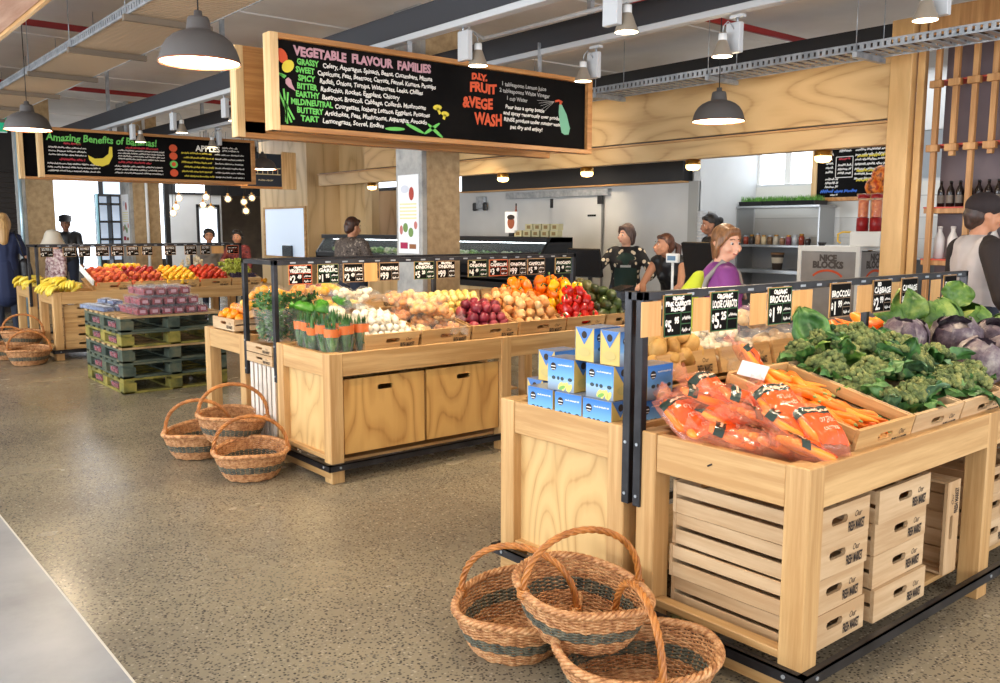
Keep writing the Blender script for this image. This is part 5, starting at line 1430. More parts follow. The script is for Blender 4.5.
# ------------------------------------------------------------------ blue cartons
def mkbox(t):
    D, Wd, H = 0.105, 0.152, 0.135
    mb(plain('carton_golden', (206, 176, 96), 0.45)).box(0, 0, 0, D, Wd, H, 0.002).build('carton', t)
    k = NT('carton_sky_print'); tc = k.node('ShaderNodeTexCoord'); sx = k.node('ShaderNodeSeparateXYZ'); k.link(tc.outputs['Object'], sx.inputs[0])
    mr = k.node('ShaderNodeMapRange', i_1=0.0, i_2=0.135); k.link(sx.outputs[2], mr.inputs[0])
    k.link(k.ramp(mr.outputs[0], [(0.0, srgb(120, 128, 140)), (0.36, srgb(150, 186, 220)), (0.42, srgb(110, 170, 226)), (1.0, srgb(44, 112, 196))]), k.b.inputs['Base Color']); k.b.inputs['Roughness'].default_value = 0.3
    sky = k.m
    for nm, pl in (('printed_face', lambda u, v, o=0: (-0.0012 - o, Wd - u, v)), ('printed_face', lambda u, v, o=0: (D + 0.0012 + o, u, v))):
        q = MB(); q.use(sky); blob2d(q, [(0, 0), (Wd, 0), (Wd, H), (0, H)], pl)
        q.use(plain('tree_print', (40, 60, 66), 0.5))
        for u, r_ in ((0.035, 0.012), (0.062, 0.008), (0.085, 0.010), (0.13, 0.013)): blob2d(q, ell(u, 0.052, r_, 0.008, 10), lambda a, c: pl(a, c, 0.0006))
        q.use(plain('corn_print', (226, 212, 110), 0.5)); 
        for u, v_, ro in ((0.075, 0.022, 0.9), (0.095, 0.020, 1.2), (0.115, 0.022, 1.7), (0.13, 0.018, 1.1)): blob2d(q, ell(u, v_, 0.02, 0.010, 10, ro), lambda a, c: pl(a, c, 0.0009))
        q.use(plain('leaf_print', (120, 170, 80), 0.5)); blob2d(q, ell(0.085, 0.015, 0.02, 0.008, 10, 0.4), lambda a, c: pl(a, c, 0.0012))
        q.use(M['ink']); blob2d(q, ell(0.033, 0.098, 0.017, 0.017, 16), lambda a, c: pl(a, c, 0.0007)); q.use(M['white']); stroke(q, [(0.02, 0.1), (0.046, 0.1)], 0.004, lambda a, c: pl(a, c, 0.0012)); stroke(q, [(0.022, 0.088), (0.044, 0.088)], 0.003, lambda a, c: pl(a, c, 0.0012))
        squiggle(q, 0.06, 0.105, 0.08, 0.008, lambda a, c: pl(a, c, 0.0009), 0.002, 3)
        q.build(nm, t)
    for y in (-0.0012, Wd + 0.0012):
        q = MB(); q.use(plain('flap_blue', (62, 112, 180), 0.35)); e = -0.0005 if y < 0 else 0.0005
        q.add([(0.004, y, H), (D - 0.004, y, H), (D / 2, y, H * 0.50)], [(0, 1, 2)]); q.use(M['ink']); blob2d(q, ell(D / 2, H * 0.80, 0.015, 0.015, 14), lambda u, v: (u, y + e, v)); q.use(plain('corn_small', (190, 170, 100), 0.5)); blob2d(q, ell(D / 2, H * 0.28, 0.035, 0.018, 14), lambda u, v: (u, y + e, v)); q.build('side_flap', t)
    mb(plain('top_flap_grey_blue', (122, 134, 158), 0.25)).box(0, 0, H, D, Wd, H + 0.0015).build('top_flap', t)
bluebox = Kind('blue_carton', 'carton', mkbox)

# ------------------------------------------------------------------ punnets
M['berry'] = mottled('dark_red_berries', [(96, 18, 34), (160, 44, 54), (84, 24, 44)], 40, 0.3, 2)
def mkpunnet(t):
    mb('clear').prism([(0.008, 0), (0.102, 0), (0.11, 0.05), (0, 0.05)], 0, 0.15, 1).build('tray', t)
    q = mb('berry'); rr = random.Random(6)
    for i in range(6):
        for j in range(8): q.ball((0.016 + i * 0.0155, 0.014 + j * 0.0175, 0.03 + rr.uniform(0, 0.012)), 0.0105, 6, 5)
    q.box(0.01, 0.006, 0.004, 0.1, 0.144, 0.032); q.build('berries', t)['kind'] = 'stuff'
    mb('clear').box(-0.002, -0.002, 0.05, 0.112, 0.152, 0.062, 0.004).build('lid', t)
    mb(plain('pale_lilac_label', (186, 150, 160), 0.5)).box(0.03, -0.0035, 0.016, 0.08, -0.002, 0.038).build('paper_label', t)
punnet = Kind('berry_punnet', 'punnet', mkpunnet)
# ================================================================== stand with carrots and greens (nearest)
X1, Y1 = 2.46, 1.453
POSTS = [0.0, 1.34, 2.70]
TL = 2.79
TB1 = table('nearest produce table loaded with bagged carrots, broccoli and cabbages', X1, Y1, 2.172, POSTS, X1 + TL, end='open')
TA1 = table('produce table with stacked blue cartons, behind the nearest price rail', X1, 2.235, 2.98, POSTS, X1 + TL, end='ply')
skirt(X1, Y1, X1 + TL, 2.98, 'black steel kick rail round the feet of the nearest stand')
price_rail('black price rail with double uprights running along the nearest stand', X1 - 0.01, 5.17, 2.165, 2.222, 1.317, 0.505, mid=1.62)
# small slanted label tag on the end rail
q = mb('ink').box(-0.001, 0.0, 0.0, 0.0, 0.022, 0.006); o = q.build('small_dark_sticker', loc=(X1 + 0.0045, 1.83, 0.735)); o.rotation_euler = (radians(-30), 0, 0); tag(o, 'small dark sticker on the end rail under the carrot bags', 'sticker')
yr = 2.165
cards1 = [(2.515, 2.61, None, 'blank timber card beside the double uprights on the nearest rail'),
          (2.778, 2.905 - .0, std('ORGANIC', 'CARROTS', '5', '95'), 0)]
def C1(x0, x1, rows, lab, border='chalk_dkgreen', z=1.302, h=0.160): return card(x0 * 0.978, x1 * 0.978, yr, z - (0.02 if rows is None else 0), h - (0.03 if rows is None else 0), rows, lab, border)
C1(2.49, 2.60, None, 'blank timber card beside the double uprights on the nearest rail')
C1(2.612, 2.782, [('ORGANIC', 0.11, 0.3, 0.87, 'chalk'), ('PINK CARROTS', 0.14, 0.06, 0.73, 'chalk'), ('BUNCHES', 0.11, 0.25, 0.61, 'chalk'), ('$', 0.18, 0.06, 0.28, 'chalk'), ('5.', 0.36, 0.14, 0.14, 'chalk'), ('95', 0.2, 0.38, 0.32, 'chalk'), ('~', 0.3, 0.65, 0.38, 'chalk'), ('~', 0.3, 0.65, 0.1, 'chalk')], 'chalked price card reading PINK CARROTS 5.95 on the nearest rail')
C1(2.795, 2.895, None, 'blank timber card between the two carrot price cards')
C1(2.90, 3.085, std('ORGANIC', 'LOOSE CARROTS', '5.', '25')[:-2] + [('~', 0.3, 0.65, 0.36, 'chalk')], 'chalked price card reading LOOSE CARROTS 5.25 on the nearest rail')
C1(3.175, 3.29, None, 'blank timber card left of the green bordered BROCCOLI card')
C1(3.30, 3.48, std('ORGANIC', 'BROCCOLI', '1', '99'), 'green bordered price card reading ORGANIC BROCCOLI 1.99')
C1(3.49, 3.65, None, 'wide blank timber card right of the ORGANIC BROCCOLI card')
C1(3.80, 3.985, std(None, 'BROCCOLI', '1', '99'), 'wood bordered price card reading BROCCOLI 1.99', 'card_edge')
C1(4.05, 4.185, None, 'blank timber card left of the 2.99 cabbage card')
C1(4.195, 4.38, std('RED', 'CABBAGE', '2.', '99'), 'chalked price card for RED CABBAGE reading 2.99', 'card_edge')
C1(4.485, 4.66, std(None, 'CABBAGE', '2.', '29'), 'chalked price card for CABBAGE reading 2.29', 'card_edge')
C1(4.82, 4.93, None, 'blank timber card near the far end of the nearest rail')
C1(4.965, 5.12, std(None, 'CUCUMBER', '1', '49'), 'last chalked price card at the far end of the nearest rail', 'card_edge')

# display shelf that carries the crates
def slope_board(x0, x1, ya, za, yb, zb, lab, parent=None):
    q = mb('pine_x'); q.add([(x0, ya, za), (x1, ya, za), (x1, yb, zb), (x0, yb, zb), (x0, ya, za - 0.012), (x1, ya, za - 0.012), (x1, yb, zb - 0.012), (x0, yb, zb - 0.012)], [(0, 1, 2, 3), (7, 6, 5, 4), (0, 4, 5, 1), (1, 5, 6, 2), (2, 6, 7, 3), (3, 7, 4, 0)])
    q.v = [(x - parent.location.x, y - parent.location.y, z) for x, y, z in q.v]
    o = q.build('display_board', parent); return o
def topz(y, y0, z0): return z0 + (y - y0) * math.tan(TILT)
slope_board(2.80, 5.2, 1.505, 0.755, 2.05, 0.755 + 0.545 * math.tan(TILT), None, TB1)
ZC = 0.758
cA = crate((2.80, 1.505, ZC), (TILT, 0, 0), 'timber crate full of loose carrots on the nearest table')
cB = crate((3.205, 1.505, ZC), (TILT, 0, 0), 'timber crate under broccoli, next to the loose carrots', True)
cC = crate((3.615, 1.505, ZC), (TILT, 0, 0), 'timber crate under broccoli, second from the loose carrots', True)
cD = crate((4.03, 1.505, ZC), (TILT, 0, 0), 'timber crate under purple cabbages on the nearest table', True)
cE = crate((4.45, 1.505, ZC), (TILT, 0, 0), 'timber crate under green cabbages on the nearest table')
# loose carrots
rr = random.Random(21); Mx = frame_of(cA)
for k in range(66):
    l = k // 26; u = rr.uniform(0.06, 0.34); v = rr.uniform(0.09, 0.50); w = 0.045 + l * 0.022 + rr.uniform(0, 0.012)
    a = rr.choice([pi / 2, pi / 2, -pi / 2]) + rr.uniform(-0.35, 0.6)
    if abs(sin(a)) * 0.1 + v > 0.53: v = 0.52 - abs(sin(a)) * 0.1
    if v - abs(sin(a)) * 0.1 < 0.02: v = 0.03 + abs(sin(a)) * 0.1
    p = Mx @ Vector((u, v, w)); carrot.put(p, (Matrix.Rotation(TILT, 3, 'X') @ Matrix.Rotation(a, 3, 'Z') @ Matrix.Rotation(rr.uniform(-.1, .1), 3, 'Y')).to_euler(), 'loose orange carrot lying in the open crate on the nearest table', 'loose carrots in the crate', rr.uniform(0.9, 1.2))
# carrot bags heaped at the corner
BG = [(700, 432, 0.85, 0.5, 0), (676, 405, 0.86, 0.9, 0), (722, 421, 0.86, 2.6, 0.0), (752, 440, 0.85, 0.8, 0.05), (700, 398, 0.93, 1.8, 0), (742, 407, 0.95, 2.9, 0), (782, 448, 0.86, 2.2, 0), (768, 408, 0.95, 0.2, 0), (798, 420, 0.96, -0.9, -0.1), (816, 440, 0.87, -0.8, 0), (682, 425, 0.83, 0.4, 0), (725, 378, 0.98, 1.2, 0.2), (700, 380, 0.93, 2.3, 0)]
LB = ['bag of carrots hanging its tied end over the end rail', 'bag of carrots at the corner by the double uprights', 'bag of carrots low in the heap, middle of the end rail', 'bag of carrots low in the heap, beside the corner leg', 'bag of carrots behind the front ones near the uprights', 'bag of carrots on top in the middle of the heap', 'bag of carrots against the corner leg, lowest there', 'bag of carrots on top, its print turned to the end rail', 'tall lying bag of carrots leaning on the loose carrot crate', 'bag of carrots reading organic carrots, touching the crate corner', 'flat bag of carrots lowest beside the uprights', 'bag of carrots at the back of the heap against the timber crates', 'bag of carrots at the back of the heap near the potatoes']
cam_a = radians(50.5)
BP = [(2.575, 1.84, 0.80, 2.2, .0), (2.58, 1.98, 0.80, 1.1, 0), (2.585, 1.72, 0.80, 3.3, 0), (2.60, 1.57, 0.80, 2.5, 0), (2.63, 1.93, 0.85, 1.9, 0.1), (2.64, 1.80, 0.87, 2.7, 0.1), (2.645, 1.67, 0.86, 2.2, 0.1),
      (2.66, 1.87, 0.905, 2.1, 0.15), (2.70, 1.73, 0.92, 1.55, 0.3), (2.70, 1.58, 0.865, 0.9, 0.35), (2.57, 2.04, 0.85, 1.6, 0.1), (2.70, 2.03, 0.925, 1.5, 0.2), (2.62, 2.00, 0.905, 2.4, 0.1)]
for k, (x, y, z, a, tl) in enumerate(BP):
    cbag[k % 3].put((x, y, z), (0.15 * sin(k * 2.3), -0.32 - tl * 0.8 + 0.12 * sin(k * 1.7), a + 0.35 * sin(k * 2.9)), LB[k], None, 0.95)
# broccoli
rr = random.Random(8)
k = 0
for (x, y, z) in [(3.31, 1.64, 0.865), (3.42, 1.61, 0.88), (3.54, 1.62, 0.88), (3.67, 1.60, 0.89), (3.79, 1.62, 0.90), (3.92, 1.61, 0.91), (3.30, 1.77, 0.92), (3.41, 1.76, 0.96), (3.52, 1.77, 0.98), (3.63, 1.75, 0.99), (3.77, 1.77, 0.98), (3.92, 1.75, 0.97),
                  (3.31, 1.90, 0.97), (3.44, 1.91, 1.02), (3.57, 1.90, 1.04), (3.70, 1.92, 1.04), (3.84, 1.91, 1.02), (3.97, 1.92, 1.0), (3.33, 2.03, 1.0), (3.48, 2.04, 1.05), (3.62, 2.04, 1.06), (3.8, 2.05, 1.05)]:
    brocs[k % 3].put((x, y, z - 0.01), (rr.uniform(-.6, .6) + 0.35, rr.uniform(-.6, .6), rr.uniform(0, 6.28)), 'leafy broccoli head heaped beside the loose carrots on the nearest table', 'broccoli heads on the nearest table', rr.uniform(0.9, 1.12)); k += 1
# two large upright leaves
q = mb('leafdark'); leaf(q, (3.47, 2.05, 1.02), (-0.25, 0.2, 1), (-0.6, -0.7, 0.1), 0.22, 0.17, 0.7, 0.6, 3, 16, 12); leaf(q, (3.50, 2.0, 1.03), (0.3, 0.1, 0.8), (-0.6, -0.7, 0.3), 0.14, 0.10, 0.9, 0.6, 8, 12, 10); o = q.build('broccoli_leaf'); tag(o, 'large upright dark leaf standing above the broccoli heads', 'leaf')
# cabbages
for (x, y, z, s_, kd, lab) in [(4.12, 1.98, 1.03, 1.05, cabp, 'purple cabbage behind the broccoli, under the timber post'), (4.18, 1.66, 0.95, 1.1, cabp, 'purple cabbage at the front of its crate beside the broccoli'), (4.34, 1.84, 1.02, 1.15, cabp, 'large purple cabbage in the middle of the cabbage heap'),
                               (4.40, 1.62, 0.95, 1.1, cabp, 'wrinkled purple cabbage low at the photo edge'), (4.56, 1.76, 1.0, 1.1, cabp, 'purple cabbage at the photo edge below the green leaves'),
                               (4.55, 2.02, 1.08, 1.2, cabg, 'large green cabbage with spread leaves, highest of the heap'), (4.78, 1.95, 1.05, 1.1, cabg, 'green cabbage beyond the largest one at the photo edge'), (4.72, 1.66, 0.96, 1.1, cabg, 'green cabbage low at the table front, past the purple ones'), (4.95, 1.85, 1.0, 1.1, cabg, 'green cabbage at the far end of the nearest table')]:
    kd.put((x, y, z), (rr.uniform(-.5, .5), rr.uniform(-.5, .5), rr.uniform(0, 6)), lab, None, s_)
q = mb('leaflight'); leaf(q, (4.40, 2.08, 1.06), (-0.1, 0.15, 1), (-0.7, -0.6, 0.1), 0.22, 0.17, 0.7, 0.6, 5, 14, 11); leaf(q, (4.36, 2.1, 1.06), (-0.5, 0.35, 0.6), (-0.5, -0.6, 0.5), 0.2, 0.14, 0.8, 0.3, 9, 14, 11); leaf(q, (4.62, 1.98, 1.16), (0.2, -0.2, 1), (-0.7, -0.6, 0.3), 0.15, 0.16, 0.8, 0.6, 12, 14, 11)
o = q.build('cabbage_leaves'); tag(o, 'broad pale green cabbage leaves spread over the top of the heap', 'leaves')

# ---- second row: crates on the far table of the nearest stand, high ends toward the viewer
ZB = 0.758 + 0.54 * math.tan(TILT)
slope_board(2.86, 5.2, 2.96, 0.745, 2.40, 0.745 + 0.56 * math.tan(TILT), None, TA1)
labs = ['timber crate of potatoes behind the carrot bags', 'timber crate of bagged garlic next to the potatoes', 'timber crate of bagged roots behind the broccoli leaf', 'timber crate hidden behind the broccoli heap', 'timber crate with orange roots behind the broccoli', 'last timber crate behind the cabbages']
rowB = []
for i, lb in enumerate(labs[:5]):
    rowB.append(crate((2.885 + i * 0.425 + CW, 2.962, 0.762), (TILT, 0, pi), lb))
zt = lambda y: 0.755 + (2.962 - y) * math.tan(TILT) + 0.1
def mound(kind, x0, x1, y0, y1, d, hfun, layers, label, group, seed, sc=(0.9, 1.1), flat=None):
    rr = random.Random(seed)
    for l in range(layers):
        m = l * d * 0.45; a0, a1, b0, b1 = x0 + m, x1 - m, y0 + m * 0.5, y1 - m
        nu = max(1, int((a1 - a0) / d)); nv = max(1, int((b1 - b0) / (d * 0.9)))
        for j in range(nv):
            for i in range(nu):
                x = a0 + (i + 0.5 + (0.2 if j % 2 else -0.2)) * (a1 - a0) / nu + rr.uniform(-.1, .1) * d; y = b0 + (j + 0.5) * (b1 - b0) / nv + rr.uniform(-.1, .1) * d
                r = (rr.uniform(0, 6.28), rr.uniform(0, 6.28), rr.uniform(0, 6.28)) if flat is None else (rr.uniform(-flat, flat), rr.uniform(-flat, flat), rr.uniform(0, 6.28))
                kind.put((x, y, hfun(y) + l * d * 0.62 + rr.uniform(-.05, .05) * d), r, label, group, rr.uniform(*sc))
mound(potato, 2.86, 3.27, 2.43, 2.85, 0.085, lambda y: zt(y) - 0.0, 3, 'yellow skinned potato heaped in the crate behind the carrot bags', 'potatoes behind the carrot bags', 3, (0.85, 1.15))
mound(garlicbag, 3.31, 3.70, 2.43, 2.85, 0.15, lambda y: zt(y) + 0.01, 2, 'clear bag of pale garlic in the crate beside the potatoes', 'garlic bags beside the potatoes', 5, (0.9, 1.05), 0.5)
mound(gingerbag, 3.74, 4.12, 2.43, 2.85, 0.19, lambda y: zt(y) + 0.01, 2, 'clear bag of knobbly tan roots behind the broccoli leaf', 'root bags behind the broccoli leaf', 6, (0.95, 1.1), 0.4)
mound(carrot, 4.60, 4.98, 2.43, 2.80, 0.075, lambda y: zt(y) + 0.0, 2, 'thick orange root in the crate behind the broccoli', 'orange roots behind the broccoli', 7, (1.5, 1.9), 0.15)
# clear tied bag and white price holder between potatoes and carrots
cbag[1].put((2.93, 2.03, 1.035), (0.3, -0.9, 2.0), 'small tied bag of carrots standing upright before the potato crate', None, 0.7)
q = mb('white').box(0, 0, 0, 0.11, 0.004, 0.06, 0.001); o = q.build('price_ticket', loc=(2.80, 1.98, 1.0)); o.rotation_euler = (0.3, 0.25, -0.6); tag(o, 'blank white ticket stuck among the carrot bags', 'ticket')

# blue cartons
BX = [(2.475, 2.655, 0, 0, 'blue carton at the outer corner of the bottom row'), (2.475, 2.485, 0, 0, 'blue carton in the middle of the bottom front row'), (2.475, 2.32, 0, 0, 'blue carton of the bottom front row nearest the black uprights'),
      (2.60, 2.96, 0, 1, 'blue carton turned gold side out behind the outer corner of the table'), (2.60, 2.66, 0, 0, 'blue carton of the bottom layer hidden behind the corner one'), (2.60, 2.50, 0, 0, 'blue carton of the bottom layer behind the middle front one'), (2.578, 2.365, 0, 1, 'blue carton at the bottom seen past the black uprights'),
      (2.49, 2.545, 1, 0, 'blue carton of the middle layer, outermost with its printed front'), (2.49, 2.325, 1, 0, 'blue carton of the middle layer nearest the black uprights'), (2.60, 2.885, 1, 1, 'blue carton of the middle layer turned with its gold side out, outermost'), (2.60, 2.50, 1, 0, 'blue carton of the middle layer behind the others'), (2.605, 2.30 + 0.06, 1, 1, 'blue carton seen past the black uprights, second from the bottom'),
      (2.50, 2.551, 2, 1, 'topmost blue carton with its gold side out, farther from the uprights'), (2.50, 2.411, 2, 1, 'topmost blue carton nearest the black uprights')]
for (x, y, l, r, lb) in BX:
    bluebox.put((x, y, 0.742 + l * 0.1375), (0, 0, radians(-90) if r else random.Random(int(x * 1000 + y * 77)).uniform(-.03, .03)), lb, None)

# stored crates under the nearest table: handles out to the shopper
st = 0
for (x, n, nm) in ((2.545, 4, 'stack beside the corner leg'), (2.995, 4, 'second stack from the corner leg')):
    for i in range(n):
        pos = ['lowest', 'second', 'third', 'topmost'][i]
        rr = random.Random(st); st += 1
        crate((x + rr.uniform(-.006, .006), 1.50 + rr.uniform(-.01, .01), 0.122 + i * 0.124), (0, 0, rr.uniform(-.01, .01)), 'empty FRESH MARKET crate, %s of the %s' % (pos, nm), True, sc=(1, 1, 1.07))
o = crate((3.60, 1.52, 0.13), (0, radians(-90), 0), 'empty crate stood on its side beside the second leg', True); o.location = (3.75, 1.53, 0.125)
for i in range(3): crate((3.98, 1.55, 0.122 + i * 0.124), (0, 0, 0), ['empty crate at the bottom of the stack past the second leg', 'empty crate in the middle of the stack past the second leg', 'empty crate on top of the stack past the second leg'][i], True, sc=(1, 1, 1.07))
for i in range(3): crate((4.42, 1.55, 0.122 + i * 0.124), (0, 0, 0), ['bottom empty crate of the farthest stack under the nearest table', 'middle empty crate of the farthest stack under the nearest table', 'top empty crate of the farthest stack under the nearest table'][i], True, sc=(1, 1, 1.07))

# ================================================================== middle stand
X2, Y2 = 2.52, 4.657
TB2 = table('middle stand table with onions, capsicums and two plywood drawers', X2, Y2, 5.375, [0.0, 1.335, 2.62], X2 + 2.71, end='ply')
TA2 = table('middle stand table with open legs, behind the price rail', X2, 5.885, 6.62, [0.0, 1.335, 2.62], X2 + 2.71, end='open')
skirt(X2, Y2, X2 + 2.71, 5.375, 'black steel kick rail round the feet of the middle stand')
price_rail('black price rail frame standing over the middle stand', X2 - 0.005, 5.26, 5.39, 5.86, 1.336, 0.53, mid=1.27)
def drawer(x0, x1, lab):
    t = thing('plywood_drawer', lab, 'drawer', (x0, 4.685, 0.165)); w = x1 - x0
    q = mb('ply_draw'); holed_panel(q, w, 0.465, 0.018, 0.11, 0.034, w * 0.5, 0.465 * 0.85, False); q.build('front_panel', t)
    q = mb('ply'); q.box(0, 0.018, 0, 0.015, 0.55, 0.44); q.box(w - 0.015, 0.018, 0, w, 0.55, 0.44); q.box(0, 0.535, 0, w, 0.55, 0.44); q.box(0.015, 0.018, 0, w - 0.015, 0.535, 0.012); q.build('drawer_box', t)
    return t
drawer(2.628, 3.222, 'plywood drawer with a hand slot beside the corner leg')
drawer(3.243, 3.845, 'plywood drawer with a hand slot next to the second leg')
slope_board(2.80, 5.2, 4.71, 0.775, 5.28, 0.775 + 0.57 * math.tan(radians(12)), None, TB2)
T2 = radians(12)
L2 = ['crate of white garlic on the middle stand, beside the sleeved bunches', 'crate of bagged brown onions on the middle stand', 'crate of red onions on the middle stand', 'crate of brown onions beside the red onions', 'crate of capsicums on the middle stand', 'crate of avocados at the end of the middle stand']
R2 = []
for i in range(6):
    x = [2.80, 3.222, 3.64, 4.06, 4.525, 4.945][i]
    c = crate((x, 4.715, 0.777), (T2, 0, 0), L2[i]); R2.append(c)
    if i == 3: c.scale = (1.13, 1, 1)
    if i == 5: c.scale = (0.7, 1, 1)
G = [frame_of(c) for c in R2]
heap(garlic, G[0], 0.02, 0.375, 0.02, 0.34, 0.048, 0.095, 3, 'white garlic bulb in the front part of the garlic crate', 'garlic bulbs on the middle stand', flat=1.5, seed=1, grow=0.6)
heap(garlicbag, G[0], 0.0, 0.39, 0.32, 0.56, 0.15, 0.12, 2, 'clear bag of garlic behind the loose garlic bulbs', 'garlic bags on the middle stand', flat=0.5, seed=2, grow=0.3)
heap(onionbag, G[1], 0.0, 0.39, 0.02, 0.55, 0.145, 0.085, 2, 'clear bag of small brown onions beside the garlic', 'onion bags on the middle stand', flat=0.35, seed=3, grow=0.3)
heap(redonion, G[2], 0.02, 0.375, 0.02, 0.30, 0.074, 0.09, 3, 'glossy red onion heaped at the front of its crate', 'red onions on the middle stand', seed=4, grow=0.35)
heap(paleonion, G[2], -0.2, 0.39, 0.32, 0.56, 0.058, 0.11, 3, 'small pale yellow onion heaped behind the red onions', 'pale onions on the middle stand', seed=5, grow=0.4)
heap(onion, G[3], 0.02, 0.43, 0.02, 0.54, 0.075, 0.09, 3, 'brown onion heaped beside the capsicums', 'brown onions on the middle stand', seed=6, grow=0.35)
def capmix(u, v, l, rr):
    if v > 0.33 or (v > 0.27 and u < 0.1): return (caporg, 'orange capsicum high in the capsicum heap', 'orange capsicums')
    if v > 0.2 and u < 0.30: return (capyel, 'yellow capsicum between the red and orange ones', 'yellow capsicums')
    return (capred, 'red capsicum at the front of the capsicum heap', 'red capsicums')
heap(None, G[4], 0.0, 0.40, 0.02, 0.56, 0.082, 0.09, 4, '', None, seed=7, mixk=capmix, flat=0.9, grow=0.35, sc=(0.95, 1.12))
heap(None, G[3], 0.22, 0.46, 0.33, 0.56, 0.085, 0.20, 2, '', None, seed=17, mixk=lambda u, v, l, rr: (caporg, 'orange capsicum high in the capsicum heap', 'orange capsicums'), flat=0.9, grow=0.3, sc=(0.95, 1.12))
heap(avocado, G[5], 0.0, 0.28, 0.02, 0.55, 0.088, 0.10, 3, 'dark green avocado heaped at the end of the middle stand', 'avocados on the middle stand', seed=8, grow=0.3, sc=(1.1, 1.3))
# sleeved bunches at the corner
rr = random.Random(12); k = 0
for (x, y) in [(2.60, 4.76), (2.70, 4.755), (2.61, 4.87), (2.70, 4.88), (2.80, 4.76), (2.79, 4.88), (2.60, 4.98), (2.69, 4.99), (2.76, 4.93), (2.61, 5.09), (2.70, 5.10), (2.76, 5.04), (2.62, 5.20), (2.72, 5.20)]:
    sleeves[k % 2].put((x, y, 0.717), (rr.uniform(-.08, .08), rr.uniform(-.08, .08), rr.uniform(0, 6)), 'clear sleeved bunch of roots with an orange band at the stand corner', 'sleeved bunches on the middle stand', rr.uniform(0.98, 1.1)); k += 1
for (x, y, z, lab, k_) in [(2.80, 5.26, 1.02, 'green salad bag above the sleeved bunches, beside the upright', greenbag), (2.95, 5.26, 1.05, 'green salad bag under the garlic price cards, nearest the column', greenbag), (2.68, 5.27, 1.02, 'green salad bag between the herbs and the garlic', greenbag)]:
    k_.put((x, y, z), (0.2, -0.3, rr.uniform(0, 3)), lab, None, 0.58)
mound(orangebag, 2.60, 3.55, 5.92, 6.3, 0.16, lambda y: 0.96, 2, 'clear bag of yellow fruit beyond the price rail of the middle stand', 'bagged yellow fruit on the middle stand', 9, (0.9, 1.05), 0.5)
for i in range(6):
    crate((2.66 + i * 0.42 + CW, 6.56, 0.795), (T2, 0, pi), ['crate of yellow fruit behind the middle price rail, by its first upright', 'second crate behind the middle price rail', 'third crate behind the middle price rail, before the concrete column', 'fourth crate behind the middle price rail', 'fifth crate behind the middle price rail with its hand slot showing', 'last crate behind the middle price rail'][i])
mound(apple, 4.2, 5.1, 6.12, 6.45, 0.085, lambda y: 0.95, 1, 'reddish apple beyond the capsicums, behind the middle price rail', 'apples behind the middle price rail', 10)
mound(nectarine, 3.1, 3.5, 6.2, 6.45, 0.08, lambda y: 1.03, 2, 'dark red nectarine behind the bagged yellow fruit', 'nectarines behind the middle price rail', 13)
# between the uprights: crates on end and herbs
c = crate((0, 0, 0), (0, 0, 0), 'white faced FRESH MARKET crate lying topmost between the uprights', True); c.location = (2.515, 5.835, 0.70); c.rotation_euler = (0, 0, radians(-90)); c.scale = (1.02, 0.8, 0.55)
c = crate((0, 0, 0), (0, 0, 0), 'white faced FRESH MARKET crate just under the topmost one between the uprights', True); c.location = (2.515, 5.835, 0.63); c.rotation_euler = (0, 0, radians(-90)); c.scale = (1.02, 0.8, 0.55)
t = thing('upright_slatted_crate', 'pale slatted crate standing on end between the two tables', 'crate', (2.53, 5.43, 0))
q = mb('whitewood')
for i in range(6): q.box(0, 0.005 + i * 0.068, 0.0, 0.010, 0.005 + i * 0.068 + 0.045, 0.62, 0.002)
q.build('slats', t); q = mb('crate_y'); q.box(0.01, 0, 0.0, 0.12, 0.40, 0.015); q.box(0.01, 0, 0.6, 0.12, 0.40, 0.62); q.build('end_panel', t); q = mb('crate_z'); q.box(0.01, 0, 0.015, 0.12, 0.012, 0.6); q.box(0.01, 0.388, 0.015, 0.12, 0.40, 0.6); q.build('side_panel', t)
k = 0
for (x, y) in [(2.60, 5.50), (2.60, 5.62), (2.60, 5.74), (2.72, 5.53), (2.72, 5.68), (2.85, 5.60)]:
    herb[k % 2].put((x, y, 0.765), (rr.uniform(-.15, .15), -0.15, rr.uniform(0, 6)), 'sleeved bunch of leafy herbs between the two uprights', 'herb bunches between the uprights', 1.0); k += 1
# crate with oranges on the open legged table
c = crate((0, 0, 0), (0, 0, 0), 'pale crate of oranges standing on the open legged table end', True); c.location = (2.535, 6.48, 0.805); c.rotation_euler = (0, 0, radians(-90)); c.scale = (1.0, 0.75, 0.75)
rr = random.Random(5)
for i in range(3):
    for j in range(5): orange.put((2.60 + i * 0.085, 6.13 + j * 0.078, 0.89 + (0.03 if (i + j) % 2 else 0)), (rr.uniform(0, 6),) * 3, 'orange in the pale crate on the open legged table', 'oranges on the open legged table', 1.05)
for i in range(2):
    for j in range(3): orange.put((2.65 + i * 0.085, 6.18 + j * 0.08, 0.955), (rr.uniform(0, 6),) * 3, 'orange in the pale crate on the open legged table', 'oranges on the open legged table', 1.05)
yr2 = 5.39
def C2(x0, x1, rows, lab, border='card_edge'): return card(x0, x1, yr2, 1.305, 0.13, rows, lab, border)
C2(2.617, 2.79, std('ORGANIC', 'VEGETABLES', '2.', '49'), 'red bordered price card at the corner of the middle rail', 'chalk_red')
C2(2.83, 2.99, std('ORGANIC', 'GARLIC', '1', '95'), 'green bordered GARLIC price card on the middle rail', 'chalk_dkgreen')
C2(3.026, 3.184, std(None, 'GARLIC', '2', '49'), 'GARLIC price card reading 2.49 on the middle rail')
C2(3.195, 3.30, None, 'blank timber card between the GARLIC and ONION cards on the middle rail')
C2(3.314, 3.482, std(None, 'ONIONS', '99', 'c'), 'ONIONS price card reading 99c before the grey column face')
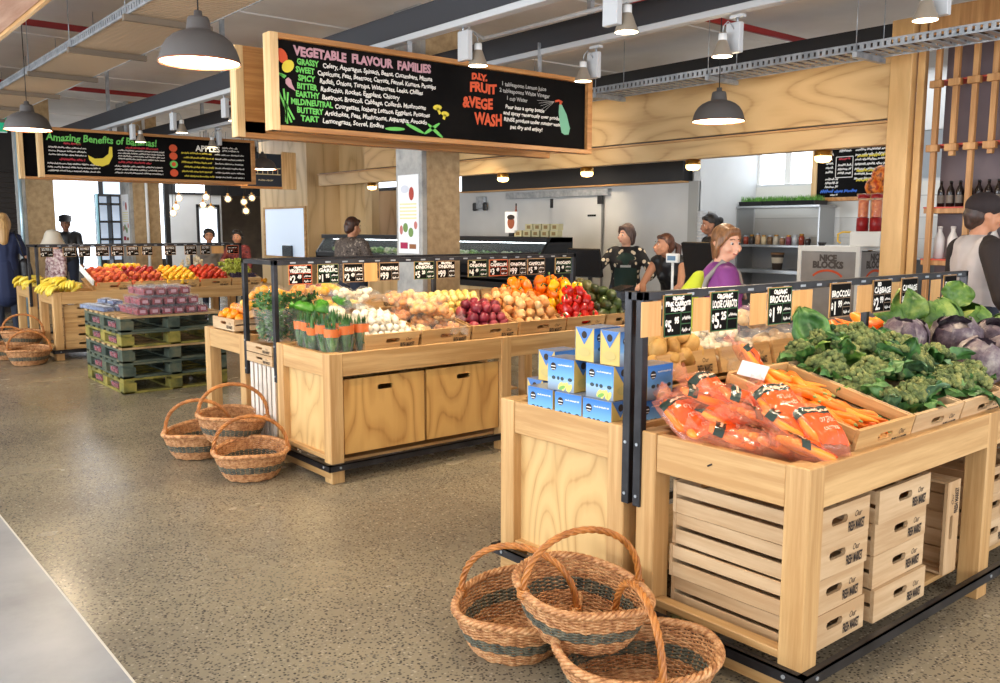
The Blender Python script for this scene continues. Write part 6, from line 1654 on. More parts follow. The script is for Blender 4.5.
C2(3.611, 3.789, std('BROWN', 'ONIONS', '5', '20'), 'green bordered price card before the tan column face', 'chalk_dkgreen')
C2(3.816, 3.983, std('BROWN', 'ONIONS', '99', 'c'), 'price card reading 99c over the middle post of the rail')
C2(4.106, 4.292, std('RED', 'ONIONS', '4', '49'), 'green bordered price card reading 4.49 on the middle rail', 'chalk_dkgreen')
C2(4.312, 4.5, std('RED', 'CAPSICUM', '3', '49'), 'red bordered price card on the middle rail past the column', 'chalk_red')
C2(4.516, 4.695, std(None, 'ONIONS', '99', 'c'), 'price card right of the red bordered one on the middle rail')
C2(4.71, 4.90, std(None, 'CAPSICUM', '5', '99'), 'price card above the orange capsicums on the middle rail')
C2(5.015, 5.2, std(None, 'AVOCADO', '3', '49'), 'AVOCADO price card at the far end of the middle rail', 'chalk_dkgreen')

# ================================================================== far fruit stand
X3, Y3 = 2.48, 11.14
TB3 = table('far fruit stand table with peaches, oranges and bananas', X3, Y3, 11.86, [0.0, 1.34, 2.62], X3 + 2.71, end='open')
TA3 = table('far fruit stand table behind its price rail, with bananas on its end', X3, 12.36, 13.1, [0.0, 1.34, 2.62], X3 + 2.71, end='open')
skirt(X3, Y3, X3 + 2.71, 11.86, 'black steel kick rail round the feet of the far fruit stand')
price_rail('dark price rail frame standing over the far fruit stand', X3, 5.10, 11.90, 12.34, 1.335, 0.55, mid=1.9)
slope_board(2.95, 5.2, 11.19, 0.775, 11.76, 0.92, None, TB3)
FX = [(2.98, 'peach', 1), (3.40, 'nectarine', 1), (3.82, 'yfruit', 1), (4.24, 'apple', 1), (4.66, 'grape', 1)]
for i, (x, kd, _) in enumerate(FX):
    c = crate((x, 11.195, 0.778), (T2, 0, 0), 'crate of %s on the far fruit stand' % {'peach': 'peaches', 'nectarine': 'peaches and nectarines', 'yfruit': 'yellow fruit', 'apple': 'red apples', 'grape': 'grapes'}[kd]); Mx = frame_of(c)
    if kd == 'peach': heap(peach, Mx, 0.0, 0.39, 0.0, 0.56, 0.075, 0.095, 2, 'red and yellow peach heaped beside the bananas', 'peaches on the far stand', seed=30, grow=0.25)
    if kd == 'nectarine':
        heap(None, Mx, 0.0, 0.39, 0.0, 0.56, 0.075, 0.10, 2, '', None, seed=31, grow=0.3, mixk=lambda u, v, l, rr: (nectarine, 'dark red nectarine behind the peaches on the far stand', 'nectarines on the far stand') if v > 0.28 else (peach, 'peach at the front of the nectarine crate', 'peaches before the nectarines'))
    if kd == 'yfruit': heap(yfruit, Mx, 0.0, 0.39, 0.0, 0.56, 0.070, 0.095, 2, 'yellow orange fruit in the middle crate of the far stand', 'yellow fruit on the far stand', seed=32, grow=0.3)
    if kd == 'apple': heap(apple, Mx, 0.0, 0.39, 0.0, 0.56, 0.072, 0.095, 2, 'red apple heaped between the yellow fruit and the grapes', 'red apples on the far stand', seed=33, grow=0.28)
    if kd == 'grape':
        heap(graped, Mx, 0.02, 0.39, 0.04, 0.24, 0.085, 0.10, 1, 'bunch of dark grapes at the front of the grape crate', 'dark grapes on the far stand', seed=34, flat=0.3)
        heap(grapeg, Mx, 0.0, 0.39, 0.26, 0.56, 0.085, 0.11, 3, 'bunch of green grapes behind the dark grapes', 'green grapes on the far stand', seed=35, flat=0.3)
mound(yfruit, 3.3, 3.8, 11.95, 12.3, 0.075, lambda y: 1.0, 2, 'yellow fruit heaped high behind the nectarines', 'yellow fruit behind the nectarines', 15)
mound(yfruit, 5.0, 5.2, 11.2, 11.7, 0.075, lambda y: 0.84, 1, 'yellow fruit at the grape end of the far stand', 'yellow fruit at the far stand end', 16)
rr = random.Random(19); k = 0
for i in range(3):
    for j in range(7): banana.put((2.56 + i * 0.13, 11.22 + j * 0.09, 0.85 + 0.05 * (i == 1) + 0.03 * (j % 2)), (rr.uniform(-.3, .3), rr.uniform(-0.5, 0.1), rr.uniform(2.2, 4.0)), 'bunch of yellow bananas on the end of the far fruit stand', 'banana bunches on the far stand', rr.uniform(0.95, 1.1))
for i in range(2):
    for j in range(6): banana.put((2.56 + i * 0.13, 12.42 + j * 0.10, 0.86 + 0.03 * (j % 2)), (rr.uniform(-.3, .3), rr.uniform(-0.5, 0.1), rr.uniform(2.2, 4.0)), 'bunch of bananas on the far stand end behind the price rail', 'banana bunches behind the far rail', 1.0)
q = mb('white'); q.box(0, 0, 0, 0.02, 0.56, 0.07, 0.002); o = q.build('label_board', loc=(2.93, 11.2, 0.86)); o.rotation_euler = (radians(16), 0, 0); tag(o, 'white edged board standing between the bananas and the peaches', 'board')
for i in range(5): crate((2.60, 11.19, 0.122 + i * 0.105), (0, 0, 0), 'timber crate stored under the bananas, %s of its stack' % ['lowest', 'second up', 'middle', 'second from top', 'topmost'][i], sc=(1, 1, 0.9))
for i in range(5): crate((3.03, 11.19, 0.122 + i * 0.105), (0, 0, 0), 'timber crate stored under the peaches, %s of its stack' % ['lowest', 'second up', 'middle', 'second from top', 'topmost'][i], sc=(1, 1, 0.9))
xs3 = [(2.53, 2.68), (2.79, 2.94), (2.97, 3.11), (3.17, 3.33), (3.36, 3.51), (3.55, 3.70), (3.735, 3.876), (4.03, 4.18), (4.297, 4.46), (4.515, 4.65)]
wh = ['first from the banana end', 'second from the banana end', 'third from the banana end', 'fourth from the banana end', 'fifth, before the far column', 'sixth, on the column face', 'seventh, over the white pipe', 'eighth, past the column', 'ninth, before the apples', 'tenth, over the grapes']
for (a, c_), w_ in zip(xs3, wh): card(a, c_, 11.90, 1.305, 0.12, [('~', 0.7, 0.15, 0.66, 'chalk'), ('~', 0.7, 0.15, 0.8, 'chalk'), ('$', 0.22, 0.05, 0.25, 'chalk'), ('2', 0.42, 0.16, 0.14, 'chalk'), ('99', 0.22, 0.36, 0.3, 'chalk'), ('~', 0.3, 0.65, 0.2, 'chalk')], 'small chalked price card on the far rail, ' + w_, 'card_edge')
card(4.668, 4.838, 11.90, 1.295, 0.10, None, 'blank timber card on the far rail over the grapes')
card(4.88, 5.05, 11.90, 1.305, 0.12, [('~', 0.7, 0.15, 0.66, 'chalk'), ('$', 0.22, 0.05, 0.25, 'chalk'), ('3', 0.42, 0.16, 0.14, 'chalk'), ('49', 0.22, 0.36, 0.3, 'chalk')], 'last chalked price card on the far rail, past the blank one', 'chalk_red')

# ================================================================== pallets
def pallet(z, mat, deck, lab, cat='pallet'):
    t = thing('wooden_pallet', lab, cat, (2.44, 8.47, z)); Wx, Ly = 1.0, 1.2
    q = mb(deck)
    for i in range(7): q.box(0.0, i * (Ly - 0.1) / 6, 0.124, Wx, i * (Ly - 0.1) / 6 + 0.1, 0.144, 0.002)
    q.build('deck_boards', t)
    q = mb(mat)
    for x in (0, 0.45, 0.9): q.box(x, 0, 0.102, x + 0.1, Ly, 0.124, 0.002)
    q.build('stringer_boards', t)
    for x in (0, 0.43, 0.88):
        for y in (0, 0.53, 1.06): mb(mat).box(x, y, 0.02, x + 0.12, y + 0.14, 0.102, 0.003).build('block', t)
    q = mb(mat)
    for x in (0, 0.45, 0.9): q.box(x, 0, 0, x + 0.1, Ly, 0.02, 0.002)
    for y in (0, Ly - 0.1): q.box(0, y, 0, Wx, y + 0.1, 0.0195, 0.002)
    q.build('bottom_boards', t)
    return t
PN = ['bottom pallet with yellow blocks, resting on the floor', 'dark green pallet, second up from the floor', 'greenish pallet in the middle of the pallet stack', 'yellow painted pallet just under the topmost', 'topmost grey green pallet carrying the berry punnets']
for i in range(5): pallet(i * 0.1455, ['pallet_y', 'pallet_g', 'pallet_g', 'pallet_y', 'pallet_g'][i], ['pallet_y', 'pallet_g', 'pallet_t', 'pallet_g', 'pallet_t'][i], PN[i])
ZP = 5 * 0.1455 - 0.0015
def stackrow(rows, labs):
    for (x0, n, y0, m, l), (lb, gr) in zip(rows, labs):
        for i in range(n):
            for j in range(m):
                rr = random.Random(int(x0 * 100) + i * 17 + j * 31 + l)
                punnet.put((x0 + i * 0.116, y0 + j * 0.158, ZP + l * 0.088), (0, 0, rr.uniform(-.05, .05)), lb, gr, (1, 1, 1.38))
stackrow([(2.60, 6, 8.50, 4, 0), (2.64, 5, 8.54, 3, 1), (2.70, 4, 8.60, 3, 2)],
         [('clear punnet of dark berries in the bottom layer on the pallet stack', 'berry punnets, bottom layer'), ('clear punnet of dark berries in the middle layer on the pallet stack', 'berry punnets, middle layer'), ('clear punnet of dark berries in the top layer on the pallet stack', 'berry punnets, top layer')])
bp = Kind('blueberry_punnet', 'punnet', lambda t: (mb('clear').box(0, 0, 0, 0.11, 0.15, 0.05, 0.004).build('tray', t), mottled and mb(mottled('blueberries', [(40, 50, 90), (110, 126, 160)], 50, 0.4)).box(0.006, 0.006, 0.004, 0.104, 0.144, 0.04, 0.004).build('berries', t), mb(plain('pale_blue_label', (190, 200, 220), 0.5)).box(0.02, 0.03, 0.0505, 0.09, 0.12, 0.0515).build('paper_label', t)))
for j in range(5):
    for i in range(2): bp.put((2.455 + i * 0.125, 9.05 + j * 0.125, ZP + (0.055 * i if j % 2 else 0)), (0.0, 0, 0.1 * j), 'pale blue labelled punnet beside the dark berries', 'pale labelled punnets on the pallet stack', 1.0)
for lv in range(5):
    for y in (8.70, 8.82, 9.23, 9.35):
        punnet.put((2.45, y + 0.0, lv * 0.1455 + 0.021), (0, 0, 0), 'punnet tucked into the side opening of a pallet', 'punnets inside the pallet openings', (1.0, 0.7, 1.0))

# ================================================================== baskets
def put_basket(c, z, yaw, tx, ty, lab): basket.put((c.x, c.y, z), (tx, ty, yaw), lab, None, 1.0)
put_basket(at_z(517, 601, 0.16), 0.0, radians(32), 0.02, -0.02, 'wicker basket under the others at the foot of the blue carton table')
put_basket(at_z(579, 594, 0.26), 0.12, radians(70), 0.06, -0.02, 'wicker basket resting on top of the other two by the nearest stand')
put_basket(at_z(637, 652, 0.16), 0.0, radians(-28), 0.0, 0.0, 'wicker basket on the floor under the corner leg of the nearest stand')
put_basket(at_z(199, 431, 0.16), 0.0, radians(55), 0, 0, 'wicker basket lowest behind the two others by the middle stand')
put_basket(at_z(231, 419, 0.27), 0.13, radians(64), 0.08, 0.03, 'wicker basket resting on top of the two by the middle stand')
put_basket(at_z(251, 450, 0.16), 0.0, radians(64), 0, 0, 'wicker basket on the floor in front of the three by the middle stand')
put_basket(at_z(8, 345, 0.16), 0.0, radians(62), 0, 0, 'wicker basket at the photo edge by the banana stand')
put_basket(at_z(22, 336, 0.26), 0.14, radians(66), 0.05, 0.05, 'wicker basket on top of two others by the banana stand')
put_basket(at_z(29, 350, 0.16), 0.0, radians(64), 0, 0, 'wicker basket on the floor in front by the banana stand')

# ================================================================== checkout
ck = thing('checkout_counter', 'dark navy checkout counter behind the middle stand', 'counter', (5.95, 3.9, 0))
mb('navy').box(0.02, 0, 0.0, 0.6, 2.6, 0.815, 0.004).build('body', ck)
mb(plain('dark_worktop', (70, 76, 86), 0.35)).box(-0.02, -0.02, 0.815, 0.64, 2.62, 0.85, 0.004).build('worktop', ck)
mb('stainless').box(0.0, 2.56, 0.0, 0.02, 2.6, 0.81).build('corner_trim', ck)
def monitor(loc, rz, lab, w=0.36, h=0.28):
    t = thing('till_monitor', lab, 'monitor', loc, (0, 0, rz))
    q = mb('screen'); q.X = Matrix.Rotation(radians(-14), 4, 'Y'); q.box(-0.02, -w / 2, 0.24, 0.02, w / 2, 0.24 + h, 0.008); q.build('display', t)
    q = mb('black'); q.tube([(0, 0, 0.0), (0, 0, 0.3)], 0.022, 10); q.build('stand', t)
    mb('black').box(-0.09, -0.1, 0, 0.09, 0.1, 0.02, 0.006).build('foot', t)
    mb('black').box(-0.06, -0.06, 0.28, -0.01, 0.06, 0.40, 0.01).build('rear_housing', t)
    return t
monitor((6.12, 6.05, 0.85), radians(12), 'black tilted till monitor beside the woman in the spotted blouse')
p = at_z(700, 300, 0.85)
monitor((6.2, 4.72, 0.85), radians(0), 'large black till monitor behind the purple jumper', 0.34, 0.36)
t = thing('cash_register', 'dark grey cash register in front of the woman in the spotted blouse', 'cash register', (6.2, 5.72, 0.85)); mb(plain('register_grey', (60, 66, 76), 0.5)).box(0, 0, 0, 0.25, 0.22, 0.1, 0.01).build('body', t); mb('screen').prism([(0, 0), (0.2, 0), (0.2, 0.05), (0.0, 0.01)], 0.02, 0.2, 1).build('key_top', t); t.children[1].location = (0.02, 0, 0.1)
t = thing('scale_display', 'small white scale display on a pole at the checkout', 'display', (6.1, 5.02, 0.85)); mb('white').cyl((0, 0, 0), (0, 0, 0.41), 0.012).build('pole', t); mb('white').box(-0.02, -0.065, 0.40, 0.02, 0.065, 0.48, 0.006).build('display_housing', t); mb(plain('lcd_blue', (70, 110, 140), 0.3)).box(-0.023, -0.045, 0.42, -0.02, 0.045, 0.46).build('screen', t)
q = mb('paper').box(0, 0, 0, 0.25, 0.42, 0.02, 0.004); o = q.build('paper_pad', loc=(5.98, 5.78, 0.85)); tag(o, 'flat white pad of wrapping paper on the checkout counter', 'paper')
q = mb('paper').box(0, 0, 0, 0.2, 0.25, 0.012, 0.003); o = q.build('paper_pad', loc=(5.98, 4.9, 0.85)); tag(o, 'small white paper pad under the scale display', 'paper')
q = mb('black').ball((0, 0, 0), 0.07, 14, 8, (1, 1.3, 0.45)); o = q.build('hand_scanner', loc=(6.05, 5.28, 0.885)); tag(o, 'black rounded hand scanner on the counter beside the scale display', 'scanner')
# ================================================================== people
def cap(q, a, b, ra, rb, n=12):
    a = Vector(a); b = Vector(b); d = b - a; L = d.length
    if L < 1e-5: q.ball(a, ra, n, 8); return
    t = d / L; u = t.orthogonal().normalized(); w = t.cross(u); prof = []
    for i in range(5): th = pi / 2 * i / 5; prof.append((-ra * cos(th), ra * sin(th)))
    for i in range(4): prof.append((L * i / 3, ra + (rb - ra) * i / 3))
    for i in range(1, 6): th = pi / 2 * i / 5; prof.append((L + rb * sin(th), rb * cos(th)))
    rows = [[a + t * z + (u * cos(2 * pi * k / n) + w * sin(2 * pi * k / n)) * max(r, 0.0005) for k in range(n)] for z, r in prof]
    q.grid(rows, True)
def chain(q, pts, rs):
    for i in range(len(pts) - 1): cap(q, pts[i], pts[i + 1], rs[i], rs[i + 1])
SKIN = {'fair': plain('fair_skin', (222, 168, 138), 0.55, sub=0.08), 'tan': plain('tan_skin', (196, 138, 104), 0.55, sub=0.08), 'shade': plain('brown_skin', (150, 104, 80), 0.6)}
def rotz(v, a): return Vector((v[0] * cos(a) - v[1] * sin(a), v[0] * sin(a) + v[1] * cos(a), v[2]))
def person(label, loc, yaw, H, skin, hair, haircol, top, bottom, armL, armR, head=(0, 0), lean=0.0, sleeve='short', build=1.0, extra=None, vox=0.012, legs=True, female=True):
    """local axes: +x the way the body faces, +y its left; armL/armR = (elbow, wrist) relative to the shoulder"""
    t = thing('person', label, 'person', loc, (0, 0, yaw)); s = H / 1.70
    def V(x, y, z): return Vector((x, y, z)) * s
    pel = V(0, 0, 0.93); 
    def up(x, y, z):  # bend above the pelvis
        z0 = z - 0.93; return V(x * cos(lean) + z0 * sin(lean), y, 0.93 + z0 * cos(lean) - x * sin(lean))
    sw = (0.165 if female else 0.195) * build; hw = 0.092 * build
    shL, shR = up(0, sw, 1.365), up(0, -sw, 1.365); nk = up(0.0, 0, 1.45); hd = up(0.025, 0, 1.572) + V(0.01, 0, 0)
    hy, hp = head
    def Hd(x, y, z):
        v = Vector((x * cos(hp) + z * sin(hp), y, -x * sin(hp) + z * cos(hp))); v = rotz(v, hy); return hd + v * s
    q = MB(); q.use(SKIN[skin])
    def torso(g):
        chain(q_, [up(-0.0, 0, 0.98), up(0.0, 0, 1.10), up(0.0, 0, 1.22), up(0.0, 0, 1.33)], [(0.115 * build + g) * s, (0.098 * build + g) * s, (0.112 * build + g) * s, (0.105 * build + g) * s])
        for y in (-1, 1):
            chain(q_, [up(0, y * hw * 0.8, 0.95), up(0, y * 0.06 * build, 1.12), up(0.0, y * 0.085 * build, 1.27), up(0, y * sw * 0.72, 1.37)], [(0.098 * build + g) * s, (0.085 * build + g) * s, (0.092 * build + g) * s, (0.062 + g) * s])
            if female: q_.ball(up(0.075, y * 0.065, 1.24), (0.058 + g) * s, 12, 8)
        chain(q_, [shL, shR], [(0.05 + g * 0.8) * s] * 2)
    q_ = q; torso(0)
    chain(q, [up(0, 0, 1.38), nk, Hd(-0.01, 0, -0.06)], [0.058 * s, 0.05 * s, 0.05 * s])
    # head
    q.ball(Hd(-0.012, 0, 0.028), 0.09 * s, 20, 14, (1.02, 0.86, 0.98)); q.ball(Hd(0.022, 0, -0.02), 0.073 * s, 18, 12, (0.95, 0.88, 1.1)); q.ball(Hd(0.045, 0, -0.083), 0.030 * s, 12, 8, (1.1, 1.2, 0.8))
    cap(q, Hd(0.0, 0.045, -0.045), Hd(0.045, 0.015, -0.085), 0.028 * s, 0.022 * s); cap(q, Hd(0.0, -0.045, -0.045), Hd(0.045, -0.015, -0.085), 0.028 * s, 0.022 * s)
    cap(q, Hd(0.092, 0, 0.005), Hd(0.108, 0, -0.032), 0.009 * s, 0.014 * s); cap(q, Hd(0.085, 0, -0.06), Hd(0.083, 0, -0.064), 0.018 * s, 0.018 * s)
    for y in (-1, 1): q.ball(Hd(-0.005, y * 0.078, -0.012), 0.026 * s, 10, 8, (0.75, 0.35, 1.15)); q.ball(Hd(0.06, y * 0.045, -0.03), 0.028 * s, 10, 8)
    joints = {}
    for y, sh, arm in ((1, shL, armL), (-1, shR, armR)):
        el = sh + Vector(arm[0]) * s; wr = sh + Vector(arm[1]) * s; joints[y] = (sh, el, wr)
        chain(q, [sh, sh.lerp(el, 0.4), el, el.lerp(wr, 0.35), wr], [0.05 * s * build, 0.045 * s * build, 0.036 * s, 0.036 * s, 0.024 * s])
        d = (wr - el).normalized(); side = d.cross(Vector((0, 0, 1))); side = side.normalized() if side.length > 1e-3 else Vector((0, 1, 0)); dn = d.cross(side).normalized()
        palm = wr + d * 0.055 * s; cap(q, wr + d * 0.02 * s - side * 0.012 * s, palm - side * 0.016 * s, 0.02 * s, 0.02 * s); cap(q, wr + d * 0.02 * s + side * 0.012 * s, palm + side * 0.016 * s, 0.02 * s, 0.02 * s)
        for f in range(4):
            o = side * (-0.030 + 0.020 * f) * s; L1 = (0.042, 0.048, 0.044, 0.036)[f] * s
            a = palm + o + d * 0.012 * s; b = a + d * L1 + dn * 0.010 * s; c = b + (d * 0.7 + dn * 0.7) * 0.028 * s
            chain(q, [a, b, c], [0.0095 * s, 0.0088 * s, 0.0075 * s])
        th = wr + d * 0.025 * s + side * (-0.026 * s); chain(q, [th, th + (d * 0.6 - side * 0.7) * 0.035 * s, th + (d * 0.95 - side * 0.75) * 0.06 * s], [0.012 * s, 0.010 * s, 0.008 * s])
    if legs:
        for y in (-1, 1): chain(q, [V(0, y * hw, 0.90), V(0.01, y * hw * 1.05, 0.49), V(-0.01, y * hw * 1.1, 0.09)], [0.085 * s * build, 0.052 * s, 0.037 * s]); cap(q, V(-0.03, y * hw * 1.1, 0.045), V(0.12, y * hw * 1.25, 0.035), 0.036 * s, 0.03 * s)
    me = remesh(q, vox * 0.82, 3, 'body'); o = bpy.data.objects.new('body', me); COL.objects.link(o); o.parent = t; me.materials.clear(); me.materials.append(SKIN[skin])
    # clothes
    def part(qq, nm, mat, v=None):
        me = remesh(qq, v or vox, 3, nm); me.materials.clear(); me.materials.append(M[mat] if isinstance(mat, str) else mat); o = bpy.data.objects.new(nm, me); COL.objects.link(o); o.parent = t; return o
    if top is not None:
        q_ = MB(); q_.use(SKIN[skin]); torso(0.016)
        if sleeve != 'none':
            for y in (-1, 1):
                sh, el, wr = joints[y]
                if sleeve == 'short': chain(q_, [sh, sh.lerp(el, 0.75)], [0.059 * s * build, 0.055 * s * build])
                elif sleeve == 'mid': chain(q_, [sh, el, el.lerp(wr, 0.3)], [0.059 * s * build, 0.049 * s, 0.047 * s])
                elif sleeve == 'long': chain(q_, [sh, el, el.lerp(wr, 0.92)], [0.064 * s * build, 0.048 * s, 0.036 * s])
        part(q_, 'top', top)
    if legs and bottom is not None:
        q_ = MB(); q_.use(SKIN[skin])
        for y in (-1, 1): chain(q_, [V(0, y * hw * 0.9, 0.96), V(0, y * hw, 0.86), V(0.01, y * hw * 1.05, 0.49), V(-0.01, y * hw * 1.1, 0.12)], [0.108 * s * build, 0.102 * s * build, 0.066 * s, 0.052 * s])
        part(q_, 'trousers', bottom)
        q_ = MB(); q_.use(SKIN[skin])
        for y in (-1, 1): cap(q_, V(-0.035, y * hw * 1.1, 0.05), V(0.13, y * hw * 1.25, 0.04), 0.045 * s, 0.038 * s)
        part(q_, 'shoes', 'black')
    # hair
    hm = wood('hair_%d_%d' % (haircol[0][0], haircol[0][1]), haircol[1], haircol[0], 2, 0.45, 60)
    q_ = MB(); q_.use(hm)
    if hair != 'none':
        q_.ball(Hd(-0.024, 0, 0.045), 0.0935 * s, 20, 14, (1.0, 0.92, 0.97))
        q_.ball(Hd(-0.052, 0, 0.0), 0.078 * s, 16, 12, (0.85, 1.0, 1.05))
        chain(q_, [Hd(0.045, 0.04, 0.082), Hd(0.045, -0.04, 0.082)], [0.026 * s, 0.026 * s])
    if hair in ('bob', 'long'):
        for y in (-1, 1):
            chain(q_, [Hd(0.01, y * 0.07, 0.04), Hd(0.0, y * 0.088, -0.03), Hd(-0.01, y * 0.08, -0.095)], [0.026 * s, 0.020 * s, 0.012 * s]); chain(q_, [Hd(0.045, y * 0.045, 0.085), Hd(0.052, y * 0.066, 0.04), Hd(0.03, y * 0.08, -0.01)], [0.022 * s, 0.012 * s, 0.010 * s])
        chain(q_, [Hd(-0.07, 0, 0.0), Hd(-0.075, 0, -0.09)], [0.062 * s, 0.042 * s])
    if hair == 'long': chain(q_, [Hd(-0.07, 0, 0.0), Hd(-0.10, 0, -0.12), Hd(-0.11, 0, -0.26)], [0.085 * s, 0.08 * s, 0.055 * s])
    if hair == 'pony': chain(q_, [Hd(-0.11, 0, 0.03), Hd(-0.17, 0, 0.0), Hd(-0.18, 0, -0.12), Hd(-0.16, 0, -0.24)], [0.025 * s, 0.034 * s, 0.034 * s, 0.012 * s])
    if hair == 'bun': q_.ball(Hd(-0.13, 0, 0.03), 0.045 * s, 12, 8)
    if hair == 'short': chain(q_, [Hd(-0.07, 0, 0.0), Hd(-0.075, 0, -0.05)], [0.06 * s, 0.045 * s])
    if hair == 'curly':
        rr = random.Random(3)
        for _ in range(40):
            d = Vector((rr.uniform(-1, 0.3), rr.uniform(-1, 1), rr.uniform(-0.5, 1))).normalized() * 0.095; q_.ball(Hd(d.x - 0.02, d.y, d.z + 0.03), 0.028 * s, 8, 6)
    if hair == 'cropped':
        pass
    if hair != 'none': part(q_, 'hair', hm, 0.009)
    # face
    for y in (-1, 1):
        e = mb(plain('eye_white', (196, 184, 176), 0.4)).ball(Hd(0.0765, y * 0.031, 0.004), 0.0105 * s, 10, 8); e.use(plain('dark_iris', (40, 30, 24), 0.2)).ball(Hd(0.0815, y * 0.031, 0.003), 0.0078 * s, 8, 6); e.build('eye', t)
        mb(hm).tube([Hd(0.084, y * 0.015, 0.030), Hd(0.086, y * 0.033, 0.034), Hd(0.072, y * 0.050, 0.029)], 0.0035 * s, 6).build('eyebrow', t)
    mb(plain('lip_rose', (176, 92, 84), 0.4)).tube([Hd(0.083, -0.022, -0.064), Hd(0.098, 0, -0.066), Hd(0.083, 0.022, -0.064)], [0.004 * s, 0.006 * s, 0.004 * s], 6).build('mouth', t)
    if extra: extra(t, s, V, up, Hd, joints, part, torso)
    return t
DOWN = ((0.02, 0.05, -0.29), (0.08, 0.04, -0.52)); DOWNR = ((0.02, -0.05, -0.29), (0.08, -0.04, -0.52))

M['purple'] = mottled('purple_knit', [(112, 44, 110), (142, 62, 138)], 4, 0.7)
M['denim'] = plain('dark_denim', (34, 40, 56), 0.8)
def ex_purple(t, s, V, up, Hd, J, part, torso):
    ql = MB(); ql.use(M['white'])
    cb = plain('lime_yellow_bag', (206, 214, 50), 0.6)
    chain(ql, [up(-0.14, 0.02, 1.33), up(-0.22, 0.02, 1.12), up(-0.24, 0.02, 0.86)], [0.06 * s, 0.13 * s, 0.15 * s]); part(ql, 'backpack', cb)
    for y in (-1, 1):
        mb(plain('grey_strap', (150, 142, 134), 0.7)).tube([up(-0.15, y * 0.07, 1.20), up(-0.115, y * 0.09, 1.34), up(-0.02, y * 0.095, 1.45), up(0.09, y * 0.09, 1.38), up(0.14, y * 0.1, 1.2)], 0.019 * s, 8).build('shoulder_strap', t)
def Wyaw(px): return 0
# world bearings: picture-right is -40 deg, away from the viewer is about 50 deg
person('woman with a reddish brown bob in a purple top carrying a lime backpack', (4.60, 3.40, 0), radians(-38), 1.575, 'fair', 'bob', [(96, 62, 36), (152, 106, 66)], 'purple', 'denim',
       ((0.04, 0.06, -0.27), (0.26, 0.0, -0.26)), ((0.04, -0.08, -0.27), (0.27, -0.06, -0.28)), head=(radians(-60), 0.06), sleeve='long', build=1.1, extra=ex_purple)
q = mb('paper').box(0, 0, 0, 0.16, 0.1, 0.004, 0.001); o = q.build('shopping_list', loc=(4.84, 3.16, 1.12)); o.rotation_euler = (0.2, -0.3, -0.4); tag(o, 'white paper held in the hand of the woman in purple', 'paper')

M['offwhite'] = mottled('off_white_cotton', [(176, 166, 162), (206, 198, 194)], 3, 0.8); M['darksleeve'] = plain('dark_brown_sleeve', (38, 28, 26), 0.8)
def ex_cap(t, s, V, up, Hd, J, part, torso):
    qq = MB(); qq.use(M['black']); qq.ball(Hd(-0.012, 0, 0.055), 0.104 * s, 20, 14, (1.04, 0.92, 0.85)); part(qq, 'cap_crown', plain('dark_cap', (40, 28, 28), 0.8), 0.009)
    qq = mb(plain('dark_cap', (40, 28, 28), 0.8)); rows = [[Hd(0.07 + 0.125 * i / 6 * cos(a), 0.085 * sin(a) * (1 - 0.1 * i / 6), 0.05 - 0.018 * i / 6) for a in [(-1 + 2 * j / 8) * 1.1 for j in range(9)]] for i in range(7)]
    qq.grid(rows); qq.grid([[Vector(p) - Vector((0, 0, 0.006)) for p in r] for r in rows][::-1]); qq.build('cap_brim', t)
    for y in (-1, 1):
        qq = MB(); qq.use(M['black']); sh, el, wr = J[y]; chain(qq, [sh + Vector((0, -y * 0.05, 0.02)), sh + Vector((0, y * 0.02, -0.02)), el, el.lerp(wr, 0.35)], [0.066 * s, 0.086 * s, 0.070 * s, 0.058 * s]); part(qq, 'sleeve', 'darksleeve')
person('man in a dark cap and pale top with dark sleeves beside the bottle shelves', (6.12, 2.50, 0), radians(-44), 1.775, 'tan', 'short', [(50, 34, 28), (80, 56, 44)], 'offwhite', 'denim',
       ((0.0, 0.07, -0.30), (0.14, 0.04, -0.52)), ((0.03, -0.13, -0.29), (0.16, -0.15, -0.50)), head=(radians(-4), 0.0), sleeve='none', female=False, build=1.08, extra=ex_cap)

def spotted():
    k = NT('spotted_black_blouse'); v = k.node('ShaderNodeTexVoronoi', i_2=17.0); k.link(k.coords(rnd=False), v.inputs['Vector'])
    k.link(k.ramp(v.outputs['Distance'], [(0.33, srgb(214, 196, 166)), (0.38, srgb(20, 18, 18))]), k.b.inputs['Base Color']); k.b.inputs['Roughness'].default_value = 0.8; return k.m
M['spotted'] = spotted(); M['apron'] = plain('dark_green_apron', (18, 44, 36), 0.8)
def ex_apron(t, s, V, up, Hd, J, part, torso):
    qq = MB(); qq.use(M['apron'])
    chain(qq, [up(0.045, 0.0, 1.30), up(0.04, 0, 1.12), up(0.045, 0, 0.95)], [0.098 * s, 0.098 * s, 0.112 * s])
    for y in (-1, 1): chain(qq, [up(0.05, y * 0.05, 1.27), up(0.04, y * 0.06, 1.0), V(0.05, y * 0.07, 0.62)], [0.085 * s, 0.085 * s, 0.09 * s])
    part(qq, 'apron', 'apron'); bb = mb('chalk_grey'); c = up(0.158, 0, 1.215); bb.box(c.x - 0.002, -0.06 * s, c.z - 0.012, c.x + 0.012, 0.06 * s, c.z + 0.012, 0.002); bb.build('apron_badge', t)
person('woman with short hair in a spotted black blouse and green apron at the till', (7.18, 6.56, 0), radians(222), 1.60, 'fair', 'bob', [(60, 44, 40), (110, 86, 76)], 'spotted', 'denim',
       ((0.10, 0.14, -0.24), (0.30, 0.02, -0.34)), ((0.10, -0.16, -0.20), (0.36, -0.26, -0.20)), head=(radians(-50), 0.08), sleeve='mid', extra=ex_apron)
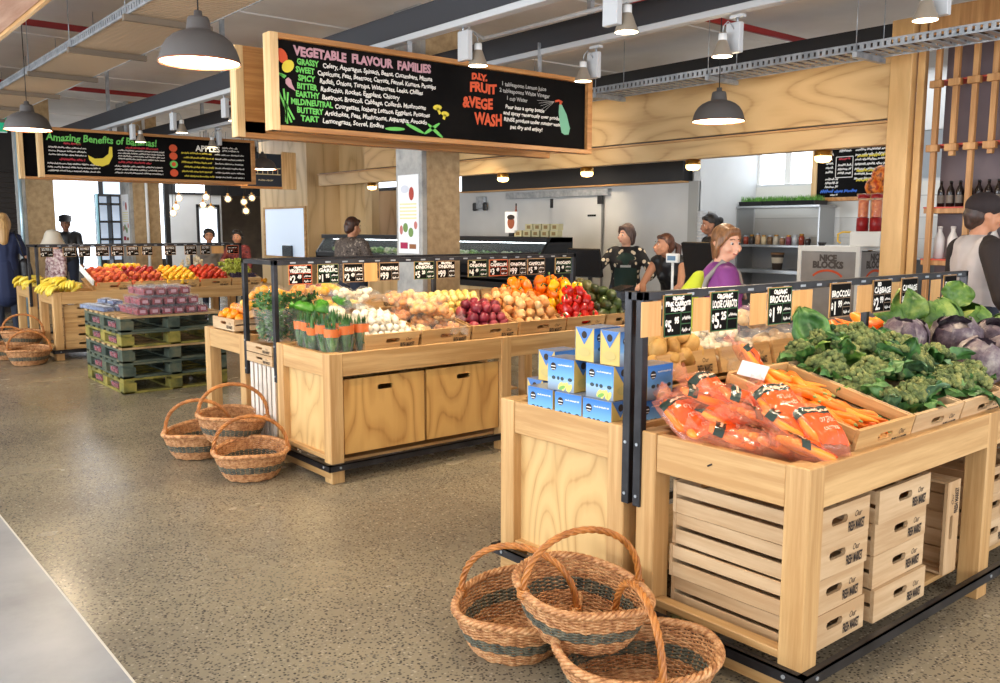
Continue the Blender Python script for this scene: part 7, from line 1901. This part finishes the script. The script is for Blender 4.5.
person('young woman with a long brown ponytail leaning on the checkout counter', (7.02, 5.70, 0), radians(190), 1.58, 'tan', 'pony', [(60, 36, 26), (110, 66, 44)], 'black', 'denim',
       ((0.16, 0.06, -0.24), (0.30, -0.04, -0.36)), ((0.16, -0.06, -0.24), (0.30, 0.04, -0.36)), head=(radians(-35), -0.1), lean=0.48, sleeve='none', extra=None)
person('person with tied black hair working in the kitchen behind the purple top', (8.55, 6.46, 0), radians(150), 1.72, 'shade', 'bun', [(14, 12, 12), (34, 30, 30)], 'black', 'denim', DOWN, DOWNR, head=(0, 0.15), sleeve='short')
def floral(name, cols, sc):
    return mottled(name, cols, sc, 0.8, 2)
M['floral'] = floral('grey_brown_floral_blouse', [(44, 36, 34), (110, 96, 86), (60, 50, 46), (166, 150, 134)], 34)
person('customer with short dark brown hair in a floral grey top at the salad case', (5.55, 9.62, 0), radians(20), 1.68, 'tan', 'short', [(50, 28, 18), (92, 54, 34)], 'floral', 'denim',
       ((0.06, 0.09, -0.27), (0.28, 0.04, -0.32)), ((0.06, -0.09, -0.27), (0.28, -0.04, -0.32)), head=(radians(-15), 0.15), sleeve='mid', build=1.15)
M['navytop'] = plain('navy_dress', (28, 38, 70), 0.8)
def ex_bag(t, s, V, up, Hd, J, part, torso):
    qq = MB(); qq.use(M['black']); chain(qq, [V(0.0, -0.24, 1.02), V(0.02, -0.25, 0.86)], [0.075 * s, 0.09 * s]); part(qq, 'shoulder_bag', plain('black_leather', (26, 24, 26), 0.4))
    mb('black').tube([V(-0.03, -0.25, 1.05), up(-0.10, -0.2, 1.28), up(-0.05, -0.14, 1.46), up(0.08, -0.18, 1.32), V(0.06, -0.25, 1.05)], 0.010 * s, 6).build('bag_strap', t)
    qq = MB(); qq.use(M['navytop']); chain(qq, [V(0, 0, 1.0), V(0, 0, 0.62)], [0.14 * s, 0.19 * s]); part(qq, 'skirt', 'navytop')
person('woman with long blonde hair in navy clothes with a black shoulder bag', (2.50, 13.85, 0), radians(75), 1.74, 'fair', 'long', [(170, 128, 76), (222, 186, 128)], 'navytop', 'denim',
       ((0.02, 0.08, -0.28), (0.16, 0.06, -0.46)), ((0.02, -0.10, -0.27), (0.20, -0.10, -0.38)), head=(0.1, 0.1), sleeve='short', extra=ex_bag)
def ex_hat(t, s, V, up, Hd, J, part, torso):
    qq = mb(plain('cream_sun_hat', (214, 204, 184), 0.8)); c = Hd(0, 0, 0.05); qq.lathe([(0.165, -0.09), (0.155, -0.08), (0.12, 0.0), (0.10, 0.06), (0.075, 0.10), (0.001, 0.115)], 22, c); qq.build('sun_hat', t)
M['pinkfloral'] = floral('pink_floral_blouse', [(120, 80, 84), (190, 160, 156), (220, 206, 196)], 26)
person('small person in a cream sun hat and pink patterned top behind the bananas', (3.14, 13.75, 0), radians(200), 1.47, 'fair', 'short', [(120, 100, 80), (150, 130, 100)], 'pinkfloral', 'denim', DOWN, DOWNR, head=(0, 0.2), sleeve='mid', extra=ex_hat)
def ex_dhat(t, s, V, up, Hd, J, part, torso):
    qq = mb('black'); c = Hd(0, 0, 0.06); qq.lathe([(0.17, -0.02), (0.11, 0.0), (0.105, 0.09), (0.001, 0.12)], 20, c); qq.build('dark_hat', t)
person('man in a dark hat and dark clothes against the bright cafe window', (4.28, 17.9, 0), radians(250), 1.74, 'shade', 'short', [(20, 18, 18), (40, 36, 34)], 'black', 'denim', DOWN, DOWNR, sleeve='long', female=False, extra=ex_dhat)
M['greytop'] = plain('grey_top', (120, 112, 102), 0.8); M['maroon'] = mottled('maroon_check_shirt', [(96, 28, 30), (140, 60, 56), (60, 30, 40)], 20, 0.8)
person('dark haired customer in a grey top beyond the grape end of the far stand', (5.70, 14.6, 0), radians(250), 1.52, 'tan', 'curly', [(16, 14, 14), (34, 28, 26)], 'greytop', 'denim', DOWN, DOWNR, sleeve='mid')
person('dark haired customer in a maroon shirt standing at the end of the far rail', (5.90, 13.9, 0), radians(235), 1.50, 'tan', 'curly', [(16, 14, 14), (34, 28, 26)], 'maroon', 'denim', DOWN, ((0.1, -0.1, -0.22), (0.3, -0.05, -0.2)), sleeve='mid')
# pale flowers by the far rail
t = thing('flower_bunch', 'pale cream flower bunch beyond the red apples by the far rail', 'flowers', (4.72, 12.75, 0.72)); rr = random.Random(3); q = mb('mush')
for _ in range(40): q.ball((rr.uniform(-.14, .14), rr.uniform(-.12, .12), 0.32 + rr.uniform(-.08, .10)), rr.uniform(0.018, 0.032), 8, 6)
q.build('blooms', t)['kind'] = 'stuff'; mb('leafdark').lathe([(0.03, 0.08), (0.05, 0.15), (0.12, 0.26), (0.001, 0.28)], 12).build('leafy_stems', t)
